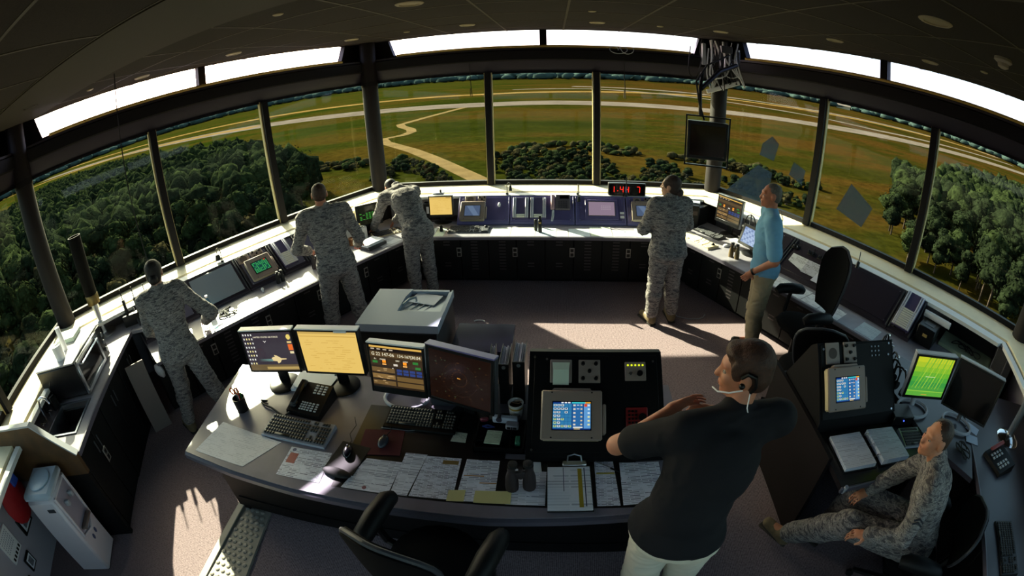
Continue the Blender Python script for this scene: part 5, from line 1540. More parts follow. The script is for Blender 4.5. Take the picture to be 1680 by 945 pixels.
# red bag, pictures on the low wall
rb = thing('red_bag', 'red bag with a blue patch leaning behind the brown end board', 'bag', LBp(2.22, .04, .56), R=RS('LB'))
b = MB(); b.sph((0, 0, .18), (.19, .07, .22), 16); part('body', b, mat('bag_red', '#a3141c', .7, bump=(18, .5, .02)), rb)
b = MB(); b.box((.08, -.055, .30), (.10, .04, .09), rot(x=-.4), .01); part('blue_patch', b, mat('bag_blue', '#2a4aa8', .6), rb)
b = MB(); b.tube([(-.08, 0, .38), (-.06, 0, .46), (.02, 0, .47), (.05, 0, .38)], .012, 8); part('strap', b, M_rubber, rb)
def wall_piece(label, u, z, w, h, kind):
    t = thing('picture_frame' if kind == 'pic' else 'wall_plate', label, 'picture' if kind == 'pic' else 'plate', WP('LB', u * 1.05, -.135, 2.72 - (2.72 - z) * 1.05), R=RS('LB'), group='frames on the low back-left wall')
    b = MB(); b.box((0, -.012, 0), (w, .024, h), bev=.005); part('frame', b, M_blackp if kind == 'pic' else M_white, t)
    if kind == 'pic':
        b = MB(); b.box((0, -.025, 0), (w * .72, .003, h * .74)); m_ = part('mat_board', b, M_paper, t)
        b = MB(); b.box((0, -.028, .0), (w * .5, .003, h * .5)); part('print', b, mat('print_photo', '#6d7078', .4, noise=(40, .5)), m_)
    return t
wall_piece('black framed certificate on the low wall beside the water cooler', 2.14, .575, .22, .17, 'pic')
wall_piece('smaller black framed picture below the certificate on the low wall', 1.86, .40, .13, .14, 'pic')
wall_piece('lowest dark framed picture on the low wall at the left edge', 1.66, .33, .14, .12, 'pic')
np_ = thing('notice_panel', 'pale perforated notice panel with black squares on the low wall', 'panel', WP('LB', 1.89, -.135, .557), R=RS('LB'))
b = MB(); b.box((0, -.012, 0), (.22, .024, .26), bev=.004); part('board', b, M_white, np_)
b = MB()
for i in range(8):
    for j in range(6): b.box((-.085 + i * .022, -.0255, .10 - j * .025), (.010, .003, .010))
part('perforations', b, M_grey, np_)['kind'] = 'stuff'
for k in range(5):
    b = MB(); b.box((-.08 + k * .04, -.0255, -.095), (.022, .003, .03)); part('black_square', b, M_blackp, np_)
# ramp
rp = thing('threshold_ramp', 'grey studded ramp plate on the carpet left of the island desk', 'ramp', (-2.14, 1.30, 0), math.radians(0))
b = MB(); b.loft([V((-.20, .51, .001)), V((.10, .50, .001)), V((.24, -.9, .001)), V((-.20, -.9, .001))], [V((-.195, .50, .012)), V((.095, .49, .012)), V((.235, -.9, .030)), V((-.195, -.9, .030))]); part('plate', b, mat('ramp_grey', '#8d8880', .5), rp)
b = MB(); b.box((-.165, -.2, .028), (.06, 1.40, .012), rot(x=.0125), .003); part('rail', b, mat('ramp_rail', '#a59f96', .4), rp)
st = MB()
cnt = 0
for i in range(24):
    y = .44 - i * .056
    for j in range(6):
        x = -.105 + j * .05 + (.025 if i % 2 else 0)
        if x > .07 + (.5 - y) * .10: continue
        z = .0125 + (.5 - y) * .0129
        st.lathe([(.018, z - .002), (.018, z + .004), (.013, z + .007), (.001, z + .0072)], (x, y, 0), 10)
part('studs', st, mat('ramp_stud', '#97928a', .45), rp)['kind'] = 'stuff'

# ================================================================ things on the wall counters
def flat(label, w, u0, d0, u1, d1, m, name='paper_sheet', z=CTS + .0008, group=None, sk=0.0, cat='paper'):
    b = MB(); P_ = [WP(w, u0, d1, 0), WP(w, u1, d1, 0), WP(w, u1 + sk, d0, 0), WP(w, u0 + sk, d0, 0)]
    c = sum(P_, V((0, 0, 0))) / 4
    Rm = RS(w).transposed()
    b.prism([tuple((Rm @ (p - c))[:2]) for p in P_], 0, .0012)
    return single(name, label, cat, b, m, (c.x, c.y, z), R=RS(w), group=group or 'papers on the %s counter' % WN[w])
PG = print_mat('print_pale_green', '#cfdcc8', '#aab8a8', .02, .08); PB = print_mat('print_pale_blue', '#c4d2da', '#9fb0ba', .018, .07)
flat('leftmost paper on the front counter, left of the trackball keyboard', 'F', -1.60, .90, -1.47, 1.205, PB)
flat('paper under the small hand stamp on the front counter', 'F', -1.46, .895, -1.345, 1.20, PG)
flat('pale paper just right of the trackball keyboard', 'F', -.775, .91, -.545, 1.20, PG)
flat('pale green paper below the strip bays on the front counter', 'F', -.535, .91, -.25, 1.198, PG)
flat('pale sheet under the two black handsets on the front counter', 'F', -.24, .93, .0, 1.20, PB)
flat('bluish sheet right of the black handsets on the front counter', 'F', .01, 1.02, .14, 1.208, PB)
flat('pale sheet with a curled cord outline on the front counter', 'F', .15, .945, .40, 1.20, PB)
flat('bright green-white sheet set back in the middle of the front counter', 'F', .41, .865, .665, 1.195, PG, z=CTS + .002)
flat('pale sheet left of the woman on the front counter', 'F', .68, .965, .955, 1.18, PB)
flat('rightmost paper on the front counter, by the woman\'s elbow', 'F', .965, .89, 1.14, 1.19, PB)
t = thing('radio_handset', 'pair of black radio handsets standing on the front counter below the strip bays', 'handset', WP('F', -.19, 1.08, CTZ + .002), R=RS('F'))
b = MB(); b.box((.0, 0, .085), (.05, .035, .17), bev=.010); b.cyl((.0, 0, .17), (.0, 0, .22), .016, n=10); part('near_handset', b, M_blackp, t)
b = MB(); b.box((-.055, .07, .075), (.045, .03, .15), bev=.010); part('far_handset', b, M_blackp, t)
b = MB(); b.box((.0, -.019, .13), (.03, .003, .02)); part('brass_label', b, mat('label_brass', '#b99a5a', .4), t)
def gooseneck(label, base, pts, head=.016):
    t = thing('gooseneck_lamp', label, 'microphone', base, group='gooseneck microphones on the console tops')
    b = MB(); b.cyl((0, 0, 0), (0, 0, .02), .022, n=12); part('base', b, M_blackp, t)
    b = MB(); b.tube([(0, 0, .015)] + pts, .006, 8); part('stem', b, mat('stem_grey', '#4a4742', .35, .6), t)
    p, q = V(pts[-2]), V(pts[-1]); d = (q - p).normalized()
    b = MB(); b.cyl(q, q + d * .07, head, head * 1.5, 12); part('head', b, M_blackp, t)
gooseneck('black gooseneck microphone at the top of the front console below the left mullion', WP('F', -.63, .47, 1.13), [(0, 0, .13), (.02, -.01, .17), (.05, -.03, .16), (.05, -.035, .13)])
gooseneck('thin gooseneck microphone hanging over the front console left of the pinkish screen', WP('F', .28, .47, 1.13), [(0, 0, .12), (.0, -.02, .15), (.01, -.06, .13), (.01, -.09, .06), (.01, -.10, .0)])
gooseneck('gooseneck microphone with a black square head on the left console beside the woman', WP('L', 1.50, .47, 1.13), [(0, 0, .14), (-.03, 0, .17), (-.06, -.0, .15), (-.06, 0, .09)], .026)
gooseneck('gooseneck microphone behind the empty chair on the right console', WP('R', -1.74, .47, 1.13), [(0, 0, .10), (-.02, -.02, .14), (-.05, -.06, .10), (-.06, -.07, .05)], .018)
gooseneck('tall dark gooseneck arching behind the man in blue on the right console', WP('R', -2.86, .44, 1.13), [(0, 0, .12), (-.05, 0, .22), (-.16, 0, .25), (-.26, 0, .20), (-.30, -.01, .12)], .02)
t = thing('antenna', 'short blue and black antenna standing in front of the red clock', 'antenna', WP('F', .905, .48, 1.122))
b = MB(); b.cyl((0, 0, 0), (0, 0, .05), .028, .02, 12); part('foot', b, M_blackp, t)
b = MB(); b.cyl((0, 0, .05), (0, 0, .14), .010, n=10); part('mast', b, mat('mast_blue', '#3a6a9a', .4), t)
b = MB(); b.cyl((0, 0, .14), (0, 0, .27), .008, .005, 8); part('tip', b, M_blackp, t)
b = MB(); b.sph((0, 0, .012), (.02, .035, .022), 12); single('white_clip', 'small white clip on the sloped front panel right of the touch terminal', 'clip', b, M_white, SP('F', -.72, .62, .014), R=RSL('F'))
for k, (u, d) in enumerate(((-1.68, .50), (-1.62, .38))):
    t = thing('equipment_box', ['dark equipment box behind the left side of the yellow monitor', 'second dark equipment box behind the yellow monitor'][k], 'box', WP('F', u, d, CTZ), R=RS('F'))
    b = MB(); b.box((0, 0, .12), (.14, .10, .24), bev=.006); part('body', b, M_blackp, t)
    b = MB(); b.box((0, -.051, .14), (.05, .004, .10)); part('label', b, M_white, t)
wc_ = thing('webcam', 'small white camera on the sill behind the yellow monitor', 'camera', WP('F', -1.55, .43, 1.13))
b = MB(); b.box((0, 0, .02), (.16, .07, .03), bev=.006); part('foot', b, M_grey, wc_)
b = MB(); b.cyl((.03, 0, .03), (.03, 0, .075), .014, n=10); part('head', b, M_dgrey, wc_)
b = MB(); b.box((-.20, -.0, .0), (.42, .20, .025)); single('desk_riser', 'dark shelf under the yellow monitor with small yellow marks', 'shelf', b, M_wood, WP('F', -1.27, .55, CTZ + .013), R=RS('F'))
# left counter
binoculars('small black binoculars standing on the sunlit left counter', WP('L', 1.95, .97, CTZ), math.radians(60), M_rubber, .75)
binoculars('pair of brown binoculars standing beside the man in blue on the right counter', WP('R', -3.02, 1.12, CTZ), math.radians(-50), mat('bino_gold', '#5a4824', .45), .95)
binoculars('dark brown binoculars on the left counter at the standing man\'s left hip', WP('L', 2.42, 1.02, CTZ), math.radians(55), mat('bino_brown', '#2a2022', .5), .95)
b = MB(); b.lathe([(.012, 0), (.014, .02), (.020, .03), (.012, .045), (.001, .05)], n=12); single('stamp', 'small white figure-shaped knob on the left counter', 'knob', b, M_white, WP('L', 1.70, 1.0, CTZ))
wb = thing('water_bottle', 'clear water bottle with a blue label next to the woman at the left counter', 'bottle', WP('L', 1.06, 1.0, CTZ))
b = MB(); b.lathe([(.030, 0), (.034, .01), (.034, .14), (.032, .16), (.018, .20), (.013, .215), (.013, .225)], n=20); part('bottle', b, glass_mat('bottle_clear', '#cfe6f0', .1), wb)
b = MB(); b.lathe([(.0345, .05), (.0345, .13)], n=20); part('label', b, mat('label_blue', '#5fa6c8', .4), wb)
b = MB(); b.lathe([(.0305, .004), (.0305, .048)], n=16); part('water', b, mat('water_blue', '#6fb6d4', .1), wb)
b = MB(); b.cyl((0, 0, .222), (0, 0, .242), .0155, n=14); part('cap', b, M_white, wb)
b = MB(); r_ = random.Random(2)
b.tube([(.11 * math.cos(a * 1.9) * (.5 + .5 * math.sin(a * .7)), .09 * math.sin(a * 1.3 + 1), .008 + .012 * abs(math.sin(a * 2.3))) for a in [i * .28 for i in range(60)]], .0065, 6)
single('cord_tangle', 'tangled black headset cord on the left counter beside the water bottle', 'cord', b, M_rubber, WP('L', 1.20, 1.10, CTZ), R=RS('L'))
flat('white notepad under the woman\'s right hand on the left counter', 'L', .94, 1.06, 1.07, 1.26, M_paper, 'note_pad')
b = MB(); b.cyl((-.07, 0, .006), (.07, 0, .006), .005, n=8); single('marker_pen', 'black marker pen beside the notepad on the left counter', 'pen', b, M_blackp, WP('L', 1.02, 1.285, CTZ), R=RS('L') @ rot(z=.2))
flat('loose white papers under the woman\'s left hand on the left counter', 'L', .40, 1.02, .62, 1.26, M_paper)
flat('sheet with thin brown lines at the corner of the left counter by the bending man', 'L', 3.20, 1.05, 3.50, 1.28, PR4)
ps = thing('paper_stack', 'thick stack of white papers over a black binder between the two men', 'papers', WP('L', 3.15, 1.08, CTZ), R=RS('L') @ rot(z=.05))
b = MB(); b.box((.02, -.03, .022), (.30, .22, .044), bev=.004); part('binder', b, M_dgrey, ps)
b = MB()
for k in range(5): b.box((.006 * (k % 3), -.02 + .008 * (k % 2), .048 + k * .007), (.27, .21, .006), rot(z=.03 * (k % 3) - .02))
part('sheets', b, M_paper, ps)
mp = thing('label_printer', 'beige-white receipt printer with a yellow lid beside the terminal', 'printer', WP('L', 3.21, .72, CTZ), R=RS('L') @ rot(z=.1))
b = MB(); b.box((0, 0, .09), (.20, .30, .18), bev=.015); part('body', b, M_sillw, mp)
b = MB(); b.box((0, .05, .187), (.18, .18, .02), bev=.006); part('lid', b, mat('lid_yellow', '#d2b35c', .5), mp)
b = MB(); b.box((-.0, -.10, .185), (.10, .05, .01)); part('slot', b, M_blackp, mp)
keyboard('beige-rimmed terminal keyboard under the bending man\'s hands', WP('L', 3.56, .93, CTZ), 0, .42, .18, M_beige, M_key, R=rot(z=math.radians(38)))
cm = thing('coffee_mug', 'brown patterned mug beside the receipt printer', 'mug', WP('L', 3.06, .84, CTZ))
b = MB(); b.lathe([(.035, 0), (.04, .01), (.04, .10), (.036, .10), (.034, .01)], n=18); part('cup', b, mat('mug_brown', '#6a3c24', .4, noise=(20, .6, '#b07a4a')), cm)
b = MB(); b.tube([(.04, 0, .08), (.065, 0, .075), (.065, 0, .03), (.04, 0, .025)], .006, 8); part('handle', b, mat('mug_brown'), cm)
# right counter
hs = thing('headset', 'black headset hanging on a stand beside the amber monitor', 'headset', WP('R', -3.21, .62, CTZ), R=RS('R'))
b = MB(); b.tube([(-.09, 0, .22), (-.085, 0, .31), (-.05, 0, .38), (0, 0, .40), (.05, 0, .38), (.085, 0, .31), (.09, 0, .22)], .008, 8); part('headband', b, M_blackp, hs)
for x in (-.09, .09):
    b = MB(); b.cyl((x - .015, 0, .21), (x + .015, 0, .21), .04, n=16); part('ear_cup', b, M_blackp, hs)
b = MB(); b.cyl((0, .0, 0), (0, 0, .39), .01, n=10); b.cyl((0, 0, 0), (0, 0, .012), .06, n=16); part('stand', b, M_dgrey, hs)
flat('white mouse and cables mat on the right counter behind the black keyboard', 'R', -3.45, .52, -3.22, .70, M_white, 'desk_mat', cat='mat')
mo2 = thing('computer_mouse', 'pale grey mouse next to the black keyboard on the right counter', 'mouse', WP('R', -3.30, .93, CTZ), R=RS('R'))
b = MB(); b.sph((0, 0, .012), (.03, .055, .022), 14); part('body', b, M_white, mo2)
b = MB(); b.tube([(0, .05, .01), (.02, .12, .006), (-.05, .2, .005), (-.12, .22, .005)], .003, 6); part('cord', b, M_white, mo2)
t = thing('computer_tower', 'black computer tower in the corner between front and right counters', 'computer', WP('F', 1.80, .62, CTZ), R=RS('F') @ rot(z=-.3))
b = MB(); b.box((0, 0, .15), (.16, .30, .30), bev=.006); part('case', b, M_blackp, t)
b = MB(); b.box((0, -.152, .2), (.12, .006, .06), bev=.002); part('drive_bay', b, mat('drive_brown', '#3a2824', .4), t)
b = MB(); b.box((0, 0, .31), (.17, .12, .02), bev=.004); part('top_box', b, M_grey, t)
t = thing('computer_tower', 'smaller black computer box right of the corner tower', 'computer', WP('R', -4.06, .62, CTZ), R=RS('R') @ rot(z=.2))
b = MB(); b.box((0, 0, .13), (.12, .24, .26), bev=.006); part('case', b, M_blackp, t)
b = MB(); b.box((0, -.122, .18), (.09, .005, .04)); part('drive_bay', b, M_dgrey, t)
def onslope(label, w, pts, m, off=.009, group='charts on the right console'):
    L = SLEN(w); b = MB(); uc = sum(p[0] for p in pts) / len(pts); s_c = sum(p[1] for p in pts) / len(pts)
    b.prism([(u - uc, (s - s_c) * L) for u, s in pts], 0, .0012)
    return single('chart_sheet', label, 'paper', b, m, SP(w, uc, s_c, off), R=RSL(w), group=group)
onslope('sunlit white sheet left of the chart on the dark right console', 'R', [(-2.48, .32), (-2.25, .20), (-2.25, .57), (-2.48, .57)], PR4)
c_ = onslope('grey printed sheet in the middle of the papers on the dark right console', 'R', [(-2.27, .18), (-2.09, .19), (-1.99, .50), (-2.02, .575), (-2.27, .57)], print_mat('print_greyhead', '#c5c6d2', '#7c7d84', .018, .06), .0105)
c_ = onslope('white sheet with a round teal and pink chart on the dark right console', 'R', [(-2.10, .09), (-1.88, .09), (-1.87, .56), (-2.06, .50)], print_mat('print_white2', '#d5d6e6', '#b2b4c4', .02, .05, fill=.4), .012)
for x, y, r_a, cl_ in ((.0, -.03, .055, '#9fc2c4'), (-.03, .01, .03, '#8fb6bc'), (.03, .02, .026, '#c79aa8')):
    b = MB(); b.cyl((x, y, .0012 + r_a * .003), (x, y, .0016 + r_a * .003), r_a, n=20); part('chart_disc', b, mat('chart_' + cl_[1:], cl_, .6), c_)
for k, (u, s, lb_) in enumerate(((-2.50, .74, 'white and black'), (-2.28, .745, 'pair of black'), (-2.14, .75, 'middle black'), (-1.99, .73, 'rightmost chrome and black'))):
    t = thing('radio_control', lb_ + ' radio control on the dark right console top', 'control', SP('R', u, s, .008), R=RSL('R'), group='radio controls on the right console')
    b = MB(); b.box((0, 0, .006), (.10, .06, .012), bev=.003); part('base', b, M_blackp, t)
    for x in (-.028, .022):
        b = MB(); b.cyl((x, 0, .01), (x, .004, .035 + .02 * (k % 2)), .014, .010, 12); part('knob', b, M_chrome if k in (0, 3) else M_dgrey, t)
    b = MB(); b.cyl((.038, .01, .01), (.045, .03, .075), .004, n=6); part('toggle', b, M_rubber, t)
flat('white paper at the man in blue\'s hip on the right counter', 'R', -2.42, 1.02, -2.20, 1.285, PR4)
flat('white paper under the empty chair\'s arm on the right counter', 'R', -2.19, 1.0, -1.97, 1.28, PR4)
flat('white paper beside the back of the empty chair on the right counter', 'R', -1.96, 1.03, -1.76, 1.28, PR4)
flat('white paper right of the empty chair\'s back on the right counter', 'R', -1.75, 1.05, -1.50, 1.285, PR4)
flat('blue-white paper at the end of the right counter by the hanging headsets', 'R', -1.30, 1.02, -1.08, 1.27, PB)
tb = thing('document_tube', 'white rolled document lying across the end of the right console', 'tube', WP('R', -.62, .60, 1.045), R=RS('R'))
b = MB(); b.cyl((-.17, 0, 0), (.17, 0, 0), .035, n=16); part('roll', b, M_white, tb)
b = MB(); b.cyl((.171, 0, 0), (.173, 0, 0), .030, n=16); part('end_face', b, M_grey, tb)
bb = thing('speaker_box', 'black box with a small gold label at the end of the right counter', 'box', WP('R', -.66, .72, CTZ), R=RS('R'))
b = MB(); b.box((0, 0, .105), (.22, .26, .19), bev=.008); part('case', b, M_blackp, bb)
b = MB(); b.box((0, -.131, .12), (.055, .004, .03)); part('label', b, mat('label_brass', '#b99a5a', .4), bb)
b = MB(); b.box((0, .0, .2015), (.12, .10, .003)); part('top_patch', b, M_dgrey, bb)
cr_ = thing('cable_tray', 'shelf strip with a pale green top behind the right monitors', 'shelf', WP('R', -.19, .36, CTZ + .001), R=RS('R'))
b = MB(); b.box((0, -.06, .02), (.70, .36, .04), bev=.004); part('board', b, mat('tray_green', '#a4b59a', .5), cr_)
b = MB(); b.box((0, .135, .10), (.70, .03, .20)); part('back_rail', b, M_frame, cr_)
b = MB(); r_ = random.Random(12)
b.tube([(.13 * math.sin(a * .9) + .004 * i, .07 * math.cos(a * 1.7), .008 + .012 * abs(math.sin(a * 1.3))) for i, a in enumerate([k * .3 for k in range(70)])], .005, 6)
single('tangled_cables', 'tangle of thin black cables on the pale green shelf', 'cables', b, M_rubber, WP('R', -.33, .44, CTZ + .042), R=RS('R'))
sb = thing('desk_speaker', 'tall grey speaker in the right corner behind the black monitor', 'speaker', WP('R', .27, .42, CTZ), R=RS('R') @ rot(z=-.5))
b = MB(); b.box((0, 0, .16), (.20, .20, .30), bev=.008); part('cabinet', b, mat('speaker_grey', '#6d6a70', .5), sb)
b = MB(); b.box((0, -.102, .17), (.17, .006, .25), bev=.004); part('grille', b, mat('speaker_front', '#1f2026', .7), sb)
b = MB(); b.box((.05, -.106, .03), (.07, .006, .025)); part('badge', b, M_white, sb)
# headsets hanging on the right desk's console side
# ================================================================ right supervisor desk
sd_ = thing('supervisor_desk', 'black supervisor desk at lower right with a deep side panel', 'desk')
b = MB(); b.prism([(1.71, 1.44), (2.52, 1.44), (2.62, 1.60), (2.60, 2.62), (1.71, 2.62)], .715, .755); part('desktop', b, mat('desk_plum', '#131014', .35), sd_)
b = MB(); b.box((1.695, 2.15, .40), (.03, 1.02, .80)); part('side_panel', b, mat('side_brown', '#120d0f', .7, spec=.15, noise=(4, .2)), sd_)
b = MB(); b.box((2.15, 2.60, .36), (.88, .03, .70)); part('back_panel', b, M_cab, sd_)
b = MB(); b.box((2.12, 1.43, .735), (.84, .018, .045), bev=.006); part('front_edge', b, mat('edge_band', '#4c4a57', .35), sd_)
b = MB(); b.box((2.585, 2.05, .36), (.03, 1.0, .71)); part('leg_panel', b, M_cab, sd_)
b = MB(); b.cyl((1.735, 1.435, .71), (1.735, 1.42, .77), .014, n=10); part('corner_cap', b, M_grey, sd_)
rx0, rx1, ryb, ryt, rzb, rzt = 1.72, 2.44, 1.93, 2.27, .83, 1.22
rc = thing('control_console', 'black sloped control console on the supervisor desk at right', 'console')
b = MB(); b.loft([V((rx0, ryb - .01, .756)), V((rx0, ryb, rzb)), V((rx0, ryt, rzt)), V((rx0, ryt + .06, rzt - .05)), V((rx0, ryt + .30, .756))], [V((rx1, ryb - .01, .756)), V((rx1, ryb, rzb)), V((rx1, ryt, rzt)), V((rx1, ryt + .06, rzt - .05)), V((rx1, ryt + .30, .756))]); part('housing', b, mat('console_plum', '#09080b', .7, spec=.15), rc)
cs2 = V((0, ryt - ryb, rzt - rzb)); CL2 = cs2.length; cs2.normalize()
RC2 = Matrix(((1, 0, 0), (0, cs2.y, -cs2.z), (0, cs2.z, cs2.y)))
def CP2(x, s, o=0.0): return V((rx0 + (rx1 - rx0) * x, ryb, rzb)) + RC2 @ V((0, CL2 * s, o))
b = MB(); b.box(CP2(.5, .5, .003), (rx1 - rx0 - .04, CL2 - .03, .006), RC2, .002); part('faceplate', b, mat('faceplate_black'), rc)
b = MB()
for x, s in ((.06, .92), (.34, .95), (.92, .80), (.94, .95), (.94, .06)): b.cyl(CP2(x, s, .005), CP2(x, s, .010), .008, n=8)
part('screws', b, M_steel, rc)['kind'] = 'stuff'
touch('blue-lit touch terminal on the supervisor desk console', CP2(.27, .40, .008), RC2, 'blue')
plate('speaker plate on the supervisor desk console', CP2(.16, .86, .008), RC2, 'spk', .12, .14)
plate('knob plate with five black knobs on the supervisor desk console', CP2(.38, .86, .008), RC2, 'knob', .12, .14)
b = MB()
for k in range(9): b.cyl(CP2(.68 + .05 * (k % 3), .80 + .06 * (k // 3), .006), CP2(.68 + .05 * (k % 3), .80 + .06 * (k // 3), .012), .006, n=8)
part('toggles', b, M_steel, rc)['kind'] = 'stuff'
for k in range(6):
    t = thing('headset', ['first', 'second', 'third', 'fourth', 'fifth', 'sixth'][k] + ' black headset from the top hanging in a row beside the supervisor console', 'headset', (2.66 - .035 * k + .02 * (k % 2), 2.55 - .09 * k, .86), .4 + .3 * k, group='headsets hanging beside the supervisor console')
    b = MB(); b.tube([(-.08, 0, .08), (-.075, 0, .16), (-.04, 0, .215), (0, 0, .225), (.04, 0, .215), (.075, 0, .16), (.08, 0, .08)], .008, 8); part('headband', b, M_blackp, t)
    for x in (-.08, .08):
        b = MB(); b.cyl((x - .012, 0, .07), (x + .012, 0, .07), .036, n=12); part('ear_cup', b, M_blackp, t)
    b = MB(); b.sph((.03 * (-1) ** k, -.012, .215), .012, 8); part('steel_joint', b, M_chrome, t)
hr = MB(); hr.cyl((2.72, 2.62, .80), (2.42, 2.0, .80), .012, n=8); hr.box((2.57, 2.31, .79), (.1, .1, .06)); 
for k in range(6): hr.cyl((2.66 - .035 * k + .02 * (k % 2), 2.55 - .09 * k, .78), (2.66 - .035 * k + .02 * (k % 2), 2.55 - .09 * k, 1.07), .006, n=6)
single('headset_rack', 'thin black rack carrying the row of headsets', 'rack', hr, M_blackp)
# open binder
ob = thing('open_binder', 'open ring binder with white pages on the supervisor desk', 'binder', (2.07, 1.685, .757), math.radians(-1.5))
b = MB(); b.box((-.155, 0, .004), (.29, .32, .006), bev=.002); b.box((.165, 0, .004), (.29, .32, .006), bev=.002); part('cover', b, M_blackp, ob)
for sx, hgt in ((-1, .040), (1, .050)):
    b = MB(); cx_ = .16 * sx
    b.loft([V((cx_ - .13, -.15, .008)), V((cx_ + .13, -.15, .008)), V((cx_ + .13, .15, .008)), V((cx_ - .13, .15, .008))], [V((cx_ - .128, -.148, hgt * (.8 if sx < 0 else 1))), V((cx_ + .128, -.148, hgt * (1 if sx < 0 else .8))), V((cx_ + .128, .148, hgt * (1 if sx < 0 else .8))), V((cx_ - .128, .148, hgt * (.8 if sx < 0 else 1)))])
    part('page_block', b, print_mat('print_binder', '#ccd2e2', '#a3a9bc', .013, .12, fill=.72), ob)
for y in (-.1, 0, .1):
    b = MB(); b.tube([(-.035, y, .03), (-.02, y, .052), (.0, y, .06), (.02, y, .055), (.035, y, .038)], .004, 6); part('ring', b, M_chrome, ob)
keyboard('silver and black laptop-style keyboard behind the seated soldier\'s face', (2.56, 1.70, .757), math.radians(-8), .30, .18, mat('silver_plastic'), M_key)
b = MB(); b.box((0, 0, .04), (.20, .16, .08), bev=.006); t = single('docking_box', 'black box with a tiny blue light between the console and the green-screen monitor', 'box', b, M_blackp, (2.52, 1.93, .757), -.2)
b = MB(); b.sph((.0, -.083, .05), .006, 8); part('blue_lamp', b, emis('led_blue', '#4a6aff', 2.0), t)
# back-right counter
rbc = thing('worktop', 'dark grey counter along the right edge with phone and chrome pole', 'counter')
def rbbox(mb, u0, u1, d0, d1, z0, z1):
    Q = lambda u, d, z: WP('RB', u, d, z)
    return mb.loft([Q(u0, d0, z0), Q(u1, d0, z0), Q(u1, d1, z0), Q(u0, d1, z0)], [Q(u0, d0, z1), Q(u1, d0, z1), Q(u1, d1, z1), Q(u0, d1, z1)])
M_rbt = mat('counter_dark', '#3a3842', .35)
b = MB(); rbbox(b, -3.58, .2, -.12, 1.0, .765, .80); part('slab', b, M_rbt, rbc)
b = MB(); rbbox(b, -3.58, .2, 1.0, 1.012, .762, .80); part('edge_lip', b, M_lip, rbc)
for i in range(5):
    u0 = -3.40 + i * .72
    c = thing('base_cabinet', 'black cabinet, %s from the far end under the right edge counter' % ORD[i], 'cabinet', WP('RB', u0 + .36, .86, 0), R=RS('RB'), group='black cabinets under the right edge counter')
    b = MB(); b.box((0, .36, .38), (.71, .70, .765)); part('body', b, M_cab, c)
    for s in (-1, 1):
        d_ = MB(); d_.box((s * .178, -.004, .40), (.35, .02, .68), bev=.004); part('door', d_, M_cab, c)
b = MB(); b.prism([(2.63, 1.60), (2.84, 1.16), (3.09, 1.47), (3.40, 2.12), (3.04, 2.66), (2.70, 2.80), (2.63, 2.62)], .755, .795); single('corner_worktop', 'dark grey corner counter under the green and black monitors', 'counter', b, M_rbt)
po = thing('signal_light', 'chrome pole on a domed round base at the right edge', 'signal light', (3.60, 1.38, .801))
b = MB(); b.lathe([(.13, 0), (.13, .01), (.115, .025), (.06, .045), (.035, .05)], n=28); part('base', b, M_chrome, po)
b = MB(); b.cyl((0, 0, .04), (0, 0, .40), .036, n=18); b.cyl((0, 0, .36), (0, 0, .52), .046, n=18); part('pole', b, M_steel, po)
b = MB(); b.sph((.03, 0, .56), .055, 14); part('knuckle', b, M_chrome, po)
b = MB(); b.cyl((.05, .0, .56), (.12, .05, 1.05), .075, n=20); part('tube', b, mat('tube_black'), po)
rp2 = thing('desk_phone', 'black phone with a red handset strip near the chrome pole', 'phone', WP('RB', -2.66, .74, .801), R=RS('RB') @ rot(z=.5))
b = MB(); b.loft([V((-.13, -.11, 0)), V((.13, -.11, 0)), V((.13, .11, 0)), V((-.13, .11, 0))], [V((-.125, -.105, .03)), V((.125, -.105, .03)), V((.125, .105, .07)), V((-.125, .105, .07))]); part('body', b, M_blackp, rp2)
Rp = rot(x=math.atan2(.04, .22)); PP2 = lambda x, y: V((x, y, .05 + y * .18 + .004))
b = MB()
for i in range(5):
    for j in range(4):
        if i != 2: b.box(PP2(-.06 + i * .035, -.07 + j * .035), (.022, .02, .005), Rp)
part('keys', b, mat('key_lightgrey', '#b6bac0', .5), rp2, angle=0)['kind'] = 'stuff'
b = MB(); b.box(PP2(-.10, .02) + V((0, 0, .02)), (.035, .18, .022), Rp, .009); part('handset', b, mat('handset_red', '#8a3434', .4), rp2)
keyboard('dark keyboard lying on the right edge counter', WP('RB', -1.84, .80, .801), 0, .44, .17, mat('kbd_dark', '#17161a', .4), M_key, R=RS('RB') @ rot(z=.05))
for k, (x, y, lb_) in enumerate(((3.22, 1.60, 'small blue-white slip between black monitor and chrome pole'), (3.12, 1.50, 'second pale slip in front of the black monitor'))):
    b = MB(); b.box((0, 0, .001), (.10, .13, .002)); single('note_slip', lb_, 'note', b, mat('slip_blue', '#a9b6c9', .6), (x, y, .802), .5 + k * .4)
b = MB(); b.tube([(.05 * math.cos(a) * (1 + .3 * math.sin(3 * a)), .09 * math.sin(a * 1.4), .01 + .012 * abs(math.sin(a * 2))) for a in [i * .3 for i in range(40)]], .005, 6)
single('black_cables', 'loops of black cable in front of the black monitor', 'cables', b, M_rubber, (2.92, 1.42, .798))

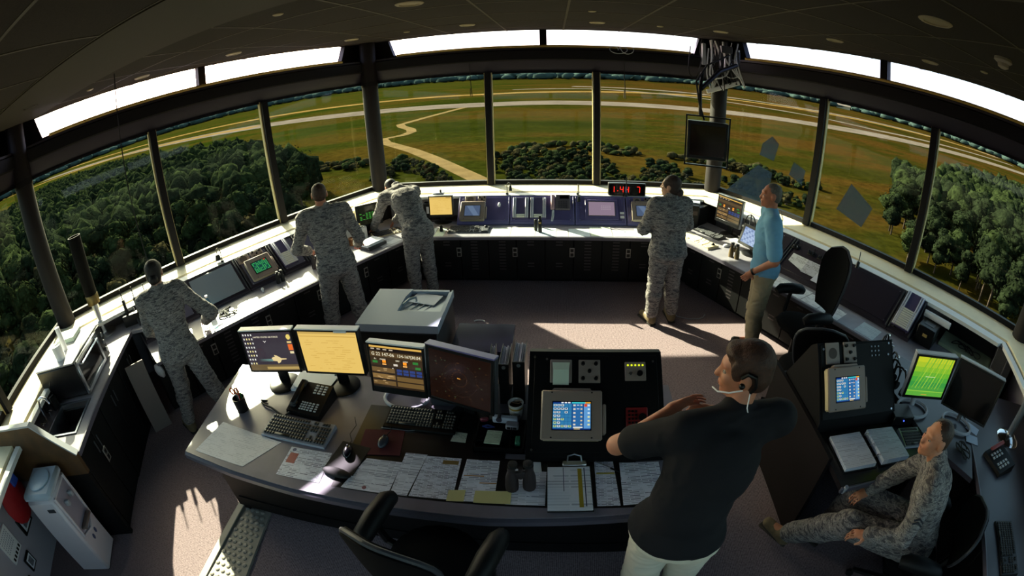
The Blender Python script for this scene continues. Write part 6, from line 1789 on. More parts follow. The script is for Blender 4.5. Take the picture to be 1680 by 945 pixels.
# ================================================================ hanging monitor and cables at the right front post
hm = thing('hanging_monitor', 'black monitor hanging from an arm on the right front corner post', 'monitor', (1.80, 5.40, 1.98), math.radians(-14))
b = MB(); b.box((0, .06, 0), (.50, .12, .46), bev=.01); part('case', b, M_blackp, hm)
b = MB(); b.box((0, -.002, 0), (.43, .004, .37)); part('screen_glass', b, M_screen_off, hm)
fr_ = MB()
for x in (-.265, .265): fr_.box((x, .05, -.01), (.018, .03, .60))
for z in (.29, -.31): fr_.box((0, .05, z), (.55, .03, .018))
part('yoke', fr_, M_blackp, hm)
b = MB(); b.tube([(-.10, .07, .28), (-.11, .10, .62), (-.08, .2, .82)], .022, 8); b.tube([(-.10, .1, .62), (.15, .40, .86), (.42, .8, .98)], .03, 8); part('arm', b, M_blackp, hm)
b = MB(); b.tube([(-.05, .08, .24), (-.12, .05, .45), (-.16, .08, .70), (-.02, .25, .92), (.3, .6, 1.1)], .012, 8); part('cable', b, M_rubber, hm)
cb = thing('cable_bundle', 'bundle of white and black cables tied to the top of the right front post', 'cables', (2.28, 6.40, 2.62))
r_ = random.Random(3)
for k in range(16):
    x0, y0 = r_.uniform(-.32, .22), r_.uniform(-.22, -.05); x1 = x0 + r_.uniform(-.25, .25)
    pts = [(x0, y0, .66), (x0 + r_.uniform(-.06, .06), y0 - .05, .42), ((x0 + x1) / 2 + r_.uniform(-.15, .15), y0 - .10, .05 + r_.uniform(-.1, .15)), (x1, y0 - .06, .28 + r_.uniform(-.1, .1)), (x1 + .05, y0, .60)]
    P_ = []
    for i in range(len(pts) - 1):
        for q in range(5):
            t_ = q / 5; a_, b_, c_, d_ = (V(pts[max(i - 1, 0)]), V(pts[i]), V(pts[i + 1]), V(pts[min(i + 2, len(pts) - 1)]))
            P_.append(.5 * ((2 * b_) + (c_ - a_) * t_ + (2 * a_ - 5 * b_ + 4 * c_ - d_) * t_ * t_ + (3 * b_ - a_ - 3 * c_ + d_) * t_ ** 3))
    b = MB(); b.tube(P_, r_.choice((.007, .010, .012)), 6); part('cable', b, M_white if k % 2 == 0 else M_rubber, cb)
for x, z, s_ in ((-.30, .45, (.05, .05, .30)), (.20, .34, (.05, .05, .40)), (.02, .55, (.16, .10, .10)), (-.05, .25, (.06, .05, .08))):
    b = MB(); b.box((x, -.18, z), s_, bev=.006); part('junction_box', b, M_grey if x == -.30 else M_dgrey, cb)
b = MB(); b.box((-.02, -.2, .02), (.5, .05, .06), rot(y=-.35), .006); part('bracket', b, M_white, cb)
# cords dangling at skylights
for x, y, z, l, lb_ in ((-1.19, 6.775, 3.0, .62, 'thin pull cord with a loop hanging in front of the first front pane'), (.98, 6.775, 3.0, .66, 'thin pull cord hanging in front of the third front pane')):
    b = MB(); b.tube([(-.06, 0, .0), (0, -.01, .03), (.0, 0, -l * .5), (.012, 0, -l * .8), (.02, 0, -l), (-.005, 0, -l * .98), (.0, 0, -l * .8)], .006, 6)
    single('pull_cord', lb_, 'cord', b, M_rubber, (x, y, z), group='pull cords at the front skylights')
b = MB(); b.tube([(.09 * math.cos(a) * (1 if a < 9 else .6) + .02 * a - .12, -.01 + .01 * math.sin(a * 3), .05 * math.sin(a)) for a in [i * .35 for i in range(40)]], .006, 6)
single('coiled_cord', 'loosely coiled cord tied at the rail below the front skylight', 'cord', b, M_grey, (.92, 6.74, 3.05))
b = MB(); b.tube([(0, 0, 0), (-.01, 0, -1.0), (.02, .0, -1.75)], .005, 6)
single('long_pull_cord', 'long thin cord hanging from the ceiling in front of the left windows', 'cord', b, M_rubber, (-3.35, 2.55, 3.3))
# thermostat on the left post
pL = hexc(5, HA + .10)
th = thing('thermostat', 'white thermostat box with a conduit on the left corner post', 'thermostat', (pL.x + .17, pL.y + .01, 1.40), R=rot(z=math.radians(80)) @ rot(x=-.1))
b = MB(); b.box((0, 0, .07), (.085, .03, .14), bev=.006); part('case', b, M_white, th)
b = MB(); b.box((0, -.016, .085), (.05, .004, .06)); part('window', b, M_blackp, th)
b = MB(); b.cyl((.01, .02, -.45), (.01, .02, .0), .014, n=10); part('conduit', b, M_column, th)

# ================================================================ chairs
M_fab = mat('chair_fabric', '#08080a', .9, spec=.1, bump=(300, .3, .002)); M_arm = mat('chair_arm', '#0b0b0d', .55, spec=.25); M_pipe = mat('chair_piping', '#33353c', .5, spec=.3)
def chair(label, loc, az, seat=.50, back=.62, tall=False, arms=True, lean=.12):
    """az: the way the sitter looks, clockwise from +y"""
    t = thing('office_chair', label, 'chair', loc, -az, group='black office chairs')
    b = MB(); b.sph((0, 0, seat), (.25, .24, .055), 20); b.box((0, -.02, seat - .03), (.42, .40, .04), bev=.02); part('seat', b, M_fab, t)
    def BP(x, z): return V((x, -.24 - .06 * (1 - (x / .25) ** 2) + .04 - lean * z, seat + .16 + z))
    b = MB(); nu, nv = 15, 11; fr_p, bk_p = [], []
    for j in range(nv):
        z = back * j / (nv - 1); q = z / back
        hw = .235 * (1 - .35 * (1 - q) ** 3) * math.sqrt(max(.02, 1 - max(0, (q - .55) / .455) ** 3))
        for i in range(nu):
            x = hw * (2 * i / (nu - 1) - 1); p = BP(x, z); fr_p.append(p); bk_p.append(p + V((0, -.045, 0)))
    n = nu * nv; fs = []
    for j in range(nv - 1):
        for i in range(nu - 1):
            a = j * nu + i; fs += [(a, a + 1, a + nu + 1, a + nu), (n + a, n + a + nu, n + a + nu + 1, n + a + 1)]
    rim = [j for j in range(nu)] + [nu * k + nu - 1 for k in range(1, nv)] + [nu * (nv - 1) + i for i in range(nu - 2, -1, -1)] + [nu * k for k in range(nv - 2, 0, -1)]
    fs += [(rim[k], n + rim[k], n + rim[(k + 1) % len(rim)], rim[(k + 1) % len(rim)]) for k in range(len(rim))]
    b.add(fr_p + bk_p, fs); bk_o = part('backrest', b, M_fab, t)
    b = MB(); b.tube([(fr_p[k] + bk_p[k]) / 2 for k in rim] + [(fr_p[rim[0]] + bk_p[rim[0]]) / 2], .014, 8); part('piping', b, M_pipe, bk_o)
    b = MB(); b.tube([(0, -.10, seat - .05), (0, -.28, seat - .04), (0, -.33, seat + .1), (0, -.36, seat + .3)], .03, 8); part('back_bar', b, M_blackp, t)
    if arms:
        for sx in (-1, 1):
            b = MB(); b.tube([(sx * .22, .02, seat - .03), (sx * .30, .02, seat - .01), (sx * .31, .0, seat + .12), (sx * .30, -.01, seat + .20)], .022, 8); ar = part('arm_post', b, M_blackp, t)
            b = MB(); b.tube([(sx * .30, .17, seat + .205), (sx * .305, .12, seat + .23), (sx * .30, .0, seat + .235), (sx * .295, -.12, seat + .22), (sx * .29, -.16, seat + .20)], [.036, .052, .056, .052, .034], 10); part('arm_pad', b, M_arm, ar)
    b = MB(); b.cyl((0, 0, .09), (0, 0, seat - .04), .032, n=12); part('gas_column', b, M_blackp, t)
    for k in range(5):
        a = k * 2 * PI / 5 + .3; e = V((.30 * math.cos(a), .30 * math.sin(a), .075))
        b = MB(); b.tube([(0, 0, .11), e * .5 + V((0, 0, .06)), e], [.03, .024, .018], 8); lg = part('leg', b, M_blackp, t)
        b = MB(); b.cyl((e.x - .012, e.y, .03), (e.x + .012, e.y, .03), .03, n=14); part('caster', b, M_rubber, lg)
    return t
chair('empty black chair with a tall oval back at the right counter', (2.36, 3.52, 0), math.radians(-92), .62, .62)
chair('empty black chair at front, its back to the viewer, pushed under the island desk', (-.55, 1.17, 0), math.radians(16), .62, .44, lean=.1)
chair('black chair under the seated soldier', (2.32, .98, 0), math.radians(-50), .44, .34)
chair('dark chair with a rounded grey-rimmed back hidden behind the supervisor console', (2.16, 2.93, 0), math.radians(20), .54, .40, arms=False)

b = MB(); b.tube([(-.22, .02, .006), (-.16, -.07, .006), (-.02, -.11, .006), (.10, -.08, .006), (.16, -.03, .006), (.19, .05, .006)], .006, 6)
single('floor_cable', 'pale cable curved on the dark carpet between the woman and the man in blue', 'cable', b, M_grey, (1.62, 4.80, 0), -.2)
b = MB(); b.tube([(-.12, .0, .006), (.0, .03, .006), (.14, .10, .006)], .006, 6)

# ================================================================ people: joints -> one skinned surface each
import numpy as np
class Blob:
    """soft union of tapered capsules and ellipsoids, turned into one closed surface"""
    def __init__(s): s.p = []; s.k = .03
    def sph(s, c, r, n=12, R=None):
        if not isinstance(r, (list, tuple)): r = (r, r, r)
        s.p.append(('e', np.array(c, float), np.array(r, float), np.eye(3) if R is None else np.array(R), s.k))
    def cap(s, p0, p1, r0, r1): s.p.append(('c', np.array(p0, float), np.array(p1, float), float(r0), float(r1), s.k))
def cap_pts(mb, p0, p1, r0, r1, n=12):
    mb.cap(V(p0), V(p1), r0, r1)
def remesh(bl, vox, smooth=1, wrinkle=0.0, wscale=14, seed=0.0):
    lo, hi = [], []
    for q in bl.p:
        if q[0] == 'e': e = np.sqrt(((q[3] * q[2]) ** 2).sum(1)); lo.append(q[1] - e); hi.append(q[1] + e)
        else:
            r = max(q[3], q[4]); lo.append(np.minimum(q[1], q[2]) - r); hi.append(np.maximum(q[1], q[2]) + r)
    pad = 4 * vox + .02
    o = np.min(lo, 0) - pad; n = np.ceil((np.max(hi, 0) + pad - o) / vox).astype(int) + 1
    F = np.full(n, .2, np.float32)
    for q, l, h in zip(bl.p, lo, hi):
        k = q[-1]; m = k + 3 * vox
        a = np.maximum(np.floor((l - m - o) / vox).astype(int), 0); b = np.minimum(np.ceil((h + m - o) / vox).astype(int) + 1, n)
        ax = [(np.arange(a[i], b[i]) * vox + o[i]).astype(np.float32) for i in range(3)]
        X, Y, Z = ax[0][:, None, None], ax[1][None, :, None], ax[2][None, None, :]
        if q[0] == 'e':
            d = [X - q[1][0], Y - q[1][1], Z - q[1][2]]; R = q[3]; k0 = 0; k1 = 0
            for i in range(3):
                t = (d[0] * R[0, i] + d[1] * R[1, i] + d[2] * R[2, i]) / q[2][i]
                k0 = k0 + t * t; k1 = k1 + (t / q[2][i]) ** 2
            k0 = np.sqrt(k0); k1 = np.sqrt(k1) + 1e-6; D = k0 * (k0 - 1) / k1
        else:
            p, e = q[1], q[2] - q[1]; L2 = max(float(e @ e), 1e-9)
            t = np.clip(((X - p[0]) * e[0] + (Y - p[1]) * e[1] + (Z - p[2]) * e[2]) / L2, 0, 1)
            D = np.sqrt((X - p[0] - t * e[0]) ** 2 + (Y - p[1] - t * e[1]) ** 2 + (Z - p[2] - t * e[2]) ** 2) - (q[3] + (q[4] - q[3]) * t)
        S = F[a[0]:b[0], a[1]:b[1], a[2]:b[2]]
        hh = np.maximum(k - np.abs(S - D), 0) / k
        S[...] = np.minimum(S, D) - hh * hh * k * .25
    inside = F < 0
    # surface nets: one vertex in every cell that the surface crosses
    c = n - 1
    cnt = np.zeros(c, np.int8); pos = np.zeros((*c, 3), np.float32)
    cor = [(i, j, k) for i in (0, 1) for j in (0, 1) for k in (0, 1)]
    sl = lambda d: tuple(slice(d[i], d[i] + c[i]) for i in range(3))
    for A_ in cor:
        for ax in range(3):
            if A_[ax]: continue
            B_ = list(A_); B_[ax] = 1
            fa, fb = F[sl(A_)], F[sl(B_)]
            cr_ = inside[sl(A_)] != inside[sl(B_)]
            t = np.where(cr_, fa / np.where(cr_, fa - fb, 1), 0)
            cnt += cr_
            for i in range(3): pos[..., i] += np.where(cr_, A_[i] + (t if i == ax else 0), 0)
    act = cnt > 0; idx = np.full(c, -1, np.int64); idx[act] = np.arange(act.sum())
    ijk = np.argwhere(act)
    P = (ijk + pos[act] / cnt[act][:, None]) * vox + o
    faces = []
    for ax in range(3):
        u, w = (ax + 1) % 3, (ax + 2) % 3
        d = [0, 0, 0]; d[ax] = 1
        s0 = [slice(1, -1)] * 3; s0[ax] = slice(0, -1); s1 = list(s0); s1[ax] = slice(1, None)
        ia, ib = inside[tuple(s0)], inside[tuple(s1)]
        for flip, mk in ((False, ia & ~ib), (True, ~ia & ib)):
            e = np.argwhere(mk)
            if not len(e): continue
            g = e.copy(); g[:, u] += 1; g[:, w] += 1
            def cell(du, dw):
                h = g.copy(); h[:, u] -= du; h[:, w] -= dw; return idx[h[:, 0], h[:, 1], h[:, 2]]
            qd = np.stack([cell(1, 1), cell(0, 1), cell(0, 0), cell(1, 0)], 1)
            faces.append(qd[:, ::-1] if flip else qd)
    Q = np.concatenate(faces); Q = Q[(Q >= 0).all(1)]
    for _ in range(smooth):
        acc = np.zeros_like(P); nn = np.zeros(len(P))
        for a, b in ((0, 1), (1, 2), (2, 3), (3, 0)):
            np.add.at(acc, Q[:, a], P[Q[:, b]]); np.add.at(nn, Q[:, a], 1); np.add.at(acc, Q[:, b], P[Q[:, a]]); np.add.at(nn, Q[:, b], 1)
        P = P * .5 + acc / np.maximum(nn, 1)[:, None] * .5
    out = bpy.data.meshes.new('skin')
    out.vertices.add(len(P)); out.vertices.foreach_set('co', P.astype(np.float32).ravel())
    out.loops.add(len(Q) * 4); out.loops.foreach_set('vertex_index', Q.astype(np.int32).ravel())
    out.polygons.add(len(Q)); out.polygons.foreach_set('loop_start', (np.arange(len(Q)) * 4).astype(np.int32))
    out.update(calc_edges=True); out.validate()
    if wrinkle:
        co = [v.co.copy() for v in out.vertices]; no = [v.normal.copy() for v in out.vertices]
        for v, c_, n_ in zip(out.vertices, co, no):
            q = V((c_.x * wscale, c_.y * wscale, c_.z * wscale * 1.7 + seed))
            q2 = q + V((mnoise.noise(q * .5), mnoise.noise(q * .5 + V((7, 0, 0))), 0)) * 1.6
            dd = 1 - abs(mnoise.noise(q2)) * 2
            v.co = c_ + n_ * (wrinkle * (dd * .7 + .5 * mnoise.noise(q * .35) - .35))
    out.polygons.foreach_set('use_smooth', [True] * len(out.polygons))
    out.update()
    return out
def skin_mat(name, c):
    m = mat(name, c, .5, noise=(25, .08), bump=(120, .12, .002)); m.node_tree.nodes['Principled BSDF'].inputs['Subsurface Weight'].default_value = .08
    return m
def camo_mat():
    m = mat('camo', '#6a6f68', .9, spec=.1)
    nt = m.node_tree; p = nt.nodes['Principled BSDF']; tc = nt.nodes.new('ShaderNodeTexCoord')
    mp = nt.nodes.new('ShaderNodeMapping'); mp.inputs['Scale'].default_value = (12, 12, 42); nt.links.new(tc.outputs['Object'], mp.inputs[0])
    n = nt.nodes.new('ShaderNodeTexNoise'); n.inputs['Scale'].default_value = 1.6; n.inputs['Detail'].default_value = 2.2; n.inputs['Roughness'].default_value = .6; n.inputs['Distortion'].default_value = .9
    nt.links.new(mp.outputs[0], n.inputs['Vector'])
    r = nt.nodes.new('ShaderNodeValToRGB'); r.color_ramp.interpolation = 'CONSTANT'; e = r.color_ramp.elements
    e[0].position = 0; e[0].color = lin('#504d50'); e[1].position = .44; e[1].color = lin('#75706e')
    for pos, c in ((.51, '#8f8a85'), (.56, '#625f62'), (.63, '#9c9690')):
        x = e.new(pos); x.color = lin(c)
    nt.links.new(n.outputs[0], r.inputs[0]); nt.links.new(r.outputs[0], p.inputs['Base Color'])
    b = nt.nodes.new('ShaderNodeTexNoise'); b.inputs['Scale'].default_value = 22; b.inputs['Detail'].default_value = 4; nt.links.new(tc.outputs['Object'], b.inputs['Vector'])
    bp = nt.nodes.new('ShaderNodeBump'); bp.inputs['Strength'].default_value = .6; bp.inputs['Distance'].default_value = .015
    nt.links.new(b.outputs[0], bp.inputs['Height']); nt.links.new(bp.outputs[0], p.inputs['Normal'])
    return m
M_camo = camo_mat()
M_boot = mat('boot_suede', '#6b5c42', .8, noise=(30, .2)); M_eye = mat('eye_white', '#9a938a', .5); M_iris = mat('iris', '#2a1e16', .2); M_lip = mat('lip', '#8a5248', .5)
HEAD = dict(hair=None)
def hand(mb, wr, d, nrm, side, curl=.5, s=1.0):
    """wr wrist, d finger direction, nrm palm normal, side: +1/-1 which way the thumb leaves"""
    d = V(d).normalized(); nrm = V(nrm); nrm = (nrm - d * nrm.dot(d)).normalized(); sd = d.cross(nrm).normalized() * side
    R_ = Matrix((sd, nrm, d)).transposed(); k_ = mb.k; mb.k = .010
    mb.sph(V(wr) + d * .05 * s, (.040 * s, .016 * s, .052 * s), 12, R_)
    cap_pts(mb, V(wr) - d * .02, V(wr) + d * .03 * s, .027 * s, .026 * s, 10)
    mb.k = .004
    for k, (o, L) in enumerate(((.031, .068), (.011, .080), (-.010, .076), (-.030, .058))):
        p = V(wr) + (d * .088 + sd * o) * s; a = 0; r = .0092 * s
        seg = (L * .46, L * .32, L * .26)
        for i, l in enumerate(seg):
            a += curl * (.55 if i == 0 else .9)
            q = p + (d * math.cos(a) + nrm * math.sin(a) + sd * (o * .9)) .normalized() * l * s
            cap_pts(mb, p, q, r, r * .9, 8); p = q; r *= .9
    p = V(wr) + (d * .022 + sd * .030) * s
    q = p + (d * .6 + sd * .75 + nrm * .25).normalized() * .042 * s; cap_pts(mb, p, q, .0125 * s, .0105 * s, 8)
    q2 = q + (d * .88 + sd * .2 + nrm * .35).normalized() * .032 * s; cap_pts(mb, q, q2, .0105 * s, .0088 * s, 8); mb.k = k_
def person(label, loc, az, J, top='camo', hair='#1c120c', skin='#b07c60', bottom=None, hstyle='buzz', head_yaw=0.0, head_pitch=0.0, head_roll=0.0, fat=1.0, hands=None, vox=.009, hs=1.0, boots=True, sleeve='long', seed=1.0, legw=1.0, slv=.8):
    t = thing('person', label, 'person', loc, -az)
    j = {k: V(v) for k, v in J.items()}
    up = (j['chest'] - j['pelvis']).normalized()
    rt = (j['shR'] - j['shL']).normalized(); rt = (rt - up * rt.dot(up)).normalized(); fw = up.cross(rt)
    Rt = Matrix((rt, fw, up)).transposed()
    hr_ = (j['hipR'] - j['hipL']).normalized(); 
    hf = V((0, 0, 1)).cross(hr_).normalized(); Rp_ = Matrix((hr_, hf, hr_.cross(hf))).transposed()
    waist = j['pelvis'].lerp(j['chest'], .45)
    Rw_ = Rt
    def torso(mb, g, low=True):
        mb.sph(j['chest'], (.165 * fat + g, .115 * fat + g, .19 + g), 16, Rt)
        mb.sph(j['chest'] + up * .09 - fw * .012, (.155 * fat + g, .095 + g, .10 + g), 14, Rt)
        mb.sph(waist + fw * .01, (.145 * fat + g, .110 * fat + g, .17 + g), 16, Rt)
        if low: mb.sph(j['pelvis'], (.165 * fat + g, .120 * fat + g, .13 + g), 16, Rp_)
        for s in 'LR':
            cap_pts(mb, j['chest'] + up * .11, j['sh' + s], .065 + g, .058 + g, 12)
            cap_pts(mb, j['chest'].lerp(j['neck'], .8), j['sh' + s].lerp(j['neck'], .25) , .05 + g, .055 + g, 12)
    def arm(mb, s, g, cut=1.0, up_only=False):
        a, b, c = j['sh' + s], j['el' + s], j['wr' + s]
        if up_only: cap_pts(mb, a, a.lerp(b, cut), .058 + g, .050 + g * 1.35); return
        cap_pts(mb, a, b, .054 + g, .044 + g); cap_pts(mb, b, b.lerp(c, cut), .043 + g, (.028 if g < .005 else .036) + g)
    def leg(mb, s, g, end=1.0):
        a, b, c = j['hip' + s], j['knee' + s], j['ank' + s]
        cap_pts(mb, a, b, (.088 + g) * legw, (.062 + g) * legw); m = b.lerp(c, .35); cap_pts(mb, b, m, (.060 + g) * legw, (.060 + g) * legw)
        e = b.lerp(c, end); cap_pts(mb, m, e, (.060 + g) * legw, (.040 + g) * legw)
    # head frame
    f0 = V((math.sin(head_yaw) * math.cos(head_pitch), math.cos(head_yaw) * math.cos(head_pitch), math.sin(head_pitch)))
    r0 = V((math.cos(head_yaw), -math.sin(head_yaw), 0)); u0 = r0.cross(f0)
    r0, u0 = r0 * math.cos(head_roll) + u0 * math.sin(head_roll), u0 * math.cos(head_roll) - r0 * math.sin(head_roll)
    RH = Matrix((r0, f0, u0)).transposed(); hc = j['head']
    HP = lambda x, y, z: hc + RH @ (V((x, y, z)) * hs)
    def E(mb, c, r, n=14): mb.sph(HP(*c), tuple(q * hs for q in r), n, RH)
    body = Blob()
    torso(body, -.006)
    for s in 'LR':
        arm(body, s, -.002); leg(body, s, -.008)
        cap_pts(body, j['ank' + s], j['toe' + s], .040, .032, 10); body.sph(j['ank' + s] + V((0, 0, -.03)), (.038, .045, .04), 10)
    cap_pts(body, j['neck'] - up * .03, HP(0, -.02, -.05), .057, .056, 12)
    body.k = .018
    E(body, (0, -.012, .03), (.075, .094, .084), 20); E(body, (0, .028, -.03), (.060, .064, .085), 16); E(body, (0, .042, -.080), (.044, .044, .034)); E(body, (0, .074, -.098), (.020, .017, .017))
    cap_pts(body, HP(0, .086, .014), HP(0, .108, -.026), .010 * hs, .014 * hs, 10); E(body, (0, .076, .030), (.050, .020, .015)); E(body, (0, .088, -.060), (.026, .013, .012))
    for s in (-1, 1):
        E(body, (s * .034, .070, -.022), (.022, .020, .020)); E(body, (s * .079, -.006, -.008), (.010, .024, .033), 12)
    body.k = .02
    hd = hands or {}
    for s in 'LR':
        w = j['wr' + s]; d = (w - j['el' + s]).normalized(); hh = hd.get(s, {})
        hand(body, w, hh.get('d', d), hh.get('n', V((0, 0, -1)) if abs(d.z) < .8 else fw * -1), hh.get('side', 1 if s == 'L' else -1), hh.get('curl', .5), hh.get('s', 1.0))
    bo = link('body', remesh(body, min(vox, .0075), 2), t); bo.data.materials.append(skin_mat('skin_' + skin.strip('#'), skin))
    # eyes and lips
    for s in (-1, 1):
        b = MB(); E(b, (s * .031, .079, .004), (.013, .008, .007), 10); eo = part('eye', b, M_eye, t)
        b = MB(); E(b, (s * .031, .0862, .004), (.0055, .002, .0055), 8); part('iris', b, M_iris, eo)
    b = MB(); E(b, (0, .0985, -.060), (.019, .004, .006), 10); part('lips', b, M_lip, t)
    # hair
    h = Blob(); h.k = .012
    if hstyle == 'buzz':
        E(h, (0, -.020, .040), (.0775, .091, .079), 20); E(h, (0, -.045, .0), (.0735, .060, .075), 16)
    elif hstyle == 'short':
        E(h, (0, -.020, .046), (.083, .097, .083), 20); E(h, (0, -.046, .0), (.079, .067, .082), 16); E(h, (0, .045, .083), (.062, .042, .030), 14)
        for s in (-1, 1): E(h, (s * .068, .028, .035), (.014, .03, .045), 10)
    else:
        E(h, (0, -.022, .042), (.083, .096, .083), 20); E(h, (0, -.045, -.01), (.077, .066, .085), 16); E(h, (0, -.112, -.05), (.046, .034, .040), 14)
        for s in (-1, 1): E(h, (s * .066, .02, .03), (.016, .04, .05), 10)
    ho = link('hair', remesh(h, .007, 1, .003, 60, seed), t); ho.data.materials.append(mat('hair_' + hair.strip('#'), hair, .65, noise=(70, .35), bump=(160, .6, .004)))
    # clothes
    M_top = {'camo': M_camo}.get(top) or mat('shirt_' + top.strip('#'), top, .85, spec=.15, bump=(400, .15, .001))
    M_bot = M_camo if bottom is None else mat('trousers_' + bottom.strip('#'), bottom, .85, spec=.1)
    tp = Blob(); g = .024 if top == 'camo' else .018
    torso(tp, g, True)
    if top == 'camo':
        hem = j['pelvis'] - V((0, 0, .06)); tp.sph(hem, (.175 * fat + g, .130 * fat + g, .12), 16, Rp_)
        cap_pts(tp, j['neck'] - up * .02, j['neck'] + up * .025, .075, .064, 14)
        for s in 'LR': arm(tp, s, .018 if sleeve == 'long' else .01, .96)
    else:
        cap_pts(tp, j['neck'] - up * .05, j['neck'] - up * .012, .074, .064, 14)
        for s in 'LR': arm(tp, s, .022, slv, True)
        hem = j['pelvis'] + V((0, 0, .0)); tp.sph(hem, (.165 * fat + g + .006, .120 * fat + g + .006, .10), 16, Rp_)
    to = link('jacket' if top == 'camo' else 'shirt', remesh(tp, vox, 3, .010 if top == 'camo' else .007, 11 if top == 'camo' else 8, seed), t); to.data.materials.append(M_top)
    bt = Blob(); bt.sph(j['pelvis'] - V((0, 0, .05)), (.165 * fat + .014, .120 * fat + .014, .12), 16, Rp_)
    for s in 'LR':
        leg(bt, s, .020, .90 if boots else .97)
        if boots:
            e = j['knee' + s].lerp(j['ank' + s], .80); bt.sph(e, (.068, .070, .06), 12)
    bo2 = link('trousers', remesh(bt, vox, 3, .010, 9, seed + 3), t); bo2.data.materials.append(M_bot)
    for s in 'LR':
        b = Blob(); a, tt = j['ank' + s], j['toe' + s]
        d = tt - a; d.z = 0; d.normalize()
        top_ = a.lerp(j['knee' + s], .42 if boots else .06)
        cap_pts(b, top_, a, .054, .050, 12); cap_pts(b, a + V((0, 0, -.03)), tt, .050, .042, 12); b.sph(a - d * .03 + V((0, 0, -.045)), (.042, .042, .04), 10)
        me = remesh(b, .009, 2); ob_ = link('boot' if boots else 'shoe', me, t); me.materials.append(M_boot if boots else mat('shoe_black', '#15120f', .35))
        b = MB(); c0 = a - d * .035; c0.z = min(a.z, tt.z) - .043; c1 = tt + d * .02; c1.z = c0.z
        if abs(a.z - tt.z) < .1: b.box((c0 + c1) / 2, (.085, (c1 - c0).length + .06, .022), Matrix.Rotation(math.atan2(-d.x, d.y), 3, 'Z'), .008); part('sole', b, mat('sole_dark', '#2a241c', .8), ob_)
    return t, j, HP, RH
def stand(h=1.75, sw=.19, legs=.11, foot=.13, lean=(0, 0), **kw):
    k = h / 1.75; lx, ly = lean
    J = dict(pelvis=(0, 0, .95 * k), chest=(lx * .65, ly * .65, 1.28 * k), neck=(lx, ly, 1.50 * k), head=(lx * 1.15, ly * 1.15 + .02, 1.635 * k),
             shL=(-sw + lx * .92, ly * .92, 1.43 * k), shR=(sw + lx * .92, ly * .92, 1.43 * k), hipL=(-.09, 0, .92 * k), hipR=(.09, 0, .92 * k),
             kneeL=(-legs * 1.05, .02, .50 * k), kneeR=(legs * 1.05, .02, .50 * k), ankL=(-foot, -.02, .095), ankR=(foot, -.02, .095), toeL=(-foot - .03, .15, .052), toeR=(foot + .03, .15, .052),
             elL=(-sw - .08, -.03, 1.14 * k), elR=(sw + .08, -.03, 1.14 * k), wrL=(-sw - .08, .08, .90 * k), wrR=(sw + .08, .08, .90 * k))
    J.update(kw)
    return J
def loc_fn(loc, az):
    """world point -> the person's own frame"""
    M = (Matrix.Translation(V(loc)) @ Matrix.Rotation(-az, 4, 'Z')).inverted()
    return lambda x, y, z: tuple(M @ V((x, y, z)))
# woman standing at the front counter, arms crossed
person('woman in camouflage uniform with arms crossed, at the front counter', (1.21, 4.66, 0), math.radians(-14),
       stand(1.68, .185, .10, .13, (0, .03), elL=(-.275, .09, 1.10), wrL=(-.03, .24, 1.10), elR=(.275, .09, 1.12), wrR=(.06, .26, 1.16)),
       hair='#2a160e', skin='#b98a70', hstyle='bun', head_yaw=math.radians(-42), fat=1.18, seed=2, legw=1.08)
# woman leaning at the left counter
L0 = (-3.20, 2.46, 0); A0 = math.radians(-46); W_ = loc_fn(L0, A0)
person('woman in camouflage uniform leaning on the left counter by the water bottle', L0, A0,
       stand(1.66, .18, .10, .13, (0, .10), wrL=W_(-3.66, 2.74, .83), elL=W_(-3.50, 2.42, 1.06), wrR=W_(-3.30, 3.02, .84), elR=W_(-2.93, 2.78, 1.07), kneeL=W_(-3.33, 2.42, .50), kneeR=W_(-3.06, 2.56, .5), ankL=W_(-3.36, 2.32, .095), toeL=W_(-3.50, 2.38, .052), ankR=W_(-3.02, 2.62, .095), toeR=W_(-3.12, 2.76, .052)),
       hair='#140c08', skin='#a87c64', hstyle='bun', head_yaw=math.radians(6), head_pitch=-.25, seed=5, fat=1.02)
# tall man at the left counter
L0 = (-2.24, 4.10, 0); A0 = math.radians(-36); W_ = loc_fn(L0, A0)
person('tall man in camouflage uniform with shaved head, standing with legs apart at the left counter', L0, A0,
       stand(1.80, .215, .14, .19, (-.04, .06), elL=W_(-2.64, 4.02, 1.14), wrL=W_(-2.66, 4.28, 1.02), elR=W_(-2.04, 4.34, 1.14), wrR=W_(-2.18, 4.58, .98)),
       hair='#3a2416', skin='#a86a50', hstyle='buzz', head_yaw=math.radians(8), head_pitch=-.12, seed=8, fat=1.12, legw=1.08)
# man bending over the corner counter
L0 = (-1.62, 5.10, 0); A0 = math.radians(-42); W_ = loc_fn(L0, A0)
person('man in camouflage uniform bending far over the corner counter to type at the terminal', L0, A0,
       stand(1.78, .2, .10, .12, (0, 0), pelvis=(0, .0, .95), chest=W_(-1.80, 5.34, 1.20), neck=W_(-2.00, 5.60, 1.34), head=W_(-2.14, 5.76, 1.30), shL=W_(-2.10, 5.36, 1.27), shR=W_(-1.78, 5.62, 1.27),
             elL=W_(-2.26, 5.50, 1.02), wrL=W_(-2.40, 5.62, .80), elR=W_(-1.96, 5.78, 1.02), wrR=W_(-2.16, 5.84, .82)),
       hair='#1a100a', skin='#a87058', hstyle='buzz', head_yaw=math.radians(-6), head_pitch=-.75, seed=11, fat=1.03)
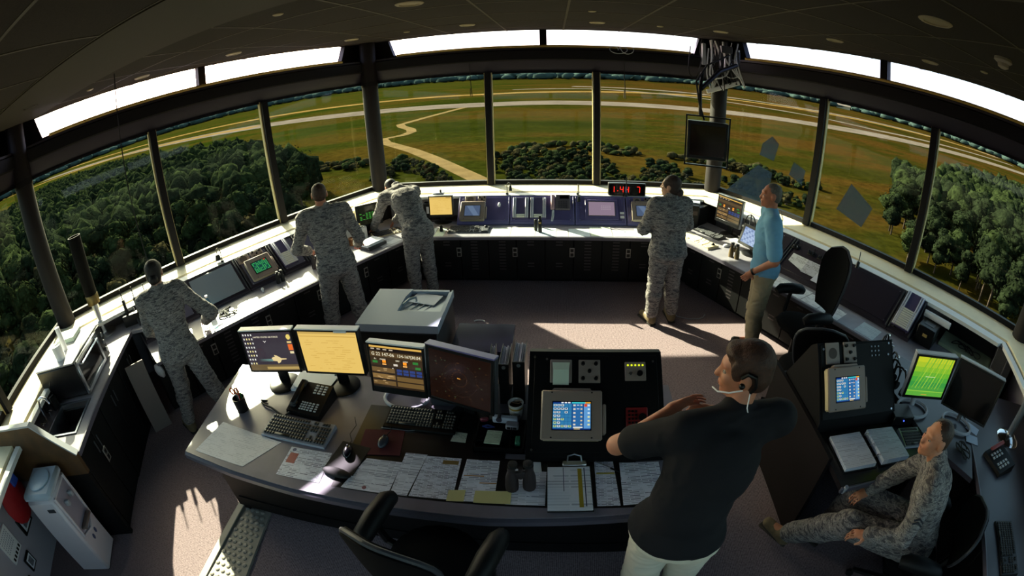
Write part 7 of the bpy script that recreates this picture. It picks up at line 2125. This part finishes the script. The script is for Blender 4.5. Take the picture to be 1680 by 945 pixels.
# man in blue shirt
L0 = (2.08, 3.98, 0); A0 = math.radians(-72); W_ = loc_fn(L0, A0)
bp_, bj, bHP, bRH = person('grey-haired man in a light blue shirt and khaki trousers by the right counter', L0, A0,
       stand(1.84, .20, .09, .11, (0, .03), elL=(-.27, -.04, 1.17), wrL=(-.19, .16, 1.00), elR=(.22, -.05, 1.16), wrR=(.15, .03, .98)),
       top='#6d9dbd', bottom='#94856c', hair='#57534e', skin='#a8684c', hstyle='buzz', head_yaw=math.radians(-8), fat=1.10, boots=False, sleeve='short', seed=14, hands={'L': dict(d=(.35, .5, -.8), n=(1, 0, 0), curl=.3)})
b = MB(); w = bj['wrL']; d = (w - bj['elL']).normalized(); b.cyl(w - d * .03, w - d * .008, .034, n=16); part('watch', b, M_blackp, bp_)
b = MB(); b.lathe([(.192, 0), (.194, .035)], (0, 0, 0), 28)
# man in black shirt in the foreground
L0 = (.60, 1.20, 0); A0 = math.radians(-6); W_ = loc_fn(L0, A0)
fp, fj, fHP, fRH = person('man in a black polo shirt and stone trousers with arms crossed and a headset, foreground', L0, A0,
       stand(1.78, .24, .11, .14, (0, 0), pelvis=W_(.575, 1.185, .97), chest=W_(.68, 1.30, 1.24), neck=W_(.775, 1.425, 1.48), head=W_(.79, 1.475, 1.625), shL=W_(.535, 1.36, 1.405), shR=W_(.995, 1.40, 1.415), hipL=W_(.49, 1.21, .93), hipR=W_(.67, 1.15, .93),
             elL=W_(.29, 1.50, 1.20), wrL=W_(.57, 1.65, 1.295), elR=W_(1.05, 1.62, 1.17), wrR=W_(.80, 1.72, 1.20)),
       top='#1d1d21', bottom='#cfc7b5', hair='#3a2011', skin='#b5775a', hstyle='short', head_yaw=math.radians(-62), head_pitch=-.08, fat=1.22, boots=False, sleeve='short', seed=17, slv=.70, vox=.008, hs=1.10, legw=1.12,
       hands={'L': dict(d=(.9, .25, .1), n=(0, -1, -.2), curl=.4), 'R': dict(d=(-.9, .2, .05), n=(0, -1, 0), curl=.5)})
b = MB(); pts = [fHP(-.088, .0, -.03), fHP(-.092, .05, -.045), fHP(-.075, .095, -.058), fHP(-.045, .118, -.062)]; b.tube(pts, .0035, 8); part('headset_boom', b, M_white, fp)
b = MB(); b.tube([fHP(-.086, .012, .022), fHP(-.092, -.01, .045), fHP(-.092, -.04, .035), fHP(-.090, -.045, -.01), fHP(-.088, -.03, -.035)], .009, 8); b.sph(fHP(-.089, .006, -.012), .014, 10); part('headset_earpiece', b, M_blackp, fp)
b = MB(); b.tube([fHP(-.088, -.03, -.04), fHP(-.095, -.03, -.10), fHP(-.10, -.05, -.16), fHP(-.10, -.06, -.22)], .0028, 6); part('headset_wire', b, M_white, fp)
# seated soldier
L0 = (2.34, 1.02, 0); A0 = math.radians(-62); W_ = loc_fn(L0, A0)
J = dict(pelvis=W_(2.34, 1.03, .56), chest=W_(2.26, 1.13, .86), neck=W_(2.20, 1.20, 1.06), head=W_(2.155, 1.275, 1.205), shL=W_(2.06, 1.04, .995), shR=W_(2.32, 1.30, 1.0), hipL=W_(2.26, .97, .54), hipR=W_(2.36, 1.12, .54),
         kneeL=W_(1.80, 1.28, .56), kneeR=W_(1.98, 1.49, .58), ankL=W_(1.60, 1.58, .13), toeL=W_(1.52, 1.71, .11), ankR=W_(1.88, 1.54, .13), toeR=W_(1.80, 1.66, .07), elL=W_(1.99, .96, .74), wrL=W_(1.83, 1.10, .665), elR=W_(2.18, 1.42, .78), wrR=W_(1.98, 1.42, .685))
sp, sj, sHP, sRH = person('young man in camouflage uniform sitting at right with hands on his knees', L0, A0, J, hair='#2e1a0e', skin='#b57a5c', hstyle='buzz', head_yaw=math.radians(-14), head_pitch=.05, seed=20, legw=1.14, vox=.0085,
       hands={'L': dict(n=(0, 0, -1), curl=.45), 'R': dict(n=(0, 0, -1), curl=.45)})
a_, e_ = sj['shL'], sj['elL']; c_ = a_.lerp(e_, .45); ax_ = (e_ - a_).normalized()
out_ = V((-.80, .05, .25)); out_ = (out_ - ax_ * out_.dot(ax_)).normalized(); sd_2 = ax_.cross(out_)
Rk = Matrix((sd_2, -ax_, out_)).transposed()
b = MB()
for k in range(2):
    for s_ in (-1, 1): b.box(c_ + Rk @ V((s_ * .017, .012 - k * .022, .079)), (.042, .010, .006), Rk @ rot(z=s_ * -.45))
part('rank_chevron', b, mat('chevron_navy', '#20222c', .8), sp)['kind'] = 'stuff'
b = MB(); w = bj['pelvis']; b.lathe([(.150, -.02), (.152, .0), (.150, .02), (.120, .02), (.120, -.02)], tuple(w + V((0, 0, .01))), 28)
bake_texts()
bpy.context.view_layer.update()
